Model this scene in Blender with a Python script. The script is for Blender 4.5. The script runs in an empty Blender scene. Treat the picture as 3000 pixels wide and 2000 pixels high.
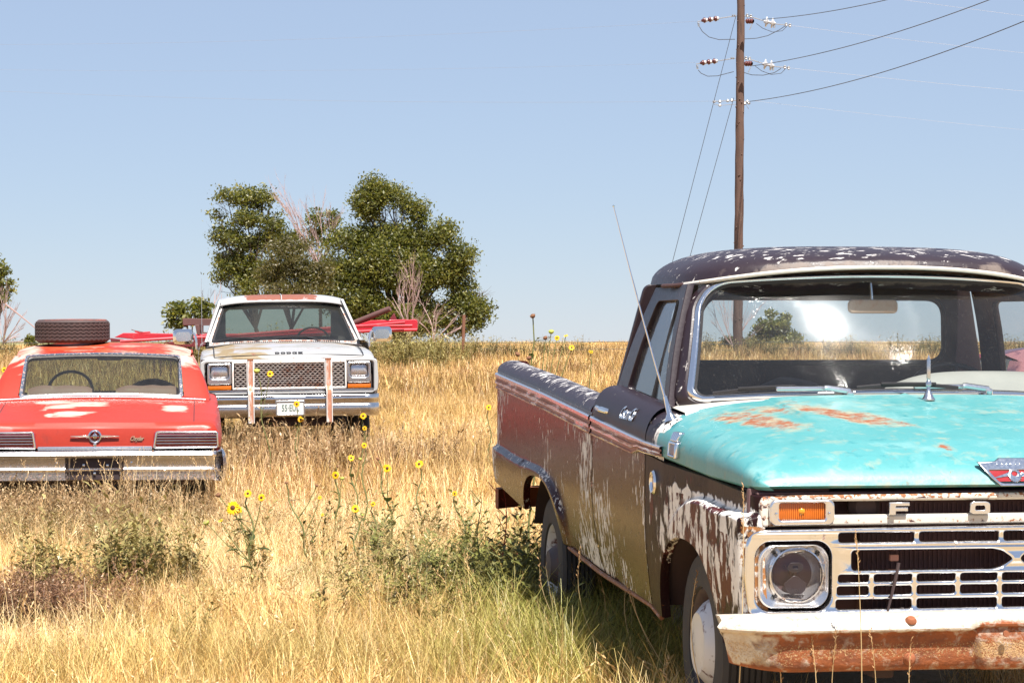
import bpy, bmesh, math, random
import numpy as np
from mathutils import Vector, Matrix, Euler
R = math.radians
SC = bpy.context.scene
COL = SC.collection

# ------------------------------------------------------------------ camera, sky, sun, exposure
EYE = 1.44
FPX = 7000.0            # focal length in pixels of the 3000 px wide photograph
cam = bpy.data.objects.new('camera', bpy.data.cameras.new('camera'))
COL.objects.link(cam)
cam.location = (0, 0, EYE)
cam.rotation_euler = (R(90), 0, 0)
cam.data.sensor_width = 36.0
cam.data.lens = 36.0 * FPX / 3000.0
cam.data.clip_start = 0.5
cam.data.clip_end = 9000
SC.camera = cam

SUN_DIR = Vector((0.16, -0.45, 0.878)).normalized()     # towards the sun
SUN_EL = math.asin(SUN_DIR.z)
SUN_AZ = math.atan2(SUN_DIR.x, SUN_DIR.y)               # clockwise from +Y
world = bpy.data.worlds.new('World')
SC.world = world
world.use_nodes = True
wn = world.node_tree
bg = wn.nodes['Background']
sky = wn.nodes.new('ShaderNodeTexSky')
sky.sky_type = 'NISHITA'
sky.sun_disc = False
sky.sun_elevation = SUN_EL
sky.sun_rotation = SUN_AZ
sky.altitude = 1400
sky.air_density = 1.0
sky.dust_density = 0.1
sky.ozone_density = 3.0
air = wn.nodes.new('ShaderNodeMix'); air.data_type = 'RGBA'          # thin high haze over the clear sky
air.inputs[0].default_value = 0.58
wn.links.new(sky.outputs[0], air.inputs[6]); air.inputs[7].default_value = (5.4, 6.5, 8.75, 1)
wn.links.new(air.outputs[2], bg.inputs[0])
bg.inputs[1].default_value = 0.050
sun = bpy.data.objects.new('sun', bpy.data.lights.new('sun', 'SUN'))
COL.objects.link(sun)
sun.data.energy = 5.0
sun.data.angle = R(0.53)
sun.data.color = (1.0, 0.95, 0.87)
sun.rotation_euler = SUN_DIR.to_track_quat('Z', 'Y').to_euler()
sun.location = (0, 0, 30)
SC.view_settings.view_transform = 'Standard'
SC.view_settings.look = 'None'
SC.view_settings.exposure = 1.02
SC.view_settings.gamma = 1.0
SC.cycles.use_denoising = True
SC.cycles.max_bounces = 8
SC.cycles.transparent_max_bounces = 16
SC.cycles.sample_clamp_indirect = 6
SC.cycles.caustics_reflective = False
SC.cycles.caustics_refractive = False

# ------------------------------------------------------------------ mesh helpers
class MB:
    """collects geometry for ONE mesh object"""
    def __init__(s):
        s.v = []; s.f = []; s.mi = []; s.cur = 0
    def add(s, verts, faces, mi=None):
        o = len(s.v)
        s.v.extend([tuple(p) for p in verts])
        s.f.extend([tuple(i + o for i in f) for f in faces])
        s.mi.extend([s.cur if mi is None else mi] * len(faces))
        return s
    def grid(s, rows, close_u=False, close_v=False, mi=None):
        n = len(rows); m = len(rows[0])
        V = [p for r in rows for p in r]; F = []
        for i in range(n if close_v else n - 1):
            for j in range(m if close_u else m - 1):
                a = i * m + j; b = i * m + (j + 1) % m
                c = ((i + 1) % n) * m + (j + 1) % m; d = ((i + 1) % n) * m + j
                F.append((a, b, c, d))
        return s.add(V, F, mi)
    def fan(s, ring, mi=None):
        c = np.mean(np.array(ring, float), axis=0)
        n = len(ring)
        return s.add(list(ring) + [tuple(c)], [(i, (i + 1) % n, n) for i in range(n)], mi)
    def box(s, lo, hi, bev=0.0, mi=None, seg=2):
        bm = bmesh.new()
        bmesh.ops.create_cube(bm, size=1.0)
        for v in bm.verts:
            v.co = Vector([(lo[k] + hi[k]) / 2 + v.co[k] * (hi[k] - lo[k]) for k in range(3)])
        if bev > 0:
            bmesh.ops.bevel(bm, geom=bm.edges[:], offset=bev, segments=seg, affect='EDGES', profile=0.5)
        s.bm(bm, mi); bm.free()
        return s
    def bm(s, bm, mi=None):
        bm.verts.index_update()
        return s.add([v.co[:] for v in bm.verts], [[v.index for v in f.verts] for f in bm.faces], mi)
    def tube(s, pts, r, n=8, cap=True, mi=None, closed=False):
        P = [Vector(p) for p in pts]; k = len(P)
        rr = r if hasattr(r, '__len__') else [r] * k
        rows = []; up = None
        for i in range(k):
            if closed:
                t = (P[(i + 1) % k] - P[i - 1])
            else:
                t = P[min(i + 1, k - 1)] - P[max(i - 1, 0)]
            t = t.normalized() if t.length > 1e-9 else Vector((0, 0, 1))
            if up is None:
                up = Vector((0, 0, 1)) if abs(t.z) < .9 else Vector((1, 0, 0))
            u = (up - t * up.dot(t))
            u = u.normalized() if u.length > 1e-6 else t.orthogonal().normalized()
            up = u; w = t.cross(u)
            rows.append([tuple(P[i] + (u * math.cos(q) + w * math.sin(q)) * rr[i]) for q in [2 * math.pi * j / n for j in range(n)]])
        s.grid(rows, close_u=True, close_v=closed, mi=mi)
        if cap and not closed:
            s.add(rows[0], [tuple(range(n))[::-1]], mi); s.add(rows[-1], [tuple(range(n))], mi)
        return s
    def lathe(s, prof, origin, axis, n=48, mi=None, closed=False):
        """prof: (radius, height along axis)"""
        A = Vector(axis).normalized(); U = A.orthogonal().normalized(); W = A.cross(U); O = Vector(origin)
        rows = [[tuple(O + A * h + (U * math.cos(2 * math.pi * j / n) + W * math.sin(2 * math.pi * j / n)) * max(r, 1e-5)) for j in range(n)] for r, h in prof]
        return s.grid(rows, close_u=True, close_v=closed, mi=mi)
    def build(s, name, mats, parent=None, attrs=None, sharp=35, smooth=True, recalc=False, loc=None):
        me = bpy.data.meshes.new(name)
        me.from_pydata(s.v, [], s.f)
        if recalc:
            b = bmesh.new(); b.from_mesh(me); bmesh.ops.remove_doubles(b, verts=b.verts, dist=1e-5)
            bmesh.ops.recalc_face_normals(b, faces=b.faces); b.to_mesh(me); b.free()
        if not isinstance(mats, (list, tuple)): mats = [mats]
        for m in mats: me.materials.append(m)
        if len(mats) > 1 and len(me.polygons) == len(s.mi):
            me.polygons.foreach_set('material_index', s.mi)
        if smooth:
            me.polygons.foreach_set('use_smooth', [True] * len(me.polygons))
            if sharp: me.set_sharp_from_angle(angle=R(sharp))
        if attrs:
            co = np.empty(len(me.vertices) * 3, np.float32); me.vertices.foreach_get('co', co); co = co.reshape(-1, 3)
            for k, fn in attrs.items():
                at = me.attributes.new(k, 'FLOAT', 'POINT')
                at.data.foreach_set('value', np.broadcast_to(np.asarray(fn(co), np.float32), (len(co),)).copy())
        me.validate(); me.update()
        o = bpy.data.objects.new(name, me); COL.objects.link(o)
        if parent is not None: o.parent = parent
        if loc is not None: o.location = loc
        return o

def tag(o, label=None, cat=None, group=None, kind=None):
    if label: o['label'] = label
    if cat: o['category'] = cat
    if group: o['group'] = group
    if kind: o['kind'] = kind
    return o

def empty(name, loc=(0, 0, 0), rot=(0, 0, 0)):
    o = bpy.data.objects.new(name, None); COL.objects.link(o)
    o.location = loc; o.rotation_euler = rot; o.empty_display_size = .2
    return o

def rrect(cx, cy, w, h, r, n=6):
    rs = r if hasattr(r, '__len__') else (r,) * 4     # order: +x+y, -x+y, -x-y, +x-y
    P = []
    for k, (sx, sy) in enumerate(((1, 1), (-1, 1), (-1, -1), (1, -1))):
        q = rs[k]
        for i in range(n + 1):
            t = math.pi / 2 * (k + i / n)
            P.append((cx + sx * (w / 2 - q) + q * math.cos(t), cy + sy * (h / 2 - q) + q * math.sin(t)))
    return P

def rpoly(pts, r, n=5):
    out = []; k = len(pts)
    for i in range(k):
        p0, p1, p2 = Vector(pts[i - 1]), Vector(pts[i]), Vector(pts[(i + 1) % k])
        a = (p0 - p1); b = (p2 - p1)
        q = min(r, a.length * .45, b.length * .45)
        A = p1 + a.normalized() * q; B = p1 + b.normalized() * q
        for j in range(n + 1):
            t = j / n
            out.append(tuple((1 - t) ** 2 * A + 2 * t * (1 - t) * p1 + t * t * B))
    return out

def plate(outer, holes, thick, bev, fn, mb=None, mi=None, bres=2):
    """flat plate with holes and rounded edges; fn maps (x, y, depth) to a point; outer may be a list of loops"""
    cu = bpy.data.curves.new('tmp', 'CURVE'); cu.dimensions = '2D'; cu.fill_mode = 'BOTH'
    loops = (outer if isinstance(outer[0][0], (tuple, list, Vector)) else [outer]) + list(holes)
    for lp in loops:
        sp = cu.splines.new('POLY'); sp.points.add(len(lp) - 1)
        for i, p in enumerate(lp): sp.points[i].co = (p[0], p[1], 0, 1)
        sp.use_cyclic_u = True
    cu.extrude = max(thick / 2 - bev, 1e-4); cu.bevel_depth = bev; cu.bevel_resolution = bres; cu.offset = -bev
    o = bpy.data.objects.new('tmp', cu); COL.objects.link(o)
    me = bpy.data.meshes.new_from_object(o)
    mb = mb or MB()
    mb.add([fn(*v.co) for v in me.vertices], [tuple(p.vertices) for p in me.polygons], mi)
    bpy.data.objects.remove(o); bpy.data.curves.remove(cu); bpy.data.meshes.remove(me)
    return mb

def textmesh(txt, size, thick, fn, mb=None, sx=1.0, shear=0.0, offset=0.0, bev=0.0, mi=None, space=1.0):
    cu = bpy.data.curves.new('tmp', 'FONT'); cu.body = txt; cu.size = size; cu.extrude = thick / 2
    cu.align_x = 'CENTER'; cu.align_y = 'CENTER'; cu.shear = shear; cu.offset = offset; cu.bevel_depth = bev
    cu.space_character = space; cu.resolution_u = 3
    o = bpy.data.objects.new('tmp', cu); COL.objects.link(o)
    me = bpy.data.meshes.new_from_object(o)
    mb = mb or MB()
    mb.add([fn(v.co[0] * sx, v.co[1], v.co[2]) for v in me.vertices], [tuple(p.vertices) for p in me.polygons], mi)
    bpy.data.objects.remove(o); bpy.data.curves.remove(cu); bpy.data.meshes.remove(me)
    return mb

def interp(x, xs, ys):
    return float(np.interp(x, xs, ys))

def lump(c, s=1.0, seed=0.0):
    """slow wandering value -1..1 over a surface, so wear comes in clusters"""
    x, y, z = c[:, 0] * s, c[:, 1] * s, c[:, 2] * s
    return (np.sin(3.1 * y + 2.2 * z + seed) + np.sin(7.3 * y - 5.1 * z + 1.7 + seed) + np.sin(13.7 * y + 9.3 * z + 3 * x + 2 * seed) + np.sin(11.1 * z - 6.7 * y + 4 * x + .5)) / 4

def densify(st, dy=.03):
    """more stations between the given ones"""
    out = []
    for (y0, p0), (y1, p1) in zip(st[:-1], st[1:]):
        k = max(1, int((y1 - y0) / dy))
        for i in range(k):
            f = i / k; out.append((y0 + (y1 - y0) * f, [(a[0] + (b[0] - a[0]) * f, a[1] + (b[1] - a[1]) * f) for a, b in zip(p0, p1)]))
    out.append(st[-1]); return out

def sstep(x):
    x = np.clip(x, 0, 1); return x * x * (3 - 2 * x)

# ------------------------------------------------------------------ materials
class NG:
    def __init__(s, name):
        s.m = bpy.data.materials.new(name); s.m.use_nodes = True
        s.t = s.m.node_tree; s.bsdf = s.t.nodes['Principled BSDF']; s.out = s.t.nodes['Material Output']
    def put(s, sock, v):
        if isinstance(v, bpy.types.NodeSocket): s.t.links.new(v, sock)
        elif v is not None:
            if sock.type == 'RGBA' and len(v) == 3: v = (*v, 1)
            sock.default_value = v
    def n(s, typ, ins=None, **props):
        nd = s.t.nodes.new('ShaderNode' + typ)
        for k, v in props.items(): setattr(nd, k, v)
        for k, v in (ins or {}).items(): s.put(nd.inputs[k], v)
        return nd
    def math(s, op, a, b=0.0, c=None, clamp=False):
        i = {0: a, 1: b}
        if c is not None: i[2] = c
        return s.n('Math', i, operation=op, use_clamp=clamp).outputs[0]
    def mixc(s, f, a, b, blend='MIX'):
        nd = s.n('Mix', None, data_type='RGBA', blend_type=blend)
        s.put(nd.inputs[0], f); s.put(nd.inputs[6], a); s.put(nd.inputs[7], b)
        return nd.outputs[2]
    def mixf(s, f, a, b):
        nd = s.n('Mix', None, data_type='FLOAT')
        s.put(nd.inputs[0], f); s.put(nd.inputs[2], a); s.put(nd.inputs[3], b)
        return nd.outputs[0]
    def coord(s, scale=(1, 1, 1), kind='Object'):
        tc = s.n('TexCoord')
        return s.n('Mapping', {0: tc.outputs[kind], 3: scale}).outputs[0]
    def noise(s, vec, scale, detail=4, rough=.55, dist=0.0):
        return s.n('TexNoise', {'Vector': vec, 'Scale': scale, 'Detail': detail, 'Roughness': rough, 'Distortion': dist}).outputs[0]
    def attr(s, name):
        return s.n('Attribute', None, attribute_name=name).outputs['Fac']
    def ramp(s, f, stops):
        nd = s.n('ValToRGB', {0: f}); e = nd.color_ramp.elements
        while len(e) < len(stops): e.new(.5)
        for i, (p, c) in enumerate(stops): e[i].position = p; e[i].color = (*c, 1) if len(c) == 3 else c
        return nd.outputs[0]
    def set(s, **kw):
        for k, v in kw.items(): s.put(s.bsdf.inputs[k.replace('_', ' ')], v)
        return s
    def bump(s, h, strength=.2, dist=.01):
        b = s.n('Bump', {'Height': h, 'Strength': strength, 'Distance': dist})
        s.t.links.new(b.outputs[0], s.bsdf.inputs['Normal'])
        return s

def weather(name, base, layers, rough=.35, metallic=0.0, coat=0.0, var=.25, var_scale=3.0, bump=.08, vcol=None, fade=None, ior=1.5, spec=.5):
    """layers: (attribute, colour, roughness, noise scale xyz, softness[, metallic]) thresholded over the base coat"""
    g = NG(name)
    v = g.coord()
    n0 = g.noise(v, var_scale, 5, .6); n1 = g.noise(v, var_scale * 14, 4, .6)
    f = g.math('MULTIPLY_ADD', g.math('ADD', g.math('MULTIPLY', n0, .65), g.math('MULTIPLY', n1, .35)), 2 * var, 1 - var)
    col = g.mixc(1.0, base, g.n('CombineColor', {0: f, 1: f, 2: f}).outputs[0], 'MULTIPLY')
    if fade:
        col = g.mixc(g.math('MULTIPLY', g.attr('fade'), 1.0), col, fade)
    rg = g.math('MULTIPLY_ADD', n1, .2, rough - .1); met = metallic; hsum = None; cw = coat
    for L in layers:
        at, c, r2, sc, soft = L[:5]
        vv = g.coord(sc)
        n = g.noise(vv, 1.0, 6, .62, .35)
        thr = g.math('MULTIPLY_ADD', g.attr(at), -.56, .78)
        mk = g.math('DIVIDE', g.math('SUBTRACT', n, thr), soft, clamp=True)
        c2 = g.mixc(g.noise(v, var_scale * 9, 4, .7), [k * .62 for k in c], [min(1, k * 1.25) for k in c])
        col = g.mixc(mk, col, c2); rg = g.mixf(mk, rg, r2)
        m2 = L[5] if len(L) > 5 else 0.0
        met = g.mixf(mk, met, m2)
        if coat: cw = g.mixf(mk, cw, 0.0)
        hsum = mk if hsum is None else g.math('ADD', hsum, mk)
    g.set(Base_Color=col, Roughness=rg, Metallic=met, Coat_Weight=cw, Coat_Roughness=.12, IOR=ior, Specular_IOR_Level=spec)
    h = g.math('MULTIPLY', n1, .5)
    if hsum is not None: h = g.math('SUBTRACT', h, g.math('MULTIPLY', hsum, .8))
    if bump: g.bump(h, bump, .004)
    return g.m

def simple(name, c, rough=.5, metallic=0.0, var=.2, scale=20, bump=0.0, **kw):
    g = NG(name); v = g.coord(); n = g.noise(v, scale, 4, .6)
    f = g.math('MULTIPLY_ADD', n, 2 * var, 1 - var)
    g.set(Base_Color=g.mixc(1.0, c, g.n('CombineColor', {0: f, 1: f, 2: f}).outputs[0], 'MULTIPLY'), Roughness=g.math('MULTIPLY_ADD', n, .25, rough - .12), Metallic=metallic, **kw)
    if bump: g.bump(n, bump, .004)
    return g.m

def skin(g):
    """Schlick reflectance, the same from both sides of a pane"""
    ge = g.n('NewGeometry')
    c = g.math('ABSOLUTE', g.n('VectorMath', {0: ge.outputs['Normal'], 1: ge.outputs['Incoming']}, operation='DOT_PRODUCT').outputs['Value'])
    return g.math('MULTIPLY_ADD', g.math('POWER', g.math('SUBTRACT', 1.0, c, clamp=True), 5.0), .93, .045)

def glassmat(name, tint=(.85, .9, .9), dust=.06, haze_rough=.22, haze=.25, scale=30, arcs=None):
    """thin pane: see-through, mirror-like skin, thin film of dust"""
    g = NG(name); v = g.coord()
    g.t.nodes.remove(g.bsdf)
    tr = g.n('BsdfTransparent', {0: tint}).outputs[0]
    gl = g.n('BsdfGlossy', {'Color': (.95, .95, .95, 1), 'Roughness': .05}).outputs[0]
    g2 = g.n('BsdfGlossy', {'Color': (.9, .9, .9, 1), 'Roughness': haze_rough}).outputs[0]
    df = g.n('BsdfDiffuse', {'Color': (.5, .47, .44, 1)}).outputs[0]
    fr = skin(g)
    if arcs:
        hs = None
        for cx, cy, cz in arcs:
            rel = g.n('VectorMath', {0: v, 1: (cx, cy, cz)}, operation='SUBTRACT').outputs[0]
            w_ = g.n('TexWave', {'Vector': rel, 'Scale': 34.0, 'Distortion': 2.0, 'Detail': 3.0, 'Detail Scale': 2.0}, wave_type='RINGS', rings_direction='SPHERICAL').outputs['Fac']
            hs = w_ if hs is None else g.math('MAXIMUM', hs, w_)
        bp = g.n('Bump', {'Height': hs, 'Strength': .16, 'Distance': .01}).outputs[0]
        for nd in g.t.nodes:
            if False: pass
        g3 = g.n('BsdfGlossy', {'Color': (.9, .9, .9, 1), 'Roughness': .07, 'Normal': bp}).outputs[0]
        g2 = g.n('MixShader', {0: .40, 1: g2, 2: g3}).outputs[0]
    gg = g.n('MixShader', {0: haze, 1: gl, 2: g2}).outputs[0]
    mx = g.n('MixShader', {0: g.math('MULTIPLY', fr, 1.0, clamp=True), 1: tr, 2: gg}).outputs[0]
    sp = g.noise(v, scale * 9, 2, .5)
    spk = g.math('DIVIDE', g.math('SUBTRACT', sp, .70), .04, clamp=True)
    d = g.math('ADD', g.math('MULTIPLY', g.noise(v, scale * .12, 4, .7), dust * 1.6), g.math('MULTIPLY', spk, .35), clamp=True)
    mo = g.n('MixShader', {0: d, 1: mx, 2: df}).outputs[0]
    g.t.links.new(mo, g.out.inputs[0])
    return g.m

M = {}
M['chrome'] = weather('chrome', (.72, .72, .74), [('rust', (.28, .10, .04), .8, (40, 40, 40), .1, 0.0)], .12, 1.0, var=.12, var_scale=8, bump=.05)
M['chrome_dull'] = weather('chrome_dull', (.62, .61, .62), [('rust', (.30, .13, .06), .8, (60, 60, 60), .12, 0.0)], .24, 1.0, var=.2, var_scale=8, bump=.1)
M['alu'] = weather('aluminium', (.70, .69, .70), [('rust', (.26, .12, .07), .8, (50, 50, 50), .1, 0.0)], .22, .95, var=.12, var_scale=6, bump=.12)
M['rubber'] = simple('rubber', (.035, .032, .032), .75, var=.3, bump=.15)
M['black'] = simple('black_plastic', (.02, .018, .02), .5)
M['dark_inner'] = simple('dark_inner', (.045, .026, .026), .8, var=.3)
M['lens_clear'] = NG('lens_clear').set(Base_Color=(.95, .95, .95), Roughness=.04, Transmission_Weight=1.0, IOR=1.45).m
M['amber'] = simple('amber_lens', (.55, .13, .008), .18, var=.3, scale=40, Coat_Weight=.5)
M['red_lens'] = simple('red_lens', (.28, .012, .015), .2, var=.2, Coat_Weight=.5)
M['rust'] = weather('rust', (.26, .085, .035), [('peel', (.42, .22, .10), .9, (60, 60, 60), .2)], .85, var=.45, var_scale=10, bump=.5)
# ------------------------------------------------------------------ the old peeling pickup truck (right foreground)
def W3(a, D, z): return (-a, D, z)

M['side'] = weather('peeling_maroon_paint', (.036, .006, .005),
    [('blk', (.022, .013, .018), .42, (3, 3, 3), .02), ('peel', (.78, .75, .70), .55, (60, 36, 12), .02), ('rust', (.30, .12, .045), .85, (45, 45, 45), .12)], .24, 0, coat=.0, var=.6, var_scale=2.2, bump=.22, ior=1.38, spec=.32)
M['redside'] = weather('peeling_white_over_red_paint', (.085, .016, .015),
    [('peel', (.78, .75, .70), .5, (40, 24, 9), .02), ('dark', (.020, .007, .008), .4, (16, 16, 7), .05), ('rust', (.36, .16, .06), .85, (50, 50, 50), .12)], .42, 0, coat=.0, var=.35, var_scale=4, bump=.45, ior=1.35, spec=.22)
M['topblack'] = weather('faded_black_paint', (.022, .012, .017),
    [('peel', (.74, .70, .67), .5, (15, 42, 24), .03), ('beige', (.15, .115, .10), .6, (8, 8, 8), .12)], .42, 0, coat=.0, var=.35, var_scale=4, bump=.3)
M['turq'] = weather('faded_turquoise_paint', (.070, .265, .275),
    [('chalk', (.22, .38, .37), .6, (6, 6, 6), .35), ('blue', (.03, .21, .235), .4, (14, 14, 14), .15), ('rim', (.34, .30, .20), .7, (15, 15, 15), .35), ('rust', (.24, .075, .03), .85, (26, 30, 26), .20)], .42, 0, coat=.05, var=.14, var_scale=5, bump=.22)
M['frontwhite'] = weather('chipped_white_paint', (.62, .58, .52),
    [('rust', (.30, .12, .05), .85, (60, 60, 60), .06), ('crack', (.07, .03, .03), .8, (30, 30, 30), .02)], .35, 0, coat=.2, var=.14, var_scale=6, bump=.15)
M['bumper'] = weather('rusting_white_bumper', (.52, .47, .40),
    [('stain', (.50, .36, .22), .7, (18, 18, 18), .3), ('rust', (.29, .085, .025), .8, (26, 26, 26), .2), ('burn', (.13, .042, .022), .8, (9, 16, 22), .30), ('pit', (.52, .33, .16), .8, (170, 170, 170), .12)], .4, 0, coat=.1, var=.2, var_scale=8, bump=.6)

ford = empty('pickup_truck', (1.683, 8.042, 0.001), (0.022, 0, 0.154))
tag(ford, 'old pickup with faded turquoise hood and peeling maroon sides, nearest of the vehicles', 'pickup truck')

def zb(D):      # top edge of the side moulding
    return interp(D, [1.0, 1.4, 2.5, 3.7, 5.05], [1.014, 1.022, 1.062, 1.108, 1.158])
def rock(D):
    return interp(D, [0, .3, 1.25, 1.4, 2.5, 3.3, 4.3, 5.05], [.50, .49, .36, .389, .392, .421, .50, .575])
def sup(x, n=2.4):
    x = min(1.0, abs(x)); return (1 - x ** n) ** (1 / n)
AF = dict(c=.80, hw=.445, top=.705)
def bot(D):
    z = rock(D)
    for c, hw, top, base in ((.80, .45, .705, .30), (3.80, .49, .700, .36)):
        if abs(D - c) < hw: z = max(z, base + (top - base) * sup((D - c) / hw, 2.5))
    return z
def shelf_z(D):
    if D < .55: return interp(D, [0, .05, .35, .55], [.868, .868, .862, .872])
    if D < 1.25: return .36 + .512 * sup((D - .55) / .66, 2.3)
    if D > 3.20:
        if D < 3.95: return .36 + .385 * sup((D - 3.95) / .74, 2.5)
        return interp(D, [3.95, 4.4, 5.05], [.745, .745, .775])
    return -1
def side_a(D, z):
    w = interp(D, [0, .6, 1.12, 1.4, 2.5, 3.7, 5.05], [.893, .909, .958, .968, .968, .972, 1.003])
    tuck = interp(D, [0, 1.4, 2.5, 3.5, 5.05], [.004, .03, .05, .05, .05])
    a = w - tuck * max(0, (.74 - z) / .34) ** 1.6
    s = shelf_z(D)
    if s > 0:
        k = float(sstep((s - z) / .022 + .15))
        lo = interp(D, [0, .5, .95, 1.2, 1.4], [.945, .950, .953, .958, .968]) if D < 2 else w + .026
        b = lo - (.028 if D < 2 else .05) * max(0, (.72 - z) / .3) ** 1.5
        fade = interp(D, [0, .95, 1.2, 1.26, 3.2, 3.3, 6], [1, 1, .6, 0, 0, 1, 1])
        a = a + (b - a) * k * fade
    a -= .010 * float(sstep((z - .90) / .05)) * (1 if D > 1.38 else 0) * 0
    return a

def side_rows(D0, D1, dD, z1fn, nz=64, extra=None, extraD=()):
    Ds = sorted(set(list(np.round(np.arange(D0, D1 + 1e-6, dD), 4)) + [D1] + list(extraD)))
    rows = []
    for D in Ds:
        z0 = bot(D); z1 = z1fn(D)
        r = [(side_a(D, z0) - .035, D, z0 + .002), (side_a(D, z0) - .012, D, z0 - .004)]
        r += [(side_a(D, z0 + (z1 - z0) * i / nz), D, z0 + (z1 - z0) * i / nz) for i in range(nz + 1)]
        if extra: r += extra(D, r[-1])
        rows.append(r)
    return rows
archD = [c + s * hw * q for c, hw in ((.80, .45), (3.80, .49)) for s in (-1, 1) for q in (.9, .95, .975, .99, .997, 1.0, 1.003)]

def both(rows, mb=None):
    mb = mb or MB()
    for s in (1, -1):
        mb.grid([[(-s * a, D, z) for a, D, z in r] for r in rows])
    return mb
def one(rows, s, mb=None):
    mb = mb or MB(); mb.grid([[(-s * a, D, z) for a, D, z in r] for r in rows]); return mb

# --- fenders -------------------------------------------------------
def ftop(D): return interp(D, [0, .05, .6, 1.1, 1.4], [.926, .927, .941, .958, .975])
def fl_extra(D, p):
    return [(p[0] - .006, D, p[2] + .004), (p[0] - .05, D, p[2] + .004), (p[0] - .06, D, p[2] - .05)]
def fender_rows():
    rows = side_rows(.0, 1.392, .012, ftop, 64, fl_extra, [d for d in archD if d < 1.39])
    r0 = .05; out = []
    base = side_rows(.0, .001, .01, ftop, 64, fl_extra)[0]
    for da, t in ((.085, 0), (.06, 0), (.05, 0)):
        out.append([(a - da, 0.0, z) for a, D, z in base])
    for th in (15, 30, 45, 60, 75):
        q = R(th)
        out.append([(a - r0 * (1 - math.sin(q)), r0 * (1 - math.cos(q)), z) for a, D, z in base])
    return out + [r for r in rows if r[0][1] >= r0 - 1e-6]
fr = fender_rows()
def f_peel(c):
    a, D, z = -c[:, 0], c[:, 1], c[:, 2]
    p = np.interp(D, [0, .12, .3, .6, 1.0, 1.4], [.95, .60, .50, .48, .56, .50])
    up = sstep((z - .87) / .03)                      # above the shelf: less white
    p = p * (1 - up) + up * np.interp(D, [0, .25, .8, 1.4], [.50, .38, .34, .40])
    p = np.where((z > .79) & (z < .895) & (D < .28), 1.05, p)
    p = np.where((z > .862) & (z < .90) & (D < 1.0), .9, p)
    p = np.where(D < .03, .75, p)
    return p + .16 * lump(c, 1.6, 1.0)
def f_rust(c):
    a, D, z = np.abs(c[:, 0]), c[:, 1], c[:, 2]
    return np.clip(.75 - np.abs(D) / .035 * .5, 0, 1) * (z < .83) + .25 * (z < .45)
def f_dark(c):
    D, z = c[:, 1], c[:, 2]
    return np.clip(.40 + .38 * sstep((z - .87) / .03) + .3 * sstep((D - 1.0) / .25) + .25 * sstep((.6 - z) / .12), 0, 1)
for s in (1, -1):
    f = one(fr, s).build('front_fender', M['redside'], ford, {'peel': f_peel, 'rust': f_rust, 'dark': f_dark}, sharp=50)

# cowl side between fender and door (carries the white peel by the antenna)
def shoulder(D, w, z0, n=9, dr=.095, h=.132):
    return [(w - dr * (1 - math.cos(t)), D, z0 + h * math.sin(t)) for t in [math.pi / 2 * i / n for i in range(1, n + 1)]]
def cs_rows():
    rows = []
    for D in np.linspace(1.125, 1.394, 12):
        z0 = ftop(D) + .006; w = interp(D, [1.1, 1.4], [.953, .968]); zz = zb(D)
        k = interp(D, [1.12, 1.4], [.92, 1.0])
        r = [(w, D, z0 + (zz - z0) * i / 4) for i in range(5)] + shoulder(D, w, zz, 9, .098, .118 * k)
        r += [(.82, D, r[-1][2] + .004), (.76, D, r[-1][2] + .012)]
        rows.append(r)
    return rows
for s in (1, -1): one(cs_rows(), s).build('cowl', M['side'], ford, {'blk': lambda c: 1.4, 'peel': lambda c: .66 - .40 * sstep((c[:, 1] - 1.22) / .1), 'rust': lambda c: .1})
# cowl top under the windshield
mb = MB()
rows = []
for i in range(41):
    u = -1 + 2 * i / 40; x = .86 * u
    zf = 1.196 - .055 * abs(u) ** 2.6
    rows.append([(-x, 1.135 + .02 * abs(u) ** 3, zf - .03), (-x, 1.15 + .03 * abs(u) ** 3, zf + .002), (-x, 1.25 + .16 * abs(u) ** 3, zf + .012), (-x, 1.36 + .12 * abs(u) ** 2, zf + .01)])
mb.grid(rows); mb.build('cowl_panel', M['frontwhite'], ford, {'rust': lambda c: .25, 'crack': lambda c: .1})

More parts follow.
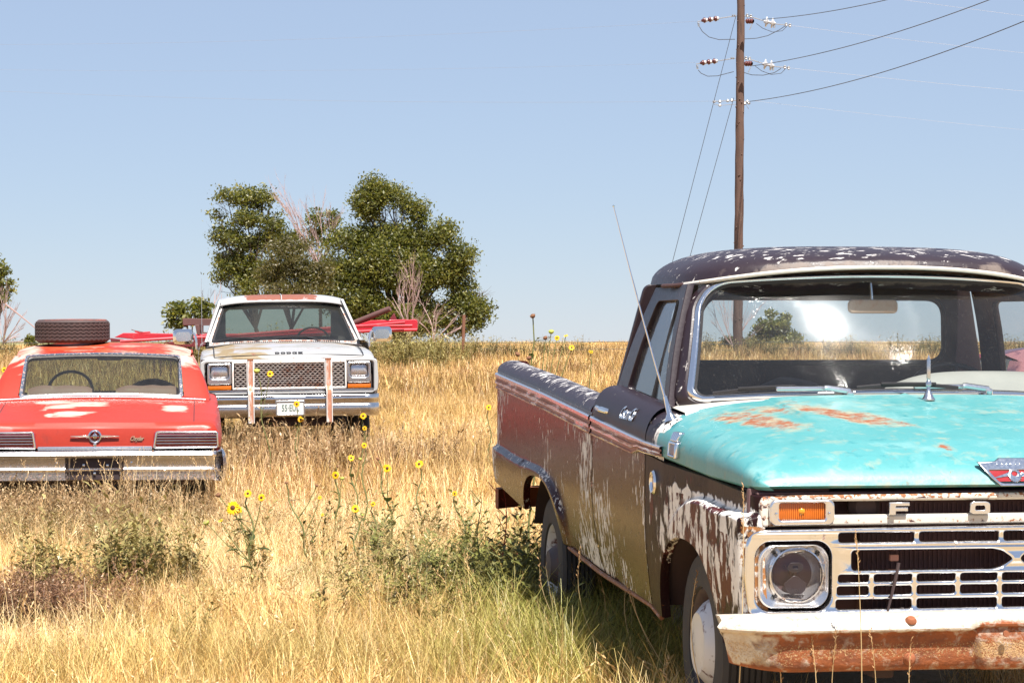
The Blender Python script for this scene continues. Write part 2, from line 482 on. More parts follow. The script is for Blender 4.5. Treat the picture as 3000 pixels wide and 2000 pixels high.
# --- doors ----------------------------------------------------------
def d_extra(D, p):
    r = shoulder(D, p[0], p[2], 9)
    return r + [(.845, D, r[-1][2] + .003)]
dr = side_rows(1.404, 2.492, .02, zb, 46, d_extra)
def d_peel(c):
    D, z = c[:, 1], c[:, 2]
    p = .27 + .26 * sstep((D - 2.05) / .35) * sstep((.86 - z) / .2) + .08 * sstep((.52 - z) / .12) + .20 * sstep((1.52 - D) / .12) * (z < .85)
    p = p + .20 * lump(c) - .04
    return np.where(z > 1.0, .17, p)
doors = []
for s in (1, -1):
    d = one(dr, s).build('door', M['side'], ford, {'blk': lambda c: 1.4 * (c[:, 2] > np.interp(c[:, 1], [1.0, 1.4, 2.5], [1.014, 1.022, 1.062]) - .02), 'peel': d_peel, 'rust': lambda c: .32 * (c[:, 2] < .42)}, sharp=60)
    doors.append(d)
    h = MB(); A = .935
    h.tube([(-s * (A - .01), 2.17, 1.090), (-s * (A + .028), 2.19, 1.098), (-s * (A + .036), 2.27, 1.101), (-s * (A + .033), 2.37, 1.103), (-s * (A + .02), 2.415, 1.100)], [.010, .012, .013, .015, .009], 10)
    h.box((-s * A - .02, 2.35, 1.065), (-s * A + .02, 2.42, 1.115), .008)
    h.lathe([(.001, .02), (.012, .018), (.014, 0)], (-s * (A + .012), 2.39, 1.072), (-s, 0, 0), 12)
    h.build('door_handle', M['chrome'], d)
    def fnb(x, y, k, s=s):
        D = 1.80 - x * s; zz = 1.107 + y
        t = math.asin(min(1, max(0, (zz - zb(D)) / .132)))
        w = side_a(D, zb(D))
        return (-s * (w - .095 * (1 - math.cos(t)) + .003 + k), D, zz)
    textmesh('Custom Cab', .068, .004, fnb, sx=.84, shear=.45, offset=.0012, space=.86).build('script_badge', M['alu'], d, smooth=False)

# --- cargo bed --------------------------------------------------------
def bed_extra(D, p):
    w, zz = p[0], p[2]
    r = []
    for i in range(1, 11):
        t = math.pi / 2 * i / 10
        r.append((w - .085 * (1 - math.cos(t)), D, zz + interp(D, [2.5, 2.8, 5.05], [.068, .070, .066]) * math.sin(t)))
    top = r[-1]
    r += [(top[0] - .03, D, top[2] - .004), (top[0] - .045, D, top[2] - .02), (top[0] - .05, D, top[2] - .06), (top[0] - .055, D, .72)]
    return r
br = side_rows(2.508, 5.05, .02, zb, 60, bed_extra, [d for d in archD if d > 2.5])
# rear corner: round the last columns inward
for k, (dd, da) in enumerate(((.02, .004), (.035, .014), (.042, .035))):
    br.append([(a - da, D + dd, z) for a, D, z in br[-1 - k] ] if k == 0 else [(a - da, 5.05 + dd, z) for a, D, z in br[-1]])
def b_peel(c):
    D, z, a = c[:, 1], c[:, 2], np.abs(c[:, 0])
    top = z > np.interp(D, [2.5, 5.05], [1.066, 1.160])
    p = .28 + .26 * sstep((3.0 - D) / .4) * (z < .98) + .12 * sstep((.58 - z) / .12) + .22 * sstep((D - 4.85) / .1)
    sh = np.array([shelf_z(d) for d in D[::1]]) if len(D) < 60000 else 0
    p = np.where((np.abs(z - sh) < .016) & (D > 3.3) & (D < 4.7), .40, p)
    p = p + .22 * lump(c, 1, 2.0) - .05
    return np.where(top, .24, p)
for s in (1, -1): one(br, s).build('bed_side', M['side'], ford, {'peel': b_peel, 'rust': lambda c: .30 * (c[:, 2] < .5)}, sharp=60)
def rail_rows():
    out = []
    for D in np.linspace(2.53, 5.045, 90):
        w = side_a(D, zb(D)) + .0022; zz = zb(D); H = interp(D, [2.5, 5.05], [.068, .066])
        out.append([(w - .085 * (1 - math.cos(t)), D, zz + .006 + (H - .003) * math.sin(t)) for t in [math.pi / 2 * i / 12 for i in range(1, 13)]] + [(w - .112, D, zz + H + .001)])
    return out
for s in (1, -1): one(rail_rows(), s).build('bed_rail', M['topblack'], ford, {'peel': lambda c: .24 + .20 * sstep((c[:, 2] - np.interp(c[:, 1], [2.5, 5.05], [1.10, 1.20])) / .03), 'beige': lambda c: .1}, sharp=60)
t = MB(); t.box((-.83, 2.52, .66), (.83, 5.06, .70), .004); t.box((-.83, 2.512, .68), (.83, 2.55, 1.06), .006)
for i in range(9): t.box((-.80 + .2 * i - .02, 2.55, .70), (-.80 + .2 * i + .02, 5.04, .715), .004)
t.build('bed_floor', M['rust'], ford)
t = MB(); t.box((-.78, 5.09, .645), (.78, 5.55, .685), .012); t.box((-.62, 5.16, .640), (.62, 5.48, .646), .002)
t.build('tailgate', M['side'], ford, {'peel': lambda c: .3})
for s in (1, -1):                                          # wheel tubs
    for nm, c0, rr, inn in (('front', .80, .50, .50), ('rear', 3.80, .51, .52)):
        t = MB()
        rows = [[(-s * a, c0 + rr * math.cos(q), max(.42 if nm == 'rear' else .40, .30 + .44 * math.sin(q))) for q in [math.pi * i / 20 for i in range(21)]] for a in (.955 - .03, .80, .65, inn)]
        t.grid(rows); t.fan(rows[-1])
        t.build('wheel_well', M['dark_inner'], ford)
# rocker / sill and frame rails under the cab
for s in (1, -1):
    t = MB(); t.tube([(-s * .925, D, rock(D) - .012) for D in np.linspace(1.28, 3.28, 12)], .010, 8); t.build('rocker_trim', M['chrome_dull'], ford, {'rust': lambda c: .85})
t = MB()
for s in (1, -1): t.box((s * .42 - .04, .1, .30), (s * .42 + .04, 5.0, .42), .01)
for D in (.8, 3.85): t.tube([(-.72, D, .33 - .018 * (D > 3) * 3), (.72, D, .33 - .018 * (D > 3) * 3)], .045, 10)
t.box((-.86, 1.30, .40), (.86, 2.50, .45), .01); t.box((-.40, .30, .36), (.40, 1.3, .62), .03)
t.box((-.55, 4.6, .34), (.55, 4.95, .48), .04)
t.build('chassis_frame', M['dark_inner'], ford)

# --- side moulding -----------------------------------------------------
def mould_rows(D0, D1, n):
    out = []
    for D in np.linspace(D0, D1, n):
        h = interp(D, [1.1, 1.25, 1.5, 1.62, 2.5, 5.05], [.040, .046, .050, .075, .083, .085]); z = zb(D) + .004; w = side_a(D, zb(D) - .03)
        prof = [(-.001, 1.0), (.010, .98), (.014, .90), (.014, .74), (.006, .70), (.006, .55), (.012, .52), (.013, .34), (.005, .30), (.005, .14), (.011, .10), (.010, .02), (-.001, 0)]
        out.append([(w + p, D, z - h * (1 - q)) for p, q in prof])
    return out
def m_band(c):
    h = np.interp(c[:, 1], [1.1, 1.25, 1.5, 1.62, 2.5, 5.05], [.040, .046, .050, .075, .083, .085])
    q = 1 - (np.interp(c[:, 1], [1.0, 1.4, 2.5, 3.7, 5.05], [1.014, 1.022, 1.062, 1.108, 1.158]) + .004 - c[:, 2]) / h
    return np.where(q > .72, .05, np.where((q > .5) & (q < .72), .74, np.where(q > .32, .30, np.where(q > .1, .75, .5))))
M['mould'] = weather('worn_trim', (.66, .66, .69), [('rust', (.33, .13, .09), .5, (20, 5, 30), .1, 0.0)], .20, .9, var=.12, var_scale=5, bump=.15)
for s in (1, -1):
    for D0, D1, nm, par in ((1.125, 1.245, 'side_trim', ford), (1.25, 2.485, 'side_trim', ford), (2.52, 5.05, 'side_trim', ford)):
        one(mould_rows(D0, D1, max(3, int((D1 - D0) / .03))), s).build(nm, M['mould'], par, {'rust': m_band}, sharp=30)
# door-to-bed gap gasket
for s in (1, -1):
    t = MB()
    t.grid([[(-s * (side_a(2.5, z) - .02), 2.47, z), (-s * (side_a(2.5, z) - .02), 2.53, z)] for z in np.linspace(.40, 1.10, 10)]); t.build('panel_gap', M['black'], ford); t = MB()
    t.grid([[(-s * (side_a(1.4, z) - .02), 1.37, z), (-s * (side_a(1.4, z) - .02), 1.43, z)] for z in np.linspace(.40, 1.10, 10)]); t.build('panel_gap', M['black'], ford)

# --- hood ----------------------------------------------------------------
def hz(u, D):
    zc = interp(D, [-.012, .0, .02, .05, .12, .25, .5, .9, 1.2], [.962, .985, 1.008, 1.030, 1.062, 1.095, 1.135, 1.176, 1.202])
    ze = interp(D, [-.012, .0, .12, .6, 1.1, 1.2], [.958, .958, .957, .957, .982, .986])
    W = interp(D, [-.012, .0, .03, .12, .6, 1.1, 1.2], [.845, .872, .890, .903, .919, .958, .962])
    n = interp(D, [0, .12, 1.2], [5.5, 4.0, 3.3])
    x = W * u
    z = ze + (zc - ze) * (1 - abs(u) ** n) ** (1 / n)
    f = float(sstep((D - .45) / .35))
    cr = float(sstep((.54 - abs(x)) / .012)) * f
    z += .010 * cr + .006 * f * math.exp(-(x / .012) ** 2)
    z += .004 * f * math.exp(-((abs(x) - .545) / .010) ** 2)
    return x, z
us = [math.sin(math.pi / 2 * (-1 + 2 * i / 120)) for i in range(121)]
us = sorted(set(us + [q / .93 * s for q in (.51, .52, .528, .534, .54, .546, .552, .56, .57, .01, .02, .005) for s in (1, -1)]))
rows = []
for D in [-.012, -.008, 0, .008, .02, .035, .05, .08, .12, .17] + list(np.arange(.22, 1.17, .025)) + [1.175]:
    rr = []
    for u in us:
        x, z = hz(u, D)
        rr.append((-x, D + (0.018 * (abs(u) ** 4) if D < .1 else 0) + (.05 * abs(u) ** 6 if D > 1.1 else 0), z))
    rows.append(rr)
t = MB(); t.grid(rows)
t.grid([rows[0], [(x * .985, y + .02, z - .010) for x, y, z in rows[0]]])
t.grid([[r[0] for r in rows], [(r[0][0] * .98, r[0][1], r[0][2] - .012) for r in rows]]); t.grid([[r[-1] for r in rows], [(r[-1][0] * .98, r[-1][1], r[-1][2] - .012) for r in rows]])
def hood_rust(c):
    a, D = -c[:, 0], c[:, 1]
    r = .20 + .10 * lump(c, 1.5)
    for (ca, cD, sa, sD, sk, am) in ((.69, .74, .095, .31, .28, .76), (.60, .92, .08, .14, .2, .64), (.40, .70, .078, .28, .48, .78), (.28, .60, .06, .18, .4, .66), (.51, 1.0, .05, .10, 0, .5), (.20, .10, .22, .03, 0, .30)):
        r = np.maximum(r, am * np.exp(-((a - ca - sk * (D - cD)) / sa) ** 4 - ((D - cD) / sD) ** 4))
    r = np.maximum(r, .98 * np.exp(-((a - .185) / .026) ** 4 - ((D - .185) / .04) ** 4))
    r = np.maximum(r, .34 * np.exp(-((a - .25) / .25) ** 2 - ((D) / .02) ** 2))
    r = np.maximum(r, .40 * (D < -.006))
    return r
def hood_rim(c): return np.clip(hood_rust(c) * .9 + .12 * (hood_rust(c) > .1), 0, .75) * (1 - .35 * (hood_rust(c) > .9)) + .12
t.build('hood', M['turq'], ford, {'rust': hood_rust, 'rim': hood_rim, 'chalk': lambda c: .50 + .12 * lump(c, 1.2) + .2 * np.exp(-((c[:, 0] + .25) / .2) ** 2 - ((c[:, 1] - .9) / .15) ** 2), 'blue': lambda c: .36}, sharp=70)
# hood aerial stub / ornament
t = MB(); oc = (.037, 1.0, hz(.03, 1.0)[1] + .002)
t.lathe([(.026, 0), (.026, .004), (.019, .012), (.012, .030), (.008, .036), (.006, .05), (.011, .056), (.011, .066), (.006, .075), (.0075, .085), (.0075, .150), (.003, .165), (.001, .17)], oc, (0, 0, 1), 20)
t.build('hood_ornament', M['chrome_dull'], ford, {'rust': lambda c: .2})
# V8 style badge on the nose
def nose(x, y, k): return (-x, -.004 - k + .25 * max(0, y - 0.0) , 1.003 + y)
def badge(x, y, k): return (x, -.016 - k + .55 * (y - 0.0) + .02, .997 + y)
b = MB()
plate([( -.125, .038), (-.06, .040), (-.045, .050), (.045, .050), (.06, .040), (.125, .038), (.085, -.012), (.055, -.040), (-.055, -.040), (-.085, -.012)], [rpoly([(-.09, .012), (.09, .012), (.06, -.024), (.045, -.031), (-.045, -.031), (-.06, -.024)], .006)], .016, .003, badge, b)
bo = b.build('hood_badge', M['chrome'], ford)
b = MB(); plate([(-.09, .012), (.09, .012), (.06, -.026), (-.06, -.026)], [], .006, .001, badge, b)
for i in range(8): pass
b.build('badge_field', M['red_lens'], bo)
b = MB(); gear = []
for i in range(20):
    for q, rr in ((0, .020), (.5, .025)):
        th = 2 * math.pi * (i + q) / 20; gear.append((rr * math.cos(th), -.006 + rr * math.sin(th)))
plate(gear, [[(.010 * math.cos(-q), -.000 + .008 * math.sin(-q)) for q in np.linspace(0, 2 * math.pi, 12, False)]], .014, .002, badge, b)
plate([(-.085, -.016), (-.02, .004), (-.02, -.008)], [], .012, .001, badge, b); plate([(.085, .012), (.02, -.012), (.02, .0)], [], .012, .001, badge, b)
for i in range(8): plate([(-.056 + .016 * i - .003, .030), (-.056 + .016 * i, .026), (-.056 + .016 * i + .003, .030), (-.056 + .016 * i, .034)], [], .02, .0008, badge, b)
b.build('gear_emblem', M['chrome'], bo)

# --- front panel, letters, grille -------------------------------------------
def fp(x, y, k): return (x, .012 - k, y)           # x viewer-right, k towards the viewer
slot = rrect(0, .8865, 1.27, .046, .006)
outl = rpoly([(-.872, .825), (-.80, .8275), (0, .829), (.80, .8275), (.872, .825), (.880, .90), (.868, .929), (0, .934), (-.868, .929), (-.880, .90)], .012)
t = plate(outl, [slot], .03, .008, fp)
t.build('grille_surround', M['frontwhite'], ford, {'rust': lambda c: .30 + .22 * (c[:, 2] > .924) + .15 * (np.abs(c[:, 0]) > .8), 'crack': lambda c: .05 + .35 * (np.abs(np.abs(c[:, 0]) - .872) < .03)}, sharp=45)
fl = MB()
G = .034
def poly(nm, loops, holes=()): 
    m = MB(); plate(loops, list(holes), .014, .0025, lambda x, y, k: (x, -.012 - k, y), m); return m.build('letter', M['alu'], ford)
def ftr(p, cx, cz=.8845, w=.070, h=.042): return [(cx + q[0] * w, cz + q[1] * h) for q in p]
poly('F', ftr([(-.5, -.5), (-.18, -.5), (-.18, -.2), (.42, -.2), (.42, .1), (-.18, .1), (-.18, .22), (.5, .22), (.5, .5), (-.5, .5)], -.405))
poly('O', ftr(rrect(0, 0, 1, 1, .25), -.125), [ftr(rrect(0, 0, .48, .36, .1)[::-1], -.125)])
poly('R', ftr([(-.5, -.5), (-.2, -.5), (-.2, -.12), (.05, -.12), (.2, -.5), (.5, -.5), (.35, -.05), (.5, .1), (.5, .42), (.42, .5), (-.5, .5)], .125), [ftr(rrect(.02, .2, .42, .22, .06)[::-1], .125)])
poly('D', ftr(rpoly([(-.5, -.5), (.3, -.5), (.5, -.25), (.5, .25), (.3, .5), (-.5, .5)], .1), .405), [ftr(rrect(0, 0, .44, .4, .1)[::-1], .405)])
# stamped grille panel with its openings
def mir(l): return [(-x, y) for x, y in l][::-1]
H = []
def hole(a0, a1, z0, z1, r=.007):                 # a = viewer-left positive
    h = rrect(-(a0 + a1) / 2, (z0 + z1) / 2, abs(a0 - a1), z1 - z0, r, 3); H.append(h); H.append(mir(h))
for a0, a1 in ((.618, .354), (.334, .060)): hole(min(a0, .612), a1, .776, .804)
H.append(rrect(0, .790, .08, .028, .006, 3))
ins = rpoly([(-.567, .683), (-.567, .746), (-.085, .746), (-.045, .738), (-.012, .715), (-.045, .692), (-.085, .683)], .012); H += [ins, mir(ins)]
for a0, a1 in ((.612, .509), (.489, .361), (.341, .210), (.190, .064)): hole(a0, a1, .642, .666)
hole(.044, 0.0, .642, .666) if False else H.append(rrect(0, .654, .088, .024, .006, 3))
for a0, a1 in ((.616, .509), (.489, .361), (.341, .210), (.190, .064)): hole(a0, a1, .600, .627)
H.append(rrect(0, .6135, .088, .027, .006, 3))
for a0, a1 in ((.620, .361), (.341, .064)): hole(a0, a1, .553, .583)
H.append(rrect(0, .568, .088, .030, .006, 3))
hl = rrect(-.766, .664, .262, .232, .055, 8); H += [hl, mir(hl)]
outer = rpoly([(-.915, .540), (-.872, .524), (0, .528), (.872, .524), (.915, .540), (.932, .66), (.926, .78), (.905, .812), (.86, .820), (0, .826), (-.86, .820), (-.905, .812), (-.926, .78), (-.932, .66)], .02)
def gf(x, y, k):
    d = .0 - k
    d -= .010 * math.exp(-((y - .757) / .016) ** 2) * (abs(x) < .62) + .010 * math.exp(-((y - .674) / .012) ** 2) * (abs(x) < .6)
    d -= .014 * math.exp(-((y - .530) / .014) ** 2) + .010 * math.exp(-((y - .815) / .012) ** 2)
    d -= .016 * math.exp(-(x / .05) ** 2) * math.exp(-((y - .715) / .03) ** 2)
    return (x, d - .004, y)
t = plate(outer, H, .026, .0078, gf, bres=3)
t.build('grille', M['chrome'], ford, {'rust': lambda c: .22 * np.ones(len(c))}, sharp=60)
# thin standing ribs behind the bars (give each bar its depth)
t = MB()
for z in (.757, .674, .634, .591):
    t.box((-.60, .012, z - .0035), (.60, .05, z + .0035), .002)
t.build('grille_bars', M['chrome_dull'], ford, {'rust': lambda c: .3})
# radiator support, radiator and wiring behind the grille
t = MB(); t.box((-.64, .16, .50), (.64, .20, .95), .01); t.box((-.50, .12, .52), (.50, .16, .90), .01)
for i in range(60): t.box((-.49 + .0165 * i, .114, .53), (-.485 + .0165 * i, .12, .89))
t.box((-.90, .06, .50), (-.62, .10, .95), .01); t.box((.62, .06, .50), (.90, .10, .95), .01)
t.box((-.88, .03, .93), (.88, .3, .938), .002)
t.build('radiator_support', simple('grimy_brown', (.12, .062, .062), .8, var=.5, scale=8), ford)
t = MB(); t.lathe([(.001, -.04), (.05, -.035), (.055, 0), (.035, .02), (.001, .022)], (-.50, .07, .885), (0, -1, 0), 24)
t.build('horn', M['dark_inner'], ford)
t = MB(); t.box((-.425, .016, .706), (-.395, .035, .728), .003); t.build('clip', simple('faded_pink', (.45, .22, .17), .7), ford)
t = MB(); t.tube([(-.408, -.022, .705), (-.418, -.026, .66), (-.432, -.024, .60), (-.444, -.020, .545), (-.452, -.01, .538)], [.006, .006, .005, .004, .002], 6)
t.build('hanging_strap', M['dark_inner'], ford)

# turn signals
for s in (1, -1):
    bz = rrect(-s * .738, .8755, .222, .085, .024); inn = rrect(-s * .738, .8785, .156, .056, .008)
    ts = plate(bz, [inn], .022, .007, lambda x, y, k: (x, -.010 - k, y)).build('turn_signal', M['alu'], ford, sharp=50)
    t = MB(); t.box((-s * .738 - .080, -.006, .849), (-s * .738 + .080, .004, .908), .004)
    for i in range(22): t.box((-s * .738 - .077 + .0071 * i, -.0095, .852), (-s * .738 - .0735 + .0071 * i, -.005, .905), .0)
    t.build('amber_lens', M['amber'], ts)
    t = MB(); t.lathe([(.001, .006), (.007, .005), (.012, .001), (.013, -.002)], (-s * .738, -.008, .878), (0, -1, 0), 16)
    t.build('bulb_cap', simple('amber_bulb', (.62, .25, .02), .15), ts)
    for q in (-.090, .090):
        t = MB(); t.lathe([(.001, .004), (.004, .003), (.005, 0)], (-s * .738 + q, -.024, .872), (0, -1, 0), 10); t.build('screw', M['chrome'], ts)
# headlights
g = NG('headlight_lens'); v = g.coord()
wv = g.n('TexWave', {'Vector': v, 'Scale': 45.0, 'Distortion': 0.0}, wave_type='BANDS', bands_direction='X').outputs['Fac']
tr = g.n('BsdfTransparent', {0: (.93, .93, .95, 1)}).outputs[0]; gl = g.n('BsdfGlossy', {'Color': (1, 1, 1, 1), 'Roughness': .06}).outputs[0]
bp = g.n('Bump', {'Height': wv, 'Strength': .5, 'Distance': .004}).outputs[0]
for nd in g.t.nodes:
    if nd.type == 'BSDF_GLOSSY': g.t.links.new(bp, nd.inputs['Normal'])
fres = skin(g)
g.t.nodes.remove(g.bsdf)
g.t.links.new(g.n('MixShader', {0: g.math('MULTIPLY_ADD', fres, .8, .0, clamp=True), 1: tr, 2: gl}).outputs[0], g.out.inputs[0])
M['hl_lens'] = g.m
M['reflector'] = weather('reflector', (.66, .64, .64), [('rust', (.30, .24, .22), .7, (14, 14, 14), .2, 0.0)], .22, .8, var=.1, var_scale=20, bump=.3)
for s in (1, -1):
    cx, cz = -s * .7505, .6655
    hb = empty('headlight'); hb.parent = ford
    # outer pocket wall from the grille panel back to the bezel
    t = MB(); o1 = rrect(-s * .766, .664, .260, .230, .055, 8); o2 = rrect(-s * .766, .664, .250, .220, .05, 8)
    t.grid([[(x, -.008, y) for x, y in o1], [(x, .045, y) for x, y in o2]], close_u=True)
    t.build('headlight_pocket', M['chrome_dull'], hb, {'rust': lambda c: .35})
    # squarish bezel pinching towards the round opening
    rows = []
    sq = rrect(-s * .7655, .6630, .244, .212, .055, 9)
    N = len(sq); cir = []
    for x, y in sq:
        th = math.atan2(y - cz, x - cx); cir.append((cx + .091 * math.cos(th), cz + .091 * math.sin(th)))
    for f, d in ((0, .03), (.0, .012), (.05, .002), (.14, .000), (.25, .004), (.55, .020), (.85, .026), (.95, .020), (1.0, .020), (1.0, .034)):
        rows.append([(a[0] * (1 - f) + b[0] * f, d - .012, a[1] * (1 - f) + b[1] * f) for a, b in zip(sq, cir)])
    t = MB(); t.grid(rows, close_u=True)
    t.build('bezel', M['alu'], hb, {'rust': lambda c: .15}, sharp=50)
    for q in range(3):
        th = R(45 + 90 * q); t = MB(); t.lathe([(.001, .002), (.006, .002), (.0065, -.002)], (cx + .100 * math.cos(th), .004, cz + .096 * math.sin(th)), (0, -1, 0), 10); t.build('screw', M['black'], hb)
    t = MB(); t.lathe([(.0895, -.004), (.093, 0), (.093, .008), (.088, .010), (.0865, .006)], (cx, .010, cz), (0, -1, 0), 48)
    t.build('retaining_ring', M['chrome_dull'], hb, {'rust': lambda c: .4})
    t = MB(); t.lathe([(.0875, 0), (.086, -.010), (.070, -.045), (.045, -.068), (.018, -.078), (.001, -.080)], (cx, .012, cz), (0, -1, 0), 40)
    def rr(c, cx=cx, cz=cz):
        x, z = c[:, 0] - cx, c[:, 2] - cz
        q = np.abs(x) < np.abs(z) * .75 + .006
        return .35 + 0 * x
    t.build('reflector', M['reflector'], hb, {'rust': rr})
    t = MB(); t.lathe([(.001, .014), (.008, .012), (.014, .004), (.014, -.03), (.006, -.05)], (cx, .060, cz), (0, -1, 0), 16)
    t.tube([(cx - .03, .055, cz + .03), (cx - .012, .045, cz + .008)], .002, 5); t.tube([(cx + .03, .055, cz + .03), (cx + .012, .045, cz + .008)], .002, 5)
    t.build('bulb', simple('dusty_bulb', (.12, .05, .04), .4), hb)
    t = MB(); dk = simple('dark_shield', (.022, .010, .010), .3) if s == 1 else bpy.data.materials['dark_shield']
    plate(rpoly([(-.006, -.004), (.006, -.004), (.040, -.030), (.032, -.052), (.018, -.064), (-.018, -.064), (-.032, -.052), (-.040, -.030)], .005), [], .004, .001, lambda x, y, k: (cx + x, .012 + .30 * abs(y) * 0 + .2 * (.07 - abs(y)) - k, cz + y), t)
    plate(rpoly([(-.030, .020), (-.012, .006), (.012, .006), (.030, .020), (.022, .040), (-.022, .040)], .010), [rpoly([(-.010, .020), (.010, .020), (.008, .030), (-.008, .030)], .004)], .004, .001, lambda x, y, k: (cx + x, .012 + .2 * (.07 - abs(y)) - k, cz + y), t)
    t.build('bulb_shield', dk, hb)  # dark plates forming an hourglass behind the lens
    t = MB(); t.lathe([(.001, .022), (.03, .0205), (.06, .014), (.080, .004), (.0865, -.004)], (cx, .006, cz), (0, -1, 0), 48)
    t.build('lens', M['hl_lens'], hb)

# --- bumper -------------------------------------------------------------------
secs = [(.02, .540), (-.05, .547), (-.10, .549), (-.138, .540), (-.158, .522), (-.166, .505), (-.164, .498), (-.146, .490), (-.138, .478), (-.134, .450), (-.132, .41), (-.130, .385), (-.122, .370), (-.105, .361), (-.06, .358), (.0, .362)]
rows = []
As = [0] + sorted(set(list(np.linspace(.0, 1.0, 61)) + [.93, .96, .98, .99, .14, .145, .15, .155, .16, .165, .17, .175, .18, .185, .19, .195, .2, .205, .21]))[1:]
As = [-a for a in As[::-1]] + As[1:]
for u in As:
    au = abs(u); r = []
    for i, (D, z) in enumerate(secs):
        k = max(0, (z - .36) / .19)
        hw = .972 + .065 * min(1, max(0, (z - .375) / .14)) - (.02 if z > .53 else 0)
        x = hw * math.copysign(au, u) if u else 0
        e = max(0, (au - .80) / .20)
        d = D + .09 * e ** 2.2 * (1 if D < 0 else 0)
        zz = z + (.018 * e ** 2 if z < .48 else -.012 * e ** 3 if z > .52 else 0)
        edge = .165 + .04 * k
        m = float(sstep((edge - abs(x)) / .035 + .5))
        d -= m * (.026 if z < .49 and D < 0 else .008 if D < -.05 else 0)
        if .48 < z < .53: zz += m * .012
        r.append((x, d, zz))
    rows.append(r)
t = MB(); t.grid(rows)
for rw in (rows[0], rows[-1]): t.fan(rw)
def bm_rust(c):
    a, D, z = np.abs(c[:, 0]), c[:, 1], c[:, 2]
    cen = sstep((.20 - a) / .03)
    r = .90 * sstep((.503 - z) / .010) * (1 - sstep((a - .80) / .16) * .62) + .42 * (z > .503)
    r = np.where(z < .385, .95, r)
    return np.clip(r * (1 - cen) + cen * np.where(z < .53, .80, .35), 0, 1)
def bm_pit(c):
    a, z = np.abs(c[:, 0]), c[:, 2]
    cen = sstep((.20 - a) / .03)
    return np.clip(.47 * (z < .475) + cen * .20 * (z < .53) , 0, 1) * (z > .385)
t.build('front_bumper', M['bumper'], ford, {'burn': lambda c: .52 * (c[:, 2] < .50) * (np.abs(c[:, 0]) < .93) + .10, 'rust': bm_rust, 'pit': bm_pit, 'stain': lambda c: np.clip(.2 + .45 * sstep((.53 - c[:, 2]) / .04), 0, .7)}, sharp=40)
for s in (1, -1):
    for pr_, o_, ax_ in (([(.001, .012), (.012, .010), (.019, .002), (.020, -.004)], (-s * .407, -.150, .531), (0, -.5, 1)), ([(.001, .018), (.012, .015), (.020, .004), (.022, -.004)], (-s * .405, -.134, .402), (0, -1, 0)), ([(.001, .001), (.010, .001), (.011, -.004)], (-s * .095, -.190, .487), (0, -1, .1))):
        t = MB(); t.lathe(pr_, o_, ax_, 16); t.build('bumper_bolt', M['rust'], ford, {'peel': lambda c: .2})
t = MB()
for s in (1, -1): t.box((s * .42 - .03, -.10, .38), (s * .42 + .03, .14, .50), .01)
t.box((-.90, -.02, .40), (.90, .05, .50), .01)
t.build('bumper_bracket', M['dark_inner'], ford)
# rear bumper
t = MB(); rows = []
for u in np.linspace(-1, 1, 31):
    e = max(0, (abs(u) - .85) / .15)
    rows.append([(1.0 * u, 5.12 - .10 * e ** 2 + d, z) for d, z in ((0, .535), (.09, .538), (.115, .52), (.11, .45), (.09, .425), (0, .43))])
t.grid(rows); t.fan(rows[0]); t.fan(rows[-1])
t.build('rear_bumper', M['rust'], ford, {'peel': lambda c: .2})

# --- windshield, pillars, roof ---------------------------------------------------
def WS(x, y):
    """x across (m, viewer-left positive), y up the pane 0..1"""
    hw = .805 - .088 * y; u = x / .805
    a = x * (hw / .805)
    D = 1.205 + .275 * y + (.20 - .08 * y) * abs(u) ** 2.3 - .085 * y * (1 - y)
    z = 1.214 + .452 * y - .036 * u * u
    return a, D, z
HS = .555
def ws_loop(off, n=12):
    return rrect(0, HS / 2, 1.59 + 2 * off, HS + 2 * off, (.135 + off, .135 + off, .065 + off, .065 + off), n)
def wsp(p, push=0.0):
    a, D, z = WS(p[0], p[1] / HS); return (-a, D - push, z + push * .5)
lp = ws_loop(.0)
# refine straight runs
def refine(l, m=.04):
    out = []
    for i, p in enumerate(l):
        q = l[(i + 1) % len(l)]; d = math.dist(p, q); k = max(1, int(d / m))
        for j in range(k): out.append((p[0] + (q[0] - p[0]) * j / k, p[1] + (q[1] - p[1]) * j / k))
    return out
L0 = refine(ws_loop(0.0))
t = MB()
prof = [(-.012, -.002), (-.012, .008), (-.006, .014), (.004, .015), (.013, .009), (.016, -.002)]
def offs(l, o):
    n = len(l); out = []
    for i in range(n):
        t_ = Vector(l[(i + 1) % n]) - Vector(l[i - 1]); nn = Vector((t_.y, -t_.x)).normalized(); out.append((l[i][0] + nn.x * o, l[i][1] + nn.y * o))
    return out
t.grid([[wsp(p, h) for p in offs(L0, o)] for o, h in prof], close_u=True)
t.build('windshield_trim', M['chrome'], ford, {'rust': lambda c: .12}, sharp=60)
t = MB()
t.grid([[wsp(p, h) for p in offs(L0, o)] for o, h in ((-.024, -.004), (-.012, .004), (-.010, 0))], close_u=True)
t.build('windshield_seal', M['black'], ford)
t = MB(); rows = []
for j in range(17):
    y = j / 16
    rows.append([(-WS(x, y)[0], WS(x, y)[1] + .004, WS(x, y)[2]) for x in np.linspace(-.80, .80, 49)])
t.grid(rows)
M['glass'] = glassmat('dusty_windshield_glass', (.80, .84, .84), .022, .14, .36, 30, ((-.22, 1.19, 1.17), (.345, 1.20, 1.17)))
t.build('windshield', M['glass'], ford)
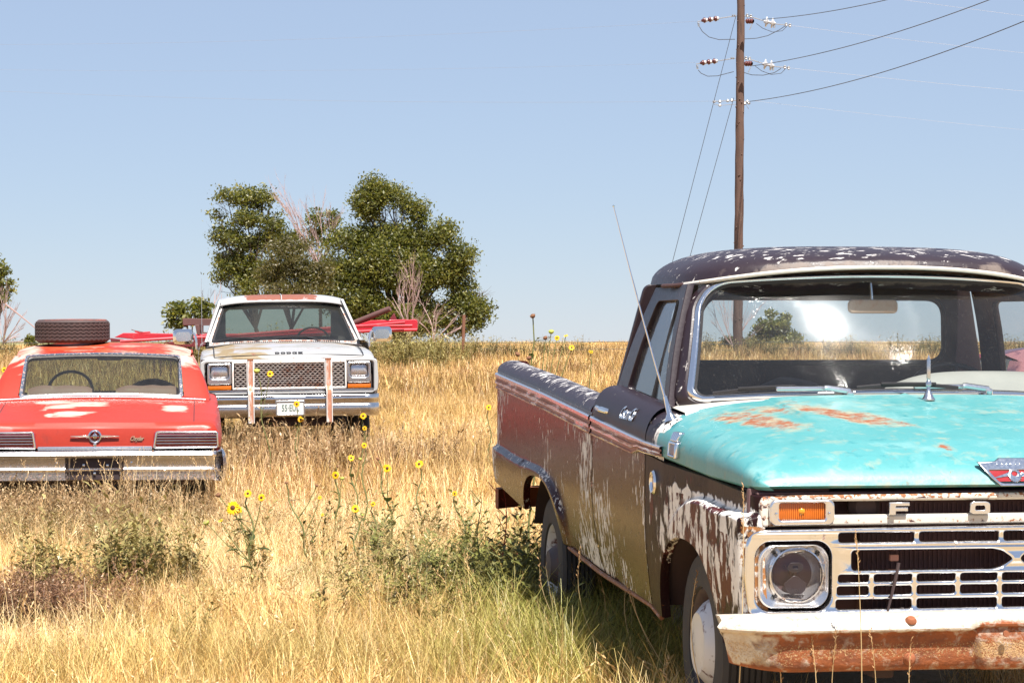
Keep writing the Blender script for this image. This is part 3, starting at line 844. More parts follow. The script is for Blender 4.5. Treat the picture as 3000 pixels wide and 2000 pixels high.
# sheet-metal surround: cowl lip, A pillars, header
t = MB()
ring = []
for o, h in ((.012, .002), (.024, .006), (.034, -.004), (.044, -.012), (.052, -.03), (.054, -.07)):
    ring.append([wsp(p, h) for p in offs(L0, o)])
t.grid(ring, close_u=True)
t.grid([[wsp(p, h) for p in offs(L0, o)] for o, h in ((-.02, -.004), (-.03, -.05), (.0, -.07))], close_u=True)
t.build('windshield_frame', M['topblack'], ford, {'peel': lambda c: .30 + .25 * (np.abs(c[:, 0]) < .70) * (c[:, 2] < 1.3), 'beige': lambda c: .15 + .85 * sstep((c[:, 2] - 1.62) / .03)}, sharp=50)
# roof skin
def roofpt(th, f, lift=0):
    n = 3.4; c, s_ = math.cos(th), math.sin(th)
    ux = math.copysign(abs(c) ** (2 / n), c); uy = math.copysign(abs(s_) ** (2 / n), s_)
    X = .765 * ux * f; cy = 2.03; Y = cy + (.60 if uy < 0 else .66) * uy * f - .05 * (1 - abs(ux)) * (uy < 0) * f
    rim = 1.636 + .070 * (1 - min(1, abs(X) / .76) ** 2.2)
    rim += -.010 * (Y - 1.4) / 1.2
    z = rim + (1.790 - rim) * (1 - f ** 2.9) ** (1 / 2.1)
    return (-X, Y, z + lift)
ths = [2 * math.pi * i / 160 for i in range(160)]
fs = [0.001] + list(np.linspace(.08, .9, 14)) + [.93, .955, .975, .99, 1.0]
t = MB(); t.grid([[roofpt(th, f) for th in ths] for f in fs], close_u=True)
t.grid([[roofpt(th, 1.0) for th in ths], [tuple(Vector(roofpt(th, .994)) + Vector((0, 0, -.010))) for th in ths], [tuple(Vector(roofpt(th, .975)) + Vector((0, 0, -.013))) for th in ths], [tuple(Vector(roofpt(th, .90)) + Vector((0, 0, -.010))) for th in ths]], close_u=True)
def rp(c):
    a, D, z = np.abs(c[:, 0]), c[:, 1], c[:, 2]
    return np.clip(.24 + .12 * sstep((z - 1.715) / .03) * (D < 2.2) , 0, 1)
def rbeige(c):
    D, z, a = c[:, 1], c[:, 2], np.abs(c[:, 0])
    zr = 1.636 + .070 * (1 - np.minimum(1, a / .76) ** 2.2)
    return np.where((D < 1.55) & (z < zr + .020) & (a < .62), .62, np.where((z < zr + .045) & (D < 1.6), .35, .12))
t.build('roof', M['topblack'], ford, {'peel': rp, 'beige': rbeige}, sharp=60)
t = MB()
pts = [tuple(Vector(roofpt(th, 1.0)) + Vector((0, 0, -.006))) for th in ths if math.sin(th) < -.02 or abs(math.cos(th)) > .9]
ff = [roofpt(th, 1.0) for th in np.linspace(math.pi * 1.0 + .001, math.pi * 2 - .001, 90)]
t.tube([(x, y - .004, z - .007) for x, y, z in ff], .0085, 8)
t.build('drip_rail', M['frontwhite'], ford, {'rust': lambda c: .3 * (np.abs(c[:, 0]) > .66), 'crack': lambda c: .95 * (np.abs(c[:, 0]) > .745)})
# underside of header between roof and windshield frame, and headliner
t = MB()
t.grid([[tuple(Vector(roofpt(th, f)) + Vector((0, 0, -.034))) for th in ths] for f in (.06, .3, .5, .7, .84)], close_u=True)
t.build('headliner', simple('headliner', (.10, .085, .08), .9), ford)
# cab side greenhouse (frame + window) and back wall
for s in (1, -1):
    c00, c10, c11, c01 = (.852, 1.455, 1.150), (.835, 2.57, 1.158), (.702, 2.37, 1.618), (.742, 1.60, 1.632)
    def gh(x, y, k, s=s):                 # x 0..1 back, y 0..1 up
        p = [(1 - x) * (1 - y) * c00[i] + x * (1 - y) * c10[i] + x * y * c11[i] + (1 - x) * y * c01[i] for i in range(3)]
        a = p[0] + .012 * math.sin(math.pi * y) + k
        return (-s * a, p[1] - .03 * 0, p[2])
    sc = 1.1
    outer = refine([(0, 0), (1.0, 0), (1.0, 1), (0, 1)], .06)
    win = refine(rpoly([(.085, .035), (.80, .035), (.75, .87), (.10, .87)], .07, 6), .06)
    t = plate(outer, [win], .03, .004, gh)
    gho = t.build('door_frame', M['topblack'], ford, {'peel': lambda c: .20 + .0 * c[:, 0], 'beige': lambda c: .1}, sharp=45)
    t = MB(); t.grid([[gh(x, y, -.004) for x in np.linspace(.07, .80, 8)] for y in np.linspace(.02, .88, 8)])
    t.build('door_glass', glassmat('side_glass', (.84, .87, .90), .06, .2, .3, 20) if s == 1 else bpy.data.materials['side_glass'], ford)
    t = MB(); t.tube([gh(.34, .03, .0), gh(.225, .87, .0)], .009, 6); t.tube([gh(.10, .05, .0), gh(.10, .84, .0)], .008, 6)
    t.build('vent_window_post', M['black'], ford)
# side of the cab behind the door (door seam to back wall), with shoulder
rows = []
for D, k in ((2.494, 0), (2.504, .006)):
    pass
t = MB()
def bw(x, y, k): 
    return (x, 2.615 - .085 * max(0, y - 1.16) / .45 + k, y)
outer = rpoly([(-.84, .50), (.84, .50), (.845, 1.155), (.735, 1.63), (.45, 1.655), (-.45, 1.655), (-.735, 1.63), (-.845, 1.155)], .03)
hole = rpoly([(-.640, 1.29), (.640, 1.29), (.615, 1.575), (-.615, 1.575)], .085, 8)
plate(refine(outer, .1), [refine(hole, .1)], .03, .006, bw, t)
t.build('cab_back', M['topblack'], ford, {'peel': lambda c: .15, 'beige': lambda c: .1})
t = MB(); t.grid([[bw(x, z, -.003) for x in (-.66, 0, .66)] for z in (1.27, 1.59)])
t.build('rear_window', glassmat('rear_glass', (.84, .88, .89), .05, .2, .3, 20), ford)
lp = refine(hole, .05)
t = MB(); t.tube([bw(x, y, -.02) for x, y in lp], .012, 6, closed=True); t.build('rear_window_seal', M['black'], ford)
# interior
t = MB()
rows = []
for u in np.linspace(-1, 1, 41):
    x = .76 * u; bump = .018 * math.sin(9 * u) + (.07 * math.exp(-((u + .22) / .20) ** 2))
    rows.append([(-x * -1, 1.95, .74), (x, 1.93, .84), (x, 2.0, .875), (x, 2.30, .86), (x, 2.36, 1.02), (x, 2.40, 1.115 + bump * .3), (x, 2.46, 1.135 + bump * .3), (x, 2.52, 1.10), (x, 2.56, .8)])
t.grid(rows); t.build('bench_seat', simple('dark_vinyl', (.05, .035, .035), .6, var=.4, scale=6, bump=.3), ford)
t = MB(); t.lathe([(.001, .20), (.10, .195), (.19, .13), (.25, .05), (.27, 0)], (-.12, 2.36, 1.02), (.15, -.2, 1), 24)
t.build('seat_cushion', simple('dark_bundle', (.045, .03, .032), .8, var=.4, scale=9), ford)
t = MB()
rows = []
for u in np.linspace(-1, 1, 31):
    x = .80 * u; q = .17 * abs(u) ** 2.3
    rows.append([(x, 1.235 + q, 1.185 - .035 * u * u), (x, 1.30 + q, 1.198 - .035 * u * u), (x, 1.42 + q * .6, 1.200 - .03 * u * u), (x, 1.50 + q * .3, 1.175), (x, 1.53, 1.10), (x, 1.50, .95)])
t.grid(rows)
t.build('dashboard', weather('dash_paint', (.045, .028, .03), [('peel', (.42, .38, .34), .7, (8, 8, 8), .15)], .5, var=.3, bump=.1), ford, {'peel': lambda c: np.where((c[:, 1] < 1.33) | (c[:, 0] > .2), .8, .3)})
t = MB()
ring = []
A = Vector((0, -.83, .55)).normalized(); U = Vector((1, 0, 0)); V = A.cross(U); O = Vector((.38, 1.66, 1.135))
t.tube([tuple(O + U * .205 * math.cos(q) + V * .205 * math.sin(q)) for q in [2 * math.pi * i / 40 for i in range(40)]], .012, 8, closed=True)
for q in (R(80), R(200), R(320)): t.tube([tuple(O - A * .03), tuple(O + U * .2 * math.cos(q) + V * .2 * math.sin(q))], .010, 6)
t.lathe([(.001, .015), (.03, .01), (.045, -.03), (.03, -.06), (.02, -.35)], O, A, 16)
t.build('steering_wheel', M['black'], ford)
t = MB(); t.box((-.86, 1.3, .42), (.86, 2.6, .46)); t.box((-.84, 1.25, .45), (.84, 1.29, 1.10)); t.build('cab_floor', M['dark_inner'], ford)
for s in (1, -1):
    t = MB(); t.box((-s * .80 - .015, 1.45, .46), (-s * .80 + .015, 2.5, 1.14), .01); t.build('door_lining', simple('door_lining', (.06, .05, .05), .7) if s == 1 else bpy.data.materials['door_lining'], doors[0 if s == 1 else 1])
# instrument hood on the driver's side
t = MB(); rows = []
for u in np.linspace(-1, 1, 25):
    x = .42 + .40 * u; k = (1 - abs(u) ** 3) ** .6
    rows.append([(x, 1.30, 1.19), (x, 1.33, 1.20 + .045 * k), (x, 1.37, 1.205 + .075 * k), (x, 1.45, 1.205 + .085 * k), (x, 1.55, 1.20 + .07 * k), (x, 1.58, 1.10)])
t.grid(rows); t.build('instrument_hood', simple('grey_beige_vinyl', (.36, .34, .31), .75, var=.2, scale=5), ford)
# mirror
t = MB()
mp = rrect(0, 0, .202, .055, .02)
def mf(x, y, k): return (-.036 + x, 1.47 - k, 1.545 + y)
plate(mp, [], .022, .006, mf, t)
mo = t.build('rear_view_mirror', weather('rusted_mirror_back', (.44, .29, .20), [('peel', (.42, .16, .06), .8, (18, 18, 18), .25)], .5, bump=.2), ford, {'peel': lambda c: .45})
t = MB(); t.tube([(-.036, 1.475, 1.55), (-.038, 1.48, 1.60), (-.04, 1.49, 1.655), (-.042, 1.50, 1.68)], .006, 6); t.build('mirror_stem', M['alu'], mo)
# wipers
for s, (pa, pD, pz), (ea, eD, ez), (ba0, ba1) in ((1, (.215, 1.185, 1.212), (.52, 1.238, 1.236), (.715, .33)), (-1, (-.345, 1.20, 1.218), (-.03, 1.175, 1.238), (.185, -.22))):
    w = MB()
    w.lathe([(.001, .03), (.014, .027), (.018, .005), (.02, 0)], (-pa, pD, pz - .015), (0, -.5, 1), 14)
    w.tube([(-pa, pD, pz + .01), (-(pa + (ea - pa) * .3), pD - .012, pz + .024), (-(pa + (ea - pa) * .34), pD - .012, pz + .024)], [.013, .012, .011], 8)
    w.box((-max(pa + (ea - pa) * .3, pa + (ea - pa) * .95), pD - .028 + .02, pz + .012), (-min(pa + (ea - pa) * .3, pa + (ea - pa) * .95), pD - .008 + .02, pz + .030), .006)
    wa = w.build('wiper_arm', M['alu'], ford)
    b = MB(); xs = np.linspace(ba0, ba1, 14); 
    b.tube([(-x, WS(x, 0.03)[1] - .028, WS(x, .03)[2] + .010 + .010 * math.sin(math.pi * i / 13)) for i, x in enumerate(xs)], .0075, 6)
    b.tube([(-x, WS(x, 0.03)[1] - .034, WS(x, .03)[2] + .024) for i, x in enumerate(xs[3:11])], .006, 6)
    b.build('wiper_blade', M['black'], wa)
# antenna
t = MB(); A0 = Vector((-.905, 1.215, 1.112)); A1 = Vector((-1.105, 1.35, 1.925))
t.lathe([(.001, .10), (.008, .095), (.011, .03), (.024, .008), (.028, 0)], A0, A1 - A0, 16)
t.tube([tuple(A0.lerp(A1, k / 10) + Vector((0, .02 * math.sin(math.pi * k / 10), 0)) ) for k in range(11)], [.005 - .0003 * k for k in range(11)], 6)
t.lathe([(.001, .008), (.005, .004), (.001, -.003)], A1, A1 - A0, 10)
t.build('antenna', M['chrome'], ford)
# fender marker lamps, hood-side badges
for s in (1, -1):
    t = MB(); t.lathe([(.046, 0), (.046, .012), (.040, .020), (.033, .018), (.031, .010)], (-s * .955, 1.25, .876), (-s, 0, 0), 28)
    ml = t.build('marker_lamp', M['chrome'], ford)
    t = MB(); t.lathe([(.001, .014), (.018, .012), (.031, .006), (.033, .004)], (-s * .955, 1.25, .876), (-s, 0, 0), 24)
    t.build('lamp_lens', simple('pink_lens', (.55, .35, .30), .2) if s == 1 else bpy.data.materials['pink_lens'], ml)
    t = MB()
    def bf(x, y, k, s=s): 
        return (-s * (.952 - .42 * max(0, y) + k + .0), .975 + x, 1.03 + y)
    plate(rrect(0, -.012, .125, .060, .006), [rrect(0, -.012, .100, .040, .004)[::-1]], .02, .004, bf, t)
    for q in (-.038, -.013, .012, .036): plate(rrect(q, .036, .018, .034, .006), [], .026, .005, bf, t)
    eb = t.build('hood_side_badge', M['chrome'], ford)
    t = MB(); plate(rrect(0, -.012, .10, .04, .003), [], .008, .001, bf, t); t.build('badge_panel', simple('grey_badge', (.18, .15, .16), .3) if s == 1 else bpy.data.materials['grey_badge'], eb)

# --- wheels -------------------------------------------------------------------------
def wheel(parent, c, s, R0=.345, w=.19, rim=.195, cap=.13, mat_cap=None, name='wheel', tyre_mat=None, groove=True):
    """s = outward direction in x"""
    W = empty(name); W.parent = parent; W.location = c
    t = MB(); h = w / 2
    prof = [(rim, -h * .75), (rim + .01, -h * .95), (R0 * .80, -h), (R0 * .93, -h * .93), (R0 * .985, -h * .75)]
    k = 6
    for i in range(k):
        a0 = -h * .70 + h * 1.4 * i / k; a1 = a0 + h * 1.4 / k
        prof += [(R0, a0 + .002), (R0, a1 - .006), (R0 - .008, a1 - .005), (R0 - .008, a1 - .001)]
    prof += [(R0 * .985, h * .75), (R0 * .93, h * .93), (R0 * .80, h), (rim + .01, h * .95), (rim, h * .75)]
    t.lathe(prof, (0, 0, 0), (s, 0, 0), 64); t.build('tyre', tyre_mat or M['rubber'], W, sharp=30)
    t = MB(); t.lathe([(rim + .008, h * .80), (rim, h * .86), (rim - .012, h * .70), (rim - .02, h * .35), (rim - .05, h * .25), (.10, h * .45), (.06, h * .45), (.001, h * .45)], (0, 0, 0), (s, 0, 0), 48)
    t.lathe([(rim + .005, -h * .8), (rim - .01, -h * .6), (rim - .02, h * .3)], (0, 0, 0), (s, 0, 0), 48)
    t.build('rim', mat_cap[1], W, {'peel': lambda c: .4, 'rust': lambda c: .35})
    t = MB(); t.lathe([(cap, h * .48), (cap + .004, h * .60), (cap - .008, h * .80), (cap * .72, h * 1.12), (cap * .6, h * 1.10), (cap * .3, h * 1.18), (.001, h * 1.2)], (0, 0, 0), (s, 0, 0), 40)
    t.build('hubcap', mat_cap[0], W, {'peel': lambda c: .1, 'rust': lambda c: .42})
    return W
M['rimwhite'] = weather('white_wheel_paint', (.62, .62, .64), [('rust', (.13, .06, .05), .8, (12, 12, 12), .08)], .4, 0, coat=.3, var=.1, bump=.15)
M['rimdark'] = weather('grimy_wheel', (.07, .05, .05), [('rust', (.16, .07, .05), .8, (12, 12, 12), .1)], .6, bump=.2)
for s in (1, -1):
    wheel(ford, (-s * .792, .80, .325), -s, .342, .19, .197, .155, (M['rimwhite'], M['rimdark']))
    wheel(ford, (-s * .835, 3.83, .262), -s, .345, .17, .197, .10, (M['rimdark'], M['rimwhite']))
# ------------------------------------------------------------------ red coupe seen from behind (local: x right, y forward, z up; origin under the rear bumper)
M['redpaint'] = weather('sunburnt_red_paint', (.36, .027, .012),
    [('peel', (.64, .40, .33), .55, (4, 12, 9), .16), ('orange', (.44, .09, .03), .5, (5, 5, 5), .3), ('dark', (.20, .02, .012), .6, (10, 10, 10), .3)], .44, 0, coat=.0, var=.22, var_scale=5, bump=.2)
M['maroonpaint'] = weather('maroon_paint', (.13, .012, .022), [('peel', (.40, .16, .16), .5, (6, 4, 8), .12)], .3, 0, coat=.4, var=.3, var_scale=5, bump=.15)
M['tail_red'] = simple('tail_lamp_red', (.30, .020, .022), .25, var=.4, scale=30, Coat_Weight=.4)
M['carglass'] = glassmat('old_tinted_car_glass', (.52, .58, .52), .03, .2, .3, 20)
M['carinner'] = simple('car_interior_dark', (.05, .035, .04), .7, var=.4)
M['tanvinyl'] = weather('torn_tan_vinyl', (.36, .20, .18), [('peel', (.55, .44, .28), .8, (9, 9, 9), .12)], .6, var=.3, bump=.4)

def loft(mb, stations, mirror=True):
    """stations: list of (y, [(x, z), ...]) from sill up to the centre line"""
    for s in ((1, -1) if mirror else (1,)):
        mb.grid([[(s * x, y if not callable(y) else y(x), z) for x, z in prof] for y, prof in stations])

def resample(poly, n):
    P = np.array(poly, float); d = np.r_[0, np.cumsum(np.hypot(*np.diff(P, axis=0).T))]
    t = np.linspace(0, d[-1], n); return [(float(np.interp(q, d, P[:, 0])), float(np.interp(q, d, P[:, 1]))) for q in t]

def smooth_poly(ctrl, n=40):
    """Catmull-Rom through control points"""
    P = [ctrl[0]] + list(ctrl) + [ctrl[-1]]; out = []
    for i in range(1, len(P) - 2):
        p0, p1, p2, p3 = (np.array(P[j], float) for j in (i - 1, i, i + 1, i + 2))
        for t in np.linspace(0, 1, 8, endpoint=False):
            out.append(tuple(.5 * ((2 * p1) + (-p0 + p2) * t + (2 * p0 - 5 * p1 + 4 * p2 - p3) * t * t + (-p0 + 3 * p1 - 3 * p2 + p3) * t ** 3)))
    out.append(tuple(ctrl[-1])); return resample(out, n)

def build_coupe(root, paint, detail=True):
    # body below the belt line: stations
    def sec(hw, zt, ze, zb_=.34, tuck=.10, zm=.62, edge=.05):
        # lower sill -> side -> shoulder edge -> deck centre
        return [(hw - tuck, zb_), (hw - tuck * .45, zb_ + .12), (hw, zm), (hw - .006, (zm + ze) / 2), (hw - .03, ze - .02), (hw - .055, ze), (hw - .12, ze + .01), (hw * .6, (ze * .35 + zt * .65)), (hw * .3, zt - .004), (0, zt)]
    st = []
    for y, hw, zt, ze in ((.10, .955, .770, .765), (.13, .975, .800, .785), (.22, .985, .825, .805), (.5, .995, .875, .85), (.9, 1.0, .925, .895), (1.28, 1.0, .965, .935)):
        st.append((y, smooth_poly(sec(hw, zt, ze), 44)))
    mb = MB(); loft(mb, densify(st))
    # rear face under the deck lip
    rear = [st[0][1]]
    pr = st[0][1]
    mb2 = []
    for s in (1, -1):
        mb.grid([[(s * x, .10, z) for x, z in pr], [(s * x * .985, .085, min(z, .752)) for x, z in pr], [(s * x * .98, .075, min(z, .70)) for x, z in pr], [(s * x * .97, .07, min(z, .60)) for x, z in pr]])
    # seams in the paintwork stay modelled: a shallow groove each side of the boot lid
    def pk(c):
        x, y, z = c[:, 0], c[:, 1], c[:, 2]
        r = np.full(len(c), .12)
        for cx, cy, sx, sy, am in ((-.10, .92, .20, .18, .92), (-.36, 1.05, .20, .12, .92), (-.30, .80, .14, .12, .90), (-.22, .42, .15, .14, .95), (-.37, .38, .05, .08, .85), (.62, .72, .12, .22, .98), (.44, 1.0, .12, .07, .55), (-.43, .80, .03, .35, .66), (-.05, .48, .07, .06, .6)):
            r = np.maximum(r, am * np.exp(-((x - cx) / sx) ** 4 - ((y - cy) / sy) ** 4))
        return r
    body = mb.build('body', paint, root, {'peel': pk, 'orange': lambda c: .2, 'dark': lambda c: .25 + .15 * (c[:, 2] < .74)}, sharp=28)
    t = MB()
    st2 = []
    for y, hw, zt, ze in ((1.28, 1.0, .945, .935), (1.30, 1.0, .93, .935)): st2.append((y, smooth_poly(sec(hw, zt, ze), 44)))
    # sides and doors from the deck to the cowl (open cabin): outer skin up to the belt
    belt = [(1.28, .935), (2.3, .945), (3.5, .950)]
    rows = []
    for y in np.linspace(1.28, 3.6, 30):
        ze = interp(y, [1.28, 2.3, 3.6], [.935, .94, .945])
        rows.append([(.90, y, .34), (.955, y, .46), (1.0, y, .62), (.996, y, .78), (.972, y, ze - .02), (.945, y, ze), (.88, y, ze + .012), (.84, y, ze - .02)])
    for s in (1, -1):
        m = MB(); m.grid([[(s * x, yy, z) for x, yy, z in r] for r in rows]); m.build('door_panel', paint, root, {'peel': lambda c: .2, 'dark': lambda c: .25}, sharp=30)
    # front: bonnet and wings
    st = []
    for y, hw, zt, ze in ((3.6, 1.0, .98, .95), (4.3, .995, .955, .93), (5.0, .98, .91, .90), (5.4, .95, .87, .87), (5.46, .93, .84, .84)):
        st.append((y, smooth_poly(sec(hw, zt, ze), 44)))
    m = MB(); loft(m, st)
    for s in (1, -1): m.grid([[(s * x, 5.46, z) for x, z in st[-1][1]], [(s * x * .9, 5.48, min(z, .80)) for x, z in st[-1][1]], [(0, 5.48, min(z, .8)) for x, z in st[-1][1]]])
    m.build('bonnet', paint, root, {'peel': lambda c: .3, 'dark': lambda c: .25}, sharp=30)
    # boot-lid seams: fine dark grooves lying in the skin (raised lips of the lid edge)
    for s in (1, -1):
        seam = MB(); pts = []
        for y in np.linspace(.12, 1.2, 14):
            hw = interp(y, [.1, .13, .22, .5, .9, 1.28], [.955, .975, .985, .995, 1, 1]); zt = interp(y, [.1, .13, .22, .5, .9, 1.28], [.77, .80, .825, .875, .925, .965]); ze = interp(y, [.1, .13, .22, .5, .9, 1.28], [.765, .785, .805, .85, .895, .935])
            x = .775; z = interp(x, [.3 * hw, .6 * hw, hw - .12], [zt - .004, ze * .35 + zt * .65, ze + .01])
            pts.append((s * x, y, z + .001))
        seam.tube(pts, .0035, 5); seam.build('boot_seam', M['black'], root)
    # greenhouse: roof
    def roof(u, v):           # u -1..1 across, v 0 rear .. 1 front
        y = 1.72 + 1.15 * v; hw = interp(v, [0, .3, 1], [.735, .745, .72])
        zc = interp(v, [0, .15, .45, .8, 1], [1.345, 1.392, 1.432, 1.425, 1.385])
        x = hw * u; z = zc - (.045 + .05 * (1 - v) * 0) * abs(u) ** 3.2 - .02 * abs(u) ** 9
        return (x, y + .06 * u * u * (0.5 - v), z)
    m = MB(); m.grid([[roof(math.sin(math.pi / 2 * u), v) for u in np.linspace(-1, 1, 49)] for v in np.linspace(0, 1, 26)])
    m.grid([[(x * .985, y, z - .03) for x, y, z in [roof(u, v) for u in np.linspace(-1, 1, 25)]] for v in np.linspace(0.02, .98, 12)])
    def rk(c):
        x, y = c[:, 0], c[:, 1]
        return np.clip(.34 + .40 * sstep((np.abs(x + .0) - .42) / .2) * (y < 2.2) + .16 * np.sin(7 * x) ** 2, 0, .85)
    m.build('roof', paint, root, {'peel': rk, 'orange': lambda c: .62, 'dark': lambda c: .2}, sharp=40)
    # C pillars (sails): from roof edge/rear window edge out to the shoulder
    for s in (1, -1):
        m = MB()
        inn_t = Vector((.655, 1.70, 1.322)); inn_b = Vector((.690, 1.30, .975))
        rows = []
        for k in range(13):
            f = k / 12
            a = inn_b.lerp(inn_t, f)
            o1 = Vector((.905, 1.26 + .02, .955)).lerp(Vector((.752, 1.80, 1.318)), f)     # outer ridge
            o1.x += .02 * math.sin(math.pi * f)
            o2 = Vector((.915, 1.75, .950)).lerp(Vector((.762, 2.02, 1.322)), f)     # forward edge of the pillar
            o2.x += .015 * math.sin(math.pi * f)
            rows.append([(s * p.x, p.y, p.z) for p in (a, a.lerp(o1, .33), a.lerp(o1, .66), a.lerp(o1, .92) , o1.lerp(o2, .06), o1.lerp(o2, .5), o2)])
        m.grid(rows); m.build('rear_pillar', paint, root, {'peel': lambda c: .22 + .5 * sstep((c[:, 2] - 1.16) / .14), 'orange': lambda c: .1, 'dark': lambda c: .15}, sharp=60)
        m = MB(); m.tube([(s * .86, 3.35, .95), (s * .735, 2.82, 1.35)], .022, 8); m.build('front_pillar', paint, root)
        m = MB(); m.grid([[(s * .885, 1.8, .95), (s * .885, 3.3, .95)], [(s * .752, 2.0, 1.33), (s * .735, 2.8, 1.35)]]); m.build('side_glass', M['carglass'], root)
        m = MB(); m.tube([(s * .89, 1.75, .962), (s * .89, 3.4, .962)], .008, 6); m.build('belt_trim', M['chrome'], root)
    # upper panel strip between rear window and boot
    m = MB(); m.grid([[(x, 1.20 + .03 * (1 - (x / .9) ** 2), .958 - .02 * (x / .9) ** 2) for x in np.linspace(-.9, .9, 21)], [(x, 1.30, .985 - .022 * (x / .9) ** 2) for x in np.linspace(-.9, .9, 21)], [(x, 1.34, .993 - .022 * (x / .9) ** 2) for x in np.linspace(-.9, .9, 21)]])
    m.build('rear_shelf_panel', paint, root, {'peel': lambda c: .2})
    def strip(x0, x1): 
        return [(x, 1.225 + .03 * (1 - (x / .9) ** 2), .974 - .026 * (x / .9) ** 2) for x in np.linspace(x0, x1, 16)]
    for x0, x1 in ((-.87, -.015), (-.005, .87)):
        m = MB(); m.tube(strip(x0, x1), .0095, 8); m.build('deck_trim', M['chrome_dull'], root, {'rust': lambda c: .35})
    # rear window: frame, glass
    def rw(x, y, k):          # y 0..1 up the pane
        hw = 1 - .03 * y
        p = Vector((x * hw, 1.30 + .40 * y, .992 + .337 * y - .022 * (x / .67) ** 2))
        return (p.x, p.y - k * .6, p.z + k * .75)
    H2 = .52
    ro = refine(rrect(0, H2 / 2, 1.36, H2 + .03, .03), .06); ri = refine(rrect(0, H2 / 2, 1.31, H2 - .02, .03), .06)
    m = MB(); m.grid([[rw(p[0], p[1] / H2, h) for p in l] for l, h in ((ro, -.004), (ro, .010), (ri, .014), (ri, -.004))], close_u=True)
    m.build('rear_window_trim', M['chrome_dull'], root, {'rust': lambda c: .42}, sharp=40)
    ri2 = refine(rrect(0, H2 / 2, 1.29, H2 - .045, .04), .06)
    m = MB(); m.grid([[rw(p[0], p[1] / H2, h) for p in l] for l, h in ((ri, .008), (ri2, .002), (ri2, -.03))], close_u=True); m.build('rear_window_seal', M['black'], root)
    m = MB(); m.grid([[rw(x, y, 0) for x in np.linspace(-.655, .655, 14)] for y in np.linspace(0, 1, 8)]); m.build('rear_window', M['carglass'], root)
    m = MB(); m.grid([[(x, 3.42 - .55 * y - .1 * (x / .8) ** 2, .95 + .42 * y) for x in np.linspace(-.80 + .08 * y, .80 - .08 * y, 14)] for y in np.linspace(0, 1, 6)]); m.build('windshield', M['carglass'], root)
    # interior
    m = MB(); m.box((-.86, 1.3, .42), (.86, 3.5, .46)); m.box((-.86, 3.42, .45), (.86, 3.46, .93)); m.box((-.86, 1.26, .45), (.86, 1.30, .93))
    for s in (1, -1): m.box((s * .84 - .012, 1.3, .46), (s * .84 + .012, 3.5, .93))
    m.build('cabin', M['carinner'], root)
    for cx in (-.36, .38):
        m = MB(); rows = []
        for q in np.linspace(-1, 1, 15):
            w = .27; top = .03 * (1 - abs(q) ** 6) + .004 * math.sin(9 * q + cx)
            rows.append([(cx + w * q, 1.50, .60), (cx + w * q, 1.56, .99 + top), (cx + w * q, 1.62, 1.035 + top), (cx + w * q, 1.74, 1.02 + top), (cx + w * q, 1.80, .6)])
        m.grid(rows); m.build('seat_back', M['tanvinyl'], root, {'peel': lambda c: .35 + .3 * (c[:, 2] < 1.0)}, sharp=60)
    m = MB(); m.box((-.80, 3.05, .80), (.80, 3.4, .955), .03); m.build('dashboard', M['carinner'], root)
    m = MB(); A = Vector((0, -.85, .5)).normalized(); U = Vector((1, 0, 0)); V = A.cross(U); O = Vector((-.34, 2.85, 1.00))
    m.tube([tuple(O + U * .195 * math.cos(q) + V * .195 * math.sin(q)) for q in [2 * math.pi * i / 36 for i in range(36)]], .014, 8, closed=True)
    m.tube([tuple(O - U * .19), tuple(O - A * .05), tuple(O + U * .19)], .014, 6); m.lathe([(.001, .02), (.05, .01), (.03, -.25)], O, A, 12)
    m.build('steering_wheel', M['black'], root)
    m = MB(); m.box((-.10, 2.80, 1.27), (.12, 2.83, 1.325), .012); m.tube([(.01, 2.83, 1.31), (.01, 2.88, 1.38)], .008, 6); m.build('rear_view_mirror', M['black'], root)
    # tail: lamps, trim, bumper
    for s in (1, -1):
        tl = empty('tail_lamp'); tl.parent = root
        oo = rpoly([(s * .452, .592), (s * .972, .598), (s * .965, .728), (s * .475, .732)], .02); ii = rpoly([(s * .472, .608), (s * .958, .612), (s * .95, .716), (s * .490, .718)], .015)
        m = plate(oo, [ii], .03, .006, lambda x, y, k: (x, .062 - k, y)); m.build('lamp_frame', M['chrome'], tl, sharp=40)
        m = MB(); m.box((min(s * .462, s * .962), .055, .602), (max(s * .462, s * .962), .075, .722), .004); m.build('lamp_lens', M['tail_red'], tl)
        m = MB()
        for k in range(4):
            z = .633 + .0225 * k; m.box((min(s * .480, s * .955), .044, z - .0035), (max(s * .480, s * .955), .057, z + .0035), .002)
        m.build('lamp_ribs', M['chrome'], tl)
    m = MB(); m.box((-.445, .055, .582), (.448, .08, .613), .008); m.box((-.445, .050, .595), (.448, .058, .600), .001); m.build('rear_trim', M['alu'], root)
    m = MB(); rows = []
    sp = [(.06, .580), (.0, .578), (-.03, .570), (-.045, .548), (-.04, .530), (-.012, .522), (-.006, .50), (-.006, .452), (-.016, .444), (-.02, .432), (-.014, .420), (.0, .412), (.0, .35), (.04, .34)]
    for u in np.linspace(-1, 1, 81):
        e = max(0, (abs(u) - .90) / .10)
        inplate = float(sstep((.205 - abs(u * 1.01)) / .012 + .5))
        rows.append([(u * 1.01, d + .10 * e ** 2 - .0 + (.05 * inplate if (z < .53) else 0), z - (.02 * e if z < .5 else 0) + .0) for d, z in sp])
    m.grid(rows); bs = m.build('rear_bumper', M['chrome_dull'], root, {'rust': lambda c: .25 + .22 * (c[:, 2] < .50)}, sharp=35)
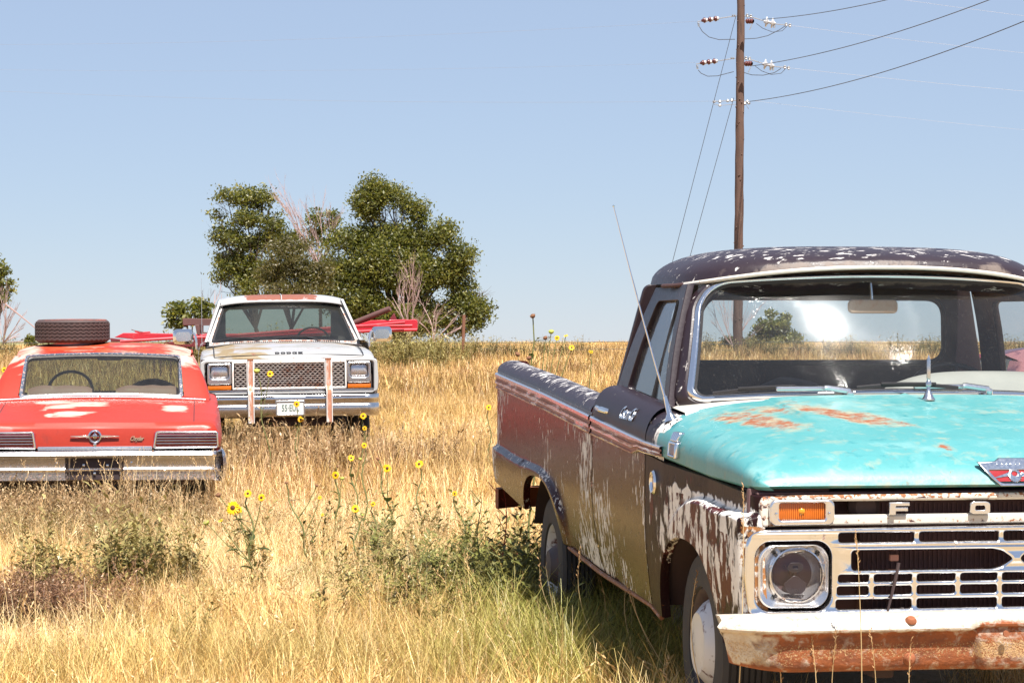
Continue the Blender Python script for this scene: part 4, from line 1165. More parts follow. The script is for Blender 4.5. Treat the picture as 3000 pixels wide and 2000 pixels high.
    for s in (1, -1):
        m = MB(); rows = []
        for y, w in ((-.035, .02), (-.02, .045), (.10, .055), (.30, .05), (.45, .02)):
            rows.append([(s * (.985 + w * math.cos(q)), y, .46 + .13 * math.sin(q)) for q in np.linspace(-1.5, 1.5, 12)])
        m.grid(rows); m.build('bumper_end', M['chrome_dull'], root, {'rust': lambda c: .3})
    m = MB(); m.box((-.19, .035, .35), (.19, .055, .52), .003); m.build('plate_recess', M['carinner'], root)
    for x, z in ((-.085, .465), (.10, .462), (.0, .40)): m = MB(); m.box((x - .010, .020, z - .010), (x + .010, .036, z + .010), .002); m.build('plate_screw', M['alu'], root)
    for x in (-.29, .29): m = MB(); m.lathe([(.001, .008), (.010, .006), (.012, 0)], (x, -.006, .485), (0, -1, 0), 12); m.build('bumper_bolt', M['alu'], root)
    # winged round emblem
    m = MB(); m.lathe([(.050, 0), (.052, .010), (.044, .014), (.038, .008), (.036, .004)], (0, .070, .692), (0, -1, 0), 28)
    m.lathe([(.001, .012), (.018, .010), (.022, .004), (.022, 0)], (0, .070, .692), (0, -1, 0), 16)
    for k in range(4):
        q = math.pi / 2 * k; m.box((-.004 if k % 2 else -.036, .058, .688 if k % 2 == 0 else .656), (.004 if k % 2 else .036, .066, .696 if k % 2 == 0 else .728), .001)
    for s in (1, -1): plate([(s * .045, .683), (s * .19, .689), (s * .19, .695), (s * .045, .701)], [], .014, .002, lambda x, y, k: (x, .058 - k, y), m)
    m.build('boot_emblem', M['chrome'], root)
    m = MB(); m.lathe([(.001, .006), (.012, .005), (.016, 0)], (0, .072, .625), (0, -1, 0), 12); m.build('boot_lock', M['chrome'], root)
    textmesh('Chrysler', .05, .006, lambda x, y, k: (.325 + x, .066 - k, .672 + y), sx=.70, shear=.45, offset=.0006, space=.85).build('script_badge', M['chrome'], root, smooth=False)
    m = MB(); m.lathe([(.055, 0), (.06, .03), (.045, .06), (.02, .075), (.001, .08)], (-1.02, 2.95, 1.02), (0, 1, 0), 20); m.lathe([(.001, .001), (.053, .0)], (-1.02, 2.95, 1.02), (0, 1, 0), 20); m.tube([(-1.02, 3.0, .98), (-.95, 3.02, .94)], .012, 6)
    m.build('door_mirror', M['chrome_dull'], root)
    for sx in (1, -1):
        for yy in (1.15, 4.35): wheel(root, (sx * .80, yy, .33), sx, .34, .19, .19, .13, (M['chrome_dull'], M['rimwhite']))
    m = MB(); m.box((-.80, .2, .30), (.80, 5.3, .36), .02); m.box((-.97, .2, .36), (.97, 1.25, .40)); m.build('underbody', M['dark_inner'], root)
    # closing skin inside the tail so nothing shows through
    return root

coupe = empty('parked_coupe', (-3.285, 18.8, 0.0), (0, 0, .129))
tag(coupe, 'sun-faded red coupe seen from behind with a tyre lying on its roof', 'car')
build_coupe(coupe, M['redpaint'])

def copy_tree(o, parent=None, swap=None):
    c = o.copy()
    if swap and o.type == 'MESH':
        c.data = o.data.copy()
        for i, m_ in enumerate(c.data.materials):
            if m_ == swap[0]: c.data.materials[i] = swap[1]
    COL.objects.link(c); c.parent = parent
    for ch in list(o.children): copy_tree(ch, c, swap)
    return c
c2 = copy_tree(coupe, None, (M['redpaint'], M['maroonpaint']))
c2.location = (4.55, 15.3, -.02); c2.rotation_euler = (0, 0, .10)
tag(c2, 'dark maroon car seen through the side window of the turquoise-hooded pickup', 'car')

# tyre on the roof of the red coupe (lies flat)
def spare(name, loc, rot, R0=.325, w=.205, mat=None):
    t = MB(); h = w / 2; n = 160
    prof = [(.19, -h * .62), (.195, -h * .9), (R0 * .78, -h), (R0 * .90, -h * .98), (R0 * .985, -h * .76)]
    K = 5
    for i in range(K):
        a0 = -h * .74 + h * 1.48 * i / K; a1 = a0 + h * 1.48 / K
        prof += [(R0, a0 + .001), (R0, a1 - .008), (R0 - .011, a1 - .007), (R0 - .011, a1 - .001)]
    prof += [(R0 * .985, h * .76), (R0 * .90, h * .98), (R0 * .78, h), (.195, h * .9), (.19, h * .62), (.20, h * .5), (.27, h * .6), (.30, 0), (.27, -h * .6), (.20, -h * .5), (.19, -h * .62)]
    rows = []
    for r, z in prof:
        zig = abs(r - R0) < .012 and abs(z) < h * .75
        rows.append([(r * math.cos(2 * math.pi * j / n), r * math.sin(2 * math.pi * j / n), z + (.0035 * (1 if (j // 2) % 2 else -1) if zig else 0)) for j in range(n)])
    t.grid(rows, close_u=True)
    o = t.build(name, mat or M['rubber'], None, {'peel': lambda c: .50 * (c[:, 2] > h * .78) + .1, 'dust': lambda c: .4}, sharp=25)  # peel mask marks the sunlit upper shoulder, coloured in
    o.location = loc; o.rotation_euler = rot
    return o
M['redrubber'] = weather('sunlit_top_tyre_rubber', (.060, .036, .034), [('peel', (.40, .09, .05), .7, (6, 6, 6), .35), ('dust', (.16, .09, .075), .9, (30, 30, 30), .4)], .7, var=.35, bump=.3)  # the reddish peel layer paints sunlight onto the tyre's top
RZ = Matrix.Rotation(.129, 3, 'Z')
p = Vector((-3.285, 18.8, 0)) + RZ @ Vector((-.29, 2.25, 1.532))
tag(spare('tyre', p, (.02, -.01, .3), mat=M['redrubber']), 'worn tyre lying flat on the red coupe\'s roof, reddish on top', 'tyre')
p = Vector((-3.285, 18.8, 0)) + RZ @ Vector((.40, 2.60, .80))
tag(spare('tyre', p, (1.15, 0, .1), R0=.31, w=.18, mat=M['black']), 'black tyre inside the red coupe, its rim showing above the seat', 'tyre')

# ------------------------------------------------------------------ white pickup with mesh grille (local: x right, y back, z up; origin under the grille)
M['white'] = weather('chalky_white_paint', (.41, .405, .40),
    [('tan', (.25, .185, .10), .6, (3.5, 3.5, 3.5), .18), ('grey', (.32, .32, .36), .6, (4, 4, 4), .2), ('rust', (.22, .075, .05), .8, (7, 7, 7), .10)], .30, 0, coat=.3, var=.08, var_scale=5, bump=.12)
M['rustroof'] = M['white']
M['meshrust'] = weather('rusty_white_mesh', (.70, .64, .60), [('rust', (.42, .17, .09), .8, (14, 14, 14), .25)], .5, var=.2, bump=.3)
M['postrust'] = weather('rusty_white_post', (.74, .70, .66), [('rust', (.46, .20, .12), .8, (30, 30, 5), .16)], .5, var=.15, bump=.3)
dg = empty('guarded_pickup', (-2.444, 26.4, .0), (0, -.014, .132))
tag(dg, 'white pickup truck with rusty mesh grille guard and chrome mirrors beside the red coupe', 'pickup truck')
def dsec(hw, zt, ze):
    return smooth_poly([(hw - .06, .62), (hw - .02, .74), (hw, .92), (hw - .005, 1.08), (hw - .03, ze - .05), (hw - .07, ze - .01), (hw - .15, ze + .005), (hw * .6, zt - .012), (hw * .3, zt - .002), (0, zt)], 48)
st = []
for y, hw, zt, ze in ((.03, .955, 1.285, 1.255), (.05, .97, 1.298, 1.27), (.12, .985, 1.322, 1.285), (.5, .995, 1.375, 1.325), (.9, .995, 1.405, 1.35), (1.35, .99, 1.425, 1.37)):
    st.append((y, dsec(hw, zt, ze)))
mb = MB(); loft(mb, densify(st))
for s in (1, -1):
    mb.grid([[(s * x, .03, z) for x, z in st[0][1]], [(s * x * .992, .018, min(z, 1.262)) for x, z in st[0][1]], [(s * x * .98, .02, min(z, 1.235)) for x, z in st[0][1]]])
def dt(c):
    x, y = c[:, 0], c[:, 1]
    r = .18 + .95 * np.exp(-((x + .55) / .34) ** 2 - ((y - .45) / .8) ** 2) + .60 * np.exp(-((y - 1.2) / .22) ** 2)
    return np.clip(r, 0, .85)
mb.build('hood', M['white'], dg, {'tan': dt, 'grey': lambda c: .35 + .3 * (np.abs(c[:, 0]) < .6) * (c[:, 1] > .2) + .15 * lump(c, 1), 'rust': lambda c: .24 + .12 * lump(c, 2)}, sharp=30)
m = MB()
for s in (1, -1):
    m.tube([(s * .822, y, interp(y, [.03, .12, .5, 1.35], [1.272, 1.301, 1.349, 1.393])) for y in np.linspace(.04, 1.35, 12)], .006, 5)
m.tube([(x, .045, 1.290 - .02 * (x / .82) ** 4) for x in np.linspace(-.82, .82, 20)], .007, 6)
m.build('hood_seam', M['black'], dg)
# DODGE lettering on the hood lip
ltr = MB()
def dl(x, y, k): return (x, .085 - k + y * 1.2, 1.313 + y * .55)
for i, ch in enumerate('DODGE'):
    cx = -.128 + .064 * i
    if ch == 'D': lo, ho = [(-.5, -.5), (.25, -.5), (.5, -.2), (.5, .2), (.25, .5), (-.5, .5)], [rrect(-.02, 0, .46, .34, .1)[::-1]]
    elif ch == 'O': lo, ho = rrect(0, 0, 1, 1, .3), [rrect(0, 0, .5, .36, .12)[::-1]]
    elif ch == 'G': lo, ho = [(.5, .5), (-.35, .5), (-.5, .3), (-.5, -.3), (-.35, -.5), (.5, -.5), (.5, .08), (.02, .08), (.02, -.1), (.22, -.1), (.22, -.25), (-.22, -.25), (-.22, .25), (.5, .25)], []
    else: lo, ho = [(-.5, -.5), (.5, -.5), (.5, -.25), (-.2, -.25), (-.2, -.1), (.4, -.1), (.4, .1), (-.2, .1), (-.2, .25), (.5, .25), (.5, .5), (-.5, .5)], []
    plate([(cx + p[0] * .052, p[1] * .042) for p in lo], [[(cx + p[0] * .052, p[1] * .042) for p in h] for h in ho], .012, .0012, dl, ltr)
ltr.build('lettering', M['black'], dg)
# cowl with louvres
m = MB(); m.grid([[(x, 1.35 - .06 * (x / .8) ** 2 * 0, 1.426 - .045 * (x / .9) ** 4) for x in np.linspace(-.9, .9, 21)], [(x, 1.56 + .08 * (x / .9) ** 2, 1.448 - .045 * (x / .9) ** 4) for x in np.linspace(-.9, .9, 21)]]); m.build('cowl', M['white'], dg, {'tan': lambda c: .5, 'grey': lambda c: .2})
m = MB()
for i in range(60): m.box((-.63 + .0215 * i, 1.39, 1.428), (-.621 + .0215 * i, 1.47, 1.445), 0)
m.build('cowl_louvres', M['carinner'], dg)
# front sheet: grille surround
m = plate(rpoly([(-.972, .872), (.972, .872), (.985, 1.0), (.972, 1.225), (.93, 1.248), (-.93, 1.248), (-.972, 1.225), (-.985, 1.0)], .04), [rrect(0, 1.045, 1.86, .33, .03)], .05, .014, lambda x, y, k: (x, .0 - k, y))
m.build('grille_surround', M['white'], dg, {'rust': lambda c: .12})
m = MB(); m.box((-.97, .05, .86), (.97, .10, 1.25)); m.build('radiator_cavity', M['dark_inner'], dg)
# expanded metal mesh
ex = MB()
def strand(x0, x1, z0, z1):
    nx = int((x1 - x0) / .050); nz = int((z1 - z0) / .0235)
    for r in range(nz + 1):
        for side in (0, 1):
            pts = []
            for i in range(nx * 2 + 1):
                x = x0 + (x1 - x0) * i / (nx * 2); ph = (i + r + side) % 2
                pts.append((x, -.020, min(z1, max(z0, z0 + r * (z1 - z0) / nz + (.0115 if ph else 0) * (1 if side == 0 else 1) - (0 if side == 0 else 0)))))
            if side == 0: ex.grid([[(x, y - .002, z - .0036) for x, y, z in pts], [(x, y - .006, z + .0034) for x, y, z in pts], [(x, y + .005, z + .005) for x, y, z in pts]])
strand(-.60, -.475, .935, 1.205); strand(-.385, .385, .935, 1.205); strand(.475, .60, .935, 1.205)
ex.build('mesh_grille', M['meshrust'], dg, {'rust': lambda c: .40 + .22 * np.sin(5 * c[:, 0] + 1) + .18 * (c[:, 2] < .98)}, smooth=False)
fr_ = MB()
for z in (.925, 1.215): fr_.box((-.625, -.030, z - .010), (.625, -.012, z + .010), .004)
for x in (-.62, -.395, .395, .62, -.462, .462): fr_.box((x - .010, -.030, .925), (x + .010, -.012, 1.215), .004)
fr_.build('mesh_frame', M['postrust'], dg, {'rust': lambda c: .42})
fr_ = MB()
for z in (.905, .89): fr_.box((-.93, -.025, z - .004), (.93, -.012, z + .004), .002)
fr_.build('grille_lower_trim', M['alu'], dg)
for x in (-.428, .428):
    m = MB(); prof = [(-.034, -.015), (-.034, -.05), (-.026, -.058), (-.02, -.05), (.02, -.05), (.026, -.058), (.034, -.05), (.034, -.015)]
    m.grid([[(x + a, b - .10 * (1 if z < .86 else 0) * 0 - (.13 if z < .9 else .13 * max(0, 1 - (z - .9) / .05) ), z) for a, b in prof] for z in list(np.linspace(.55, 1.232, 30))])
    m.build('guard_post', M['postrust'], dg, {'rust': lambda c, x=x: np.where(np.abs(c[:, 0] - x) < .024, .78, .25)}, sharp=30)
    m = MB(); m.box((x - .035, -.05, 1.235), (x + .035, .0, 1.25), .004); m.build('post_hook', M['rust'], dg)
for s in (1, -1):
    hl_ = empty('headlight'); hl_.parent = dg
    cx = s * .768
    m = plate(rrect(cx, 1.092, .262, .232, .02), [rrect(cx, 1.112, .205, .150, .035)], .03, .010, lambda x, y, k: (x, -.022 - k, y)); m.build('bezel', M['chrome_dull'], hl_, {'rust': lambda c: .2}, sharp=45)
    m = MB(); m.box((cx - .10, -.005, 1.04), (cx + .10, .03, 1.185), .03); m.build('lamp_bowl', M['reflector'], hl_, {'rust': lambda c: .4})
    m = MB(); N2 = 10
    m.grid([[(cx + .095 * u, -.020 - .014 * (1 - u * u) * (1 - w * w), 1.112 + .068 * w) for u in np.linspace(-1, 1, N2)] for w in np.linspace(-1, 1, N2)])
    m.build('lamp_lens', M['hl_lens'], hl_)
    m = MB(); m.box((cx - .128, -.026, .915), (cx + .128, .0, .965), .006); m.build('turn_lens', M['amber'], dg)
# bumper
m = MB(); rows = []
sp = [(.02, .842), (-.06, .852), (-.09, .846), (-.102, .828), (-.104, .795), (-.092, .768), (-.086, .752), (-.092, .738), (-.106, .728), (-.110, .70), (-.104, .64), (-.09, .615), (-.05, .607), (0, .61)]
for u in np.linspace(-1, 1, 61):
    e = max(0, (abs(u) - .86) / .14)
    rows.append([(u * .99, d + .16 * e ** 2.4, z) for d, z in sp])
m.grid(rows); m.build('front_bumper', M['chrome_dull'], dg, {'rust': lambda c: .16}, sharp=45)
for z in (.838, .728):
    for x0, x1 in ((-.83, -.17), (.17, .83)): m = MB(); m.box((x0, -.112, z - .006), (x1, -.098, z + .006), .003); m.build('bumper_trim', M['alu'], dg)
m = MB(); m.box((-.155, -.128, .63), (.155, -.120, .785), .0); m.build('number_plate', weather('plate_paint', (.62, .62, .60), [('peel', (.30, .42, .34), .5, (30, 30, 6), .2)], .4, var=.1), dg, {'peel': lambda c: .35})
np_ = [o for o in dg.children if o.name.startswith('number_plate')][0]
m = plate(rrect(0, .7075, .322, .165, .01), [rrect(0, .7075, .292, .135, .008)], .008, .002, lambda x, y, k: (x, -.130 - k, y)); m.build('plate_frame', M['chrome_dull'], np_)
textmesh('55\u00b7EUL', .10, .002, lambda x, y, k: (x, -.1295 - k, .706 + y), sx=.62, offset=.001, space=1.05).build('plate_text', simple('plate_ink', (.10, .16, .13), .6), np_, smooth=False)
# windshield + cab
def dws(x, y, push=0.0):      # y 0..1
    hw = .858 - .165 * y; u = x / .858
    return (x * hw / .858, 1.50 + .62 * y + .12 * u * u - push * .5, 1.450 + .455 * y - .030 * u * u * (1 - .3 * y) + push * .7)
def dl_(o): return refine(rrect(0, .36, 1.70 + 2 * o, .72 + 2 * o, .05 + max(0, o)), .06)
m = MB(); m.grid([[dws(p[0], p[1] / .72, h) for p in l] for l, h in ((dl_(.0), -.01), (dl_(.0), .010), (dl_(.014), .012), (dl_(.016), -.006))], close_u=True); m.build('windshield_trim', M['postrust'], dg, {'rust': lambda c: .62})
m = MB(); m.grid([[dws(p[0], p[1] / .72, h) for p in l] for l, h in ((dl_(.016), .0), (dl_(.03), .006), (dl_(.06), .0), (dl_(.07), -.03))], close_u=True); m.build('windshield_frame', M['white'], dg, {'rust': lambda c: .15, 'grey': lambda c: .2})
m = MB(); m.grid([[dws(x, y) for x in np.linspace(-.85, .85, 21)] for y in np.linspace(0, 1, 9)]); m.build('windshield', M['carglass'], dg)
m = MB(); m.grid([[dws(p[0], p[1] / .72, h) for p in l] for l, h in ((dl_(.0), .004), (dl_(-.03), .002), (dl_(-.035), -.02))], close_u=True); m.build('windshield_seal', M['black'], dg)
def droof(u, v):
    y = 2.10 + 1.22 * v; hw = interp(v, [0, .1, .9, 1], [.715, .738, .745, .72])
    zc = interp(v, [0, .06, .15, .5, .9, 1], [1.925, 1.965, 1.992, 2.012, 1.99, 1.93])
    return (hw * u, y + .07 * u * u * (1 - 2 * v) * (1 if v < .5 else .4), zc - .055 * abs(u) ** 4 * (1 if v < .99 else 1) - .0)
m = MB(); m.grid([[droof(math.sin(math.pi / 2 * u), v) for u in np.linspace(-1, 1, 41)] for v in sorted(set(list(np.linspace(0, 1, 20)) + [.03, .06, .1, .15]))])
m.build('roof', M['white'], dg, {'rust': lambda c: .10 + .88 * sstep((.50 - np.abs(c[:, 0])) / .14) * sstep((c[:, 2] - 1.930) / .01), 'grey': lambda c: .4}, sharp=50)
m = MB(); m.tube([(x, 2.085 + .08 * (x / .74) ** 2, 1.918 - .045 * abs(x / .74) ** 4) for x in np.linspace(-.735, .735, 24)], .012, 6); m.build('drip_rail', M['white'], dg)
m = MB(); m.tube([(0, 2.06 + .3 * k, z + .003) for k, z in ((.15, 1.93), (.3, 1.985), (1, 2.004), (2, 2.013))], .006, 5); m.build('roof_seam', M['white'], dg)
for s in (1, -1):
    m = MB(); rows = []
    for y in np.linspace(1.35, 3.35, 16): rows.append([(s * .93, y, .62), (s * .985, y, .80), (s * .998, y, 1.0), (s * .99, y, 1.3), (s * .965, y, 1.42), (s * .92, y, 1.445), (s * .86, y, 1.45)])
    m.grid(rows); m.build('door', M['white'], dg, {'tan': lambda c: .4, 'rust': lambda c: .3})
    m = MB()
    def dgh(x, y, k, s=s):
        p = [(1 - x) * (1 - y) * a + x * (1 - y) * b + x * y * c + (1 - x) * y * d for a, b, c, d in zip((.905, 1.62, 1.44), (.90, 3.35, 1.44), (.735, 3.25, 1.95), (.725, 2.16, 1.94))]
        return (s * (p[0] + k), p[1], p[2])
    plate(refine([(0, 0), (1, 0), (1, 1), (0, 1)], .1), [refine(rpoly([(.08, .04), (.80, .04), (.78, .90), (.10, .90)], .05), .1)], .03, .004, dgh, m); m.build('door_frame', M['white'], dg, {'grey': lambda c: .3, 'rust': lambda c: .2})
    m = MB(); m.grid([[dgh(x, y, -.003) for x in (.07, .82)] for y in (.03, .91)]); m.build('door_glass', M['carglass'], dg)
    # chrome towing mirror on an S arm
    mi = empty('door_mirror'); mi.parent = dg
    m = MB(); rows = []
    for k in range(9):
        f = k / 8; w = .120 * (1 - .3 * f ** 2.5); h = .090 * (1 - .4 * f ** 2.5)
        rows.append([(s * 1.165 + a, 1.80 - .10 * f ** .8, 1.512 + b) for a, b in rrect(0, 0, 2 * w, 2 * h, .05 * (1 - .3 * f), 5)])
    m.grid(rows, close_u=True); m.fan(rows[-1]); m.fan(rows[0]); m.build('mirror_shell', M['chrome'], mi)
    m = MB(); m.tube([(s * 1.065, 1.75, 1.54), (s * 1.04, 1.74, 1.545), (s * 1.022, 1.73, 1.52), (s * 1.015, 1.72, 1.44), (s * 1.01, 1.72, 1.37), (s * .99, 1.74, 1.35)], .015, 8); m.build('mirror_arm', M['alu'], mi)
m = plate(refine(rpoly([(-.90, .7), (.90, .7), (.90, 1.45), (.735, 1.95), (-.735, 1.95), (-.90, 1.45)], .04), .1), [refine(rrect(0, 1.66, 1.30, .36, .06), .1)], .03, .004, lambda x, y, k: (x, 3.36 - .1 * max(0, (y - 1.44) / .5) + k, y)); m.build('cab_back', M['white'], dg)
m = MB(); m.grid([[(x, 3.33, z) for x in (-.66, .66)] for z in (1.47, 1.85)]); m.build('rear_window', M['carglass'], dg)
m = MB(); m.box((-.88, 1.4, .66), (.88, 3.34, .72)); m.box((-.88, 1.36, .66), (.88, 1.40, 1.40)); m.build('cab_floor', M['carinner'], dg)
m = MB(); m.box((-.82, 2.75, .95), (.82, 3.0, 1.50), .08, seg=4); m.box((-.82, 2.2, .85), (.82, 2.9, 1.06), .06, seg=3); m.build('bench_seat', M['carinner'], dg)
m = MB(); m.box((-.84, 1.60, 1.2), (.84, 1.9, 1.44), .04, seg=3); m.build('dashboard', simple('grey_green_dash', (.22, .26, .24), .7), dg)
m = MB(); O = Vector((.36, 2.05, 1.43)); A = Vector((0, .85, .5)).normalized(); U = Vector((1, 0, 0)); V = A.cross(U)
m.tube([tuple(O + U * .2 * math.cos(q) + V * .2 * math.sin(q)) for q in [2 * math.pi * i / 36 for i in range(36)]], .013, 8, closed=True); m.lathe([(.001, .02), (.05, .01), (.03, -.25)], O, A, 12); m.build('steering_wheel', M['black'], dg)
for x0, x1, xb in ((-.28, -.60, -.75), (.42, .10, -.05)):
    m = MB(); m.tube([dws(x0, -.02, .03), dws((x0 + x1) / 2, .04, .04), dws(x1, .05, .03)], .008, 6); m.tube([dws(x1 + .25, .035, .03), dws(x1, .05, .035), dws(x1 - .22, .02, .03)], .007, 6); m.build('wiper', M['black'], dg)
# bed
for s in (1, -1):
    m = MB(); rows = []
    for y in np.linspace(3.42, 5.6, 12): rows.append([(s * .93, y, .62), (s * .985, y, .80), (s * .998, y, 1.0), (s * .985, y, 1.35), (s * .95, y, 1.42), (s * .88, y, 1.42), (s * .86, y, 1.36), (s * .86, y, .9)])
    m.grid(rows); m.build('bed_side', M['white'], dg, {'tan': lambda c: .3, 'rust': lambda c: .3})
m = MB(); m.box((-.88, 3.42, .86), (.88, 5.6, .90)); m.box((-.88, 5.56, .66), (.88, 5.62, 1.40), .01); m.box((-.9, 3.41, .7), (.9, 3.45, 1.38), .01); m.build('bed_box', M['white'], dg)
for sx in (1, -1):
    for yy in (.98, 4.35): wheel(dg, (sx * .82, yy, .39), sx, .38, .22, .21, .10, (M['chrome_dull'], M['chrome_dull']))
m = MB(); m.box((-.5, .1, .50), (.5, 5.4, .62), .02); m.box((-.85, .06, .60), (.85, .5, .90), .02); m.build('chassis_frame', M['dark_inner'], dg)
m = MB(); m.tube([(-.95, 1.35, 1.40), (-.945, 1.36, 2.18)], [.004, .002], 5); m.build('antenna', M['alu'], dg)
# ------------------------------------------------------------------ the land
rng = random.Random(11)
nr = np.random.default_rng(5)
TY = [-200, 26, 40, 60, 78, 100, 130, 170, 300, 6500]
TZ = [0.0, 0.02, .20, .50, .84, 1.00, 1.10, .98, .35, .35]
def tz(x, y):
    b = np.interp(y, TY, TZ)
    return b + .030 * np.sin(x * .9 + 1.3) * np.sin(y * .55) * np.clip((np.hypot(x, y) - 14) / 10, 0, 1) * np.clip((200 - y) / 60, 0, 1) + .10 * np.sin(x * .07 + .6) * np.clip((y - 60) / 50, 0, 1) * np.clip((400 - y) / 200, 0, 1)
def pix(px, py, d):
    return Vector(((px - 1500) / FPX * d, d, EYE + (1000 - py) / FPX * d))
g = NG('dry_soil'); v = g.coord()
n = g.noise(v, 1.1, 6, .65); n2 = g.noise(v, 22, 4, .7); far = g.n('SeparateXYZ', {0: g.coord()}).outputs[1]
c1 = g.mixc(g.math('MULTIPLY_ADD', n, 2.2, -.6, clamp=True), (.58, .43, .27), (.35, .24, .12))
c1 = g.mixc(g.math('MULTIPLY', n2, .6), c1, (.22, .16, .08))
c1 = g.mixc(g.math('DIVIDE', g.math('SUBTRACT', far, 160), 200, clamp=True), c1, g.mixc(g.noise(g.coord((.004, .02, 1)), 1.0, 4, .6), (.16, .19, .06), (.30, .24, .12)))
g.set(Base_Color=c1, Roughness=.95).bump(g.math('ADD', n2, n), .6, .03)
ys = sorted(set([-60, -20, 0, 4] + list(np.arange(6, 40, .4)) + list(np.arange(40, 140, 2)) + [150, 160, 170, 200, 240, 300, 500, 900, 1600, 3000, 6500]))
rows = []
for y in ys:
    w = 60 + abs(y) * 1.5; xs = np.concatenate([-np.geomspace(w, 8, 24), np.linspace(-7.6, 7.6, 39), np.geomspace(8, w, 24)])
    rows.append([(float(x), float(y), float(tz(x, y))) for x in xs])
t = MB(); t.grid(rows); tag(t.build('ground', g.m), kind='structure')

# ------------------------------------------------------------------ red farm implement behind the pickup
M['impred'] = weather('red_implement_paint', (.46, .018, .032), [('peel', (.55, .22, .20), .7, (3, 3, 3), .3)], .38, coat=.2, var=.2, bump=.1)
M['impdark'] = weather('dark_red_implement_paint', (.13, .014, .02), [('peel', (.24, .10, .07), .7, (5, 5, 5), .2)], .6, var=.3, bump=.2)
M['rustpipe'] = weather('rusted_pipe', (.115, .055, .050), [('peel', (.20, .10, .08), .9, (20, 20, 20), .3)], .85, var=.3, bump=.4)
im = empty('farm_implement', (-3.9, 38, .18)); tag(im, 'long red farm implement lying behind the white pickup, pipe and chains on it', 'farm machine')
IO = Vector((-3.9, 38, .18))
def q(px, py, d=38.0): return pix(px, py, d) - IO
def qbar(name, pts, r, m, n=10, par=im): 
    t = MB(); t.tube([tuple(q(*p)) for p in pts], r, n); return t.build(name, m, par, {'peel': lambda c: .3})
def prism(name, pts, d0, d1, m, bev=.01, par=im):
    t = MB(); P = [q(px, py) for px, py in pts]
    plate([(p.x, p.z) for p in P], [], d1 - d0, bev, lambda x, y, k: (x, (d0 + d1) / 2 - 38 + k, y), t)
    return t.build(name, m, par, {'peel': lambda c: .34})
prism('end_plate', rpoly([(1186, 937), (1219, 935), (1224, 941), (1224, 966), (1180, 968)], 3), 37.9, 38.0, M['impred'])
prism('deck_plate', [(1030, 957), (1085, 938), (1190, 935), (1192, 965), (1110, 970), (1030, 972)], 38.05, 38.9, M['impred'])
prism('blade', [(328, 988), (355, 975), (400, 975), (700, 981), (1035, 960), (1040, 972), (700, 992), (420, 996), (360, 991)], 38.2, 39.2, M['impred'])
qbar('tube_rail', [(352, 1000, 37.6), (520, 990, 37.7), (620, 987, 37.8), (1040, 955, 37.8), (1208, 954, 37.8)], .024, M['impred'])
qbar('tube_rail', [(600, 982, 37.8), (700, 981, 37.8), (1040, 957, 37.8), (1187, 944, 37.8)], .024, M['impred'])
qbar('tube_rail', [(620, 1000, 37.8), (1040, 972, 37.9), (1110, 968, 37.9), (1222, 966, 37.9)], .026, M['impred'])
prism('gear_box', [(478, 1004), (600, 990), (720, 992), (720, 1010), (545, 1017)], 37.9, 38.8, M['impdark'])
prism('front_lip', [(322, 990), (357, 994), (356, 1000), (325, 1002)], 38.0, 38.2, M['impdark'])
prism('rusty_beam', [(525, 931), (612, 933), (640, 935), (640, 952), (615, 951), (525, 953)], 38.4, 38.7, M['rustpipe'])
t = MB(); P = plate([(x, z) for x, z in [(q(583, 950).x, q(583, 950).z), (q(625, 949).x, q(625, 949).z), (q(625, 977).x, q(625, 977).z), (q(585, 977).x, q(585, 977).z)]], [[(q(588, 953).x, q(588, 953).z), (q(588, 973).x, q(588, 973).z), (q(620, 973).x, q(620, 973).z), (q(620, 953).x, q(620, 953).z)]], .1, .004, lambda x, y, k: (x, .3 + k, y), t); t.build('bracket_frame', M['rustpipe'], im)
prism('bracket', [(566, 951), (578, 950), (582, 984), (573, 984)], 38.2, 38.5, M['rustpipe'])
t = MB(); t.tube([tuple(q(1000, 961, 38.3)), tuple(q(1143, 904, 38.0))], .046, 16, cap=False); t.tube([tuple(q(1000, 961, 38.3)), tuple(q(1143, 904, 38.0))], .038, 16, cap=True); t.build('rusty_pipe', M['rustpipe'], im)
prism('brace_plate', [(1133, 938), (1150, 915), (1158, 935)], 38.5, 38.55, M['impdark'])
def chain(px, py0, py1, d, par):
    t = MB(); a = q(px, py0, d); b = q(px, py1, d); n = max(3, int((a.z - b.z) / .036))
    for i in range(n):
        c = a.lerp(b, (i + .5) / n); ax = i % 2
        t.tube([tuple(c + Vector((math.cos(w) * .014 * (1 - ax), math.cos(w) * .014 * ax, math.sin(w) * .026))) for w in [2 * math.pi * k / 10 for k in range(10)]], .0065, 5, closed=True)
    t.build('chain', M['rustpipe'], par)
for px, a, b in ((1054, 972, 1000), (1082, 985, 1012), (470, 1040, 1100), (452, 1030, 1090), (500, 1035, 1108)): chain(px, a, b, 37.7, im)
qbar('hook_rod', [(385, 965), (393, 968), (420, 973)], .006, M['rustpipe'], 6)
qbar('hose', [(395, 970), (410, 975), (440, 973)], .012, M['impred'], 6)
for px in (760, 1010):
    t = MB(); a = q(px, 985, 38.6); t.box((a.x - .04, a.y - .04, 0.0), (a.x + .04, a.y + .04, a.z), .006); t.build('support_leg', M['impdark'], im)
for px in (700, 880):
    a = q(px, 1000, 39.2); wheel(im, (a.x, a.y, .36), 1, .36, .2, .2, .1, (M['impred'], M['impred']))
qbar('axle', [(660, 1008, 39.2), (920, 1008, 39.2)], .04, M['impdark'])

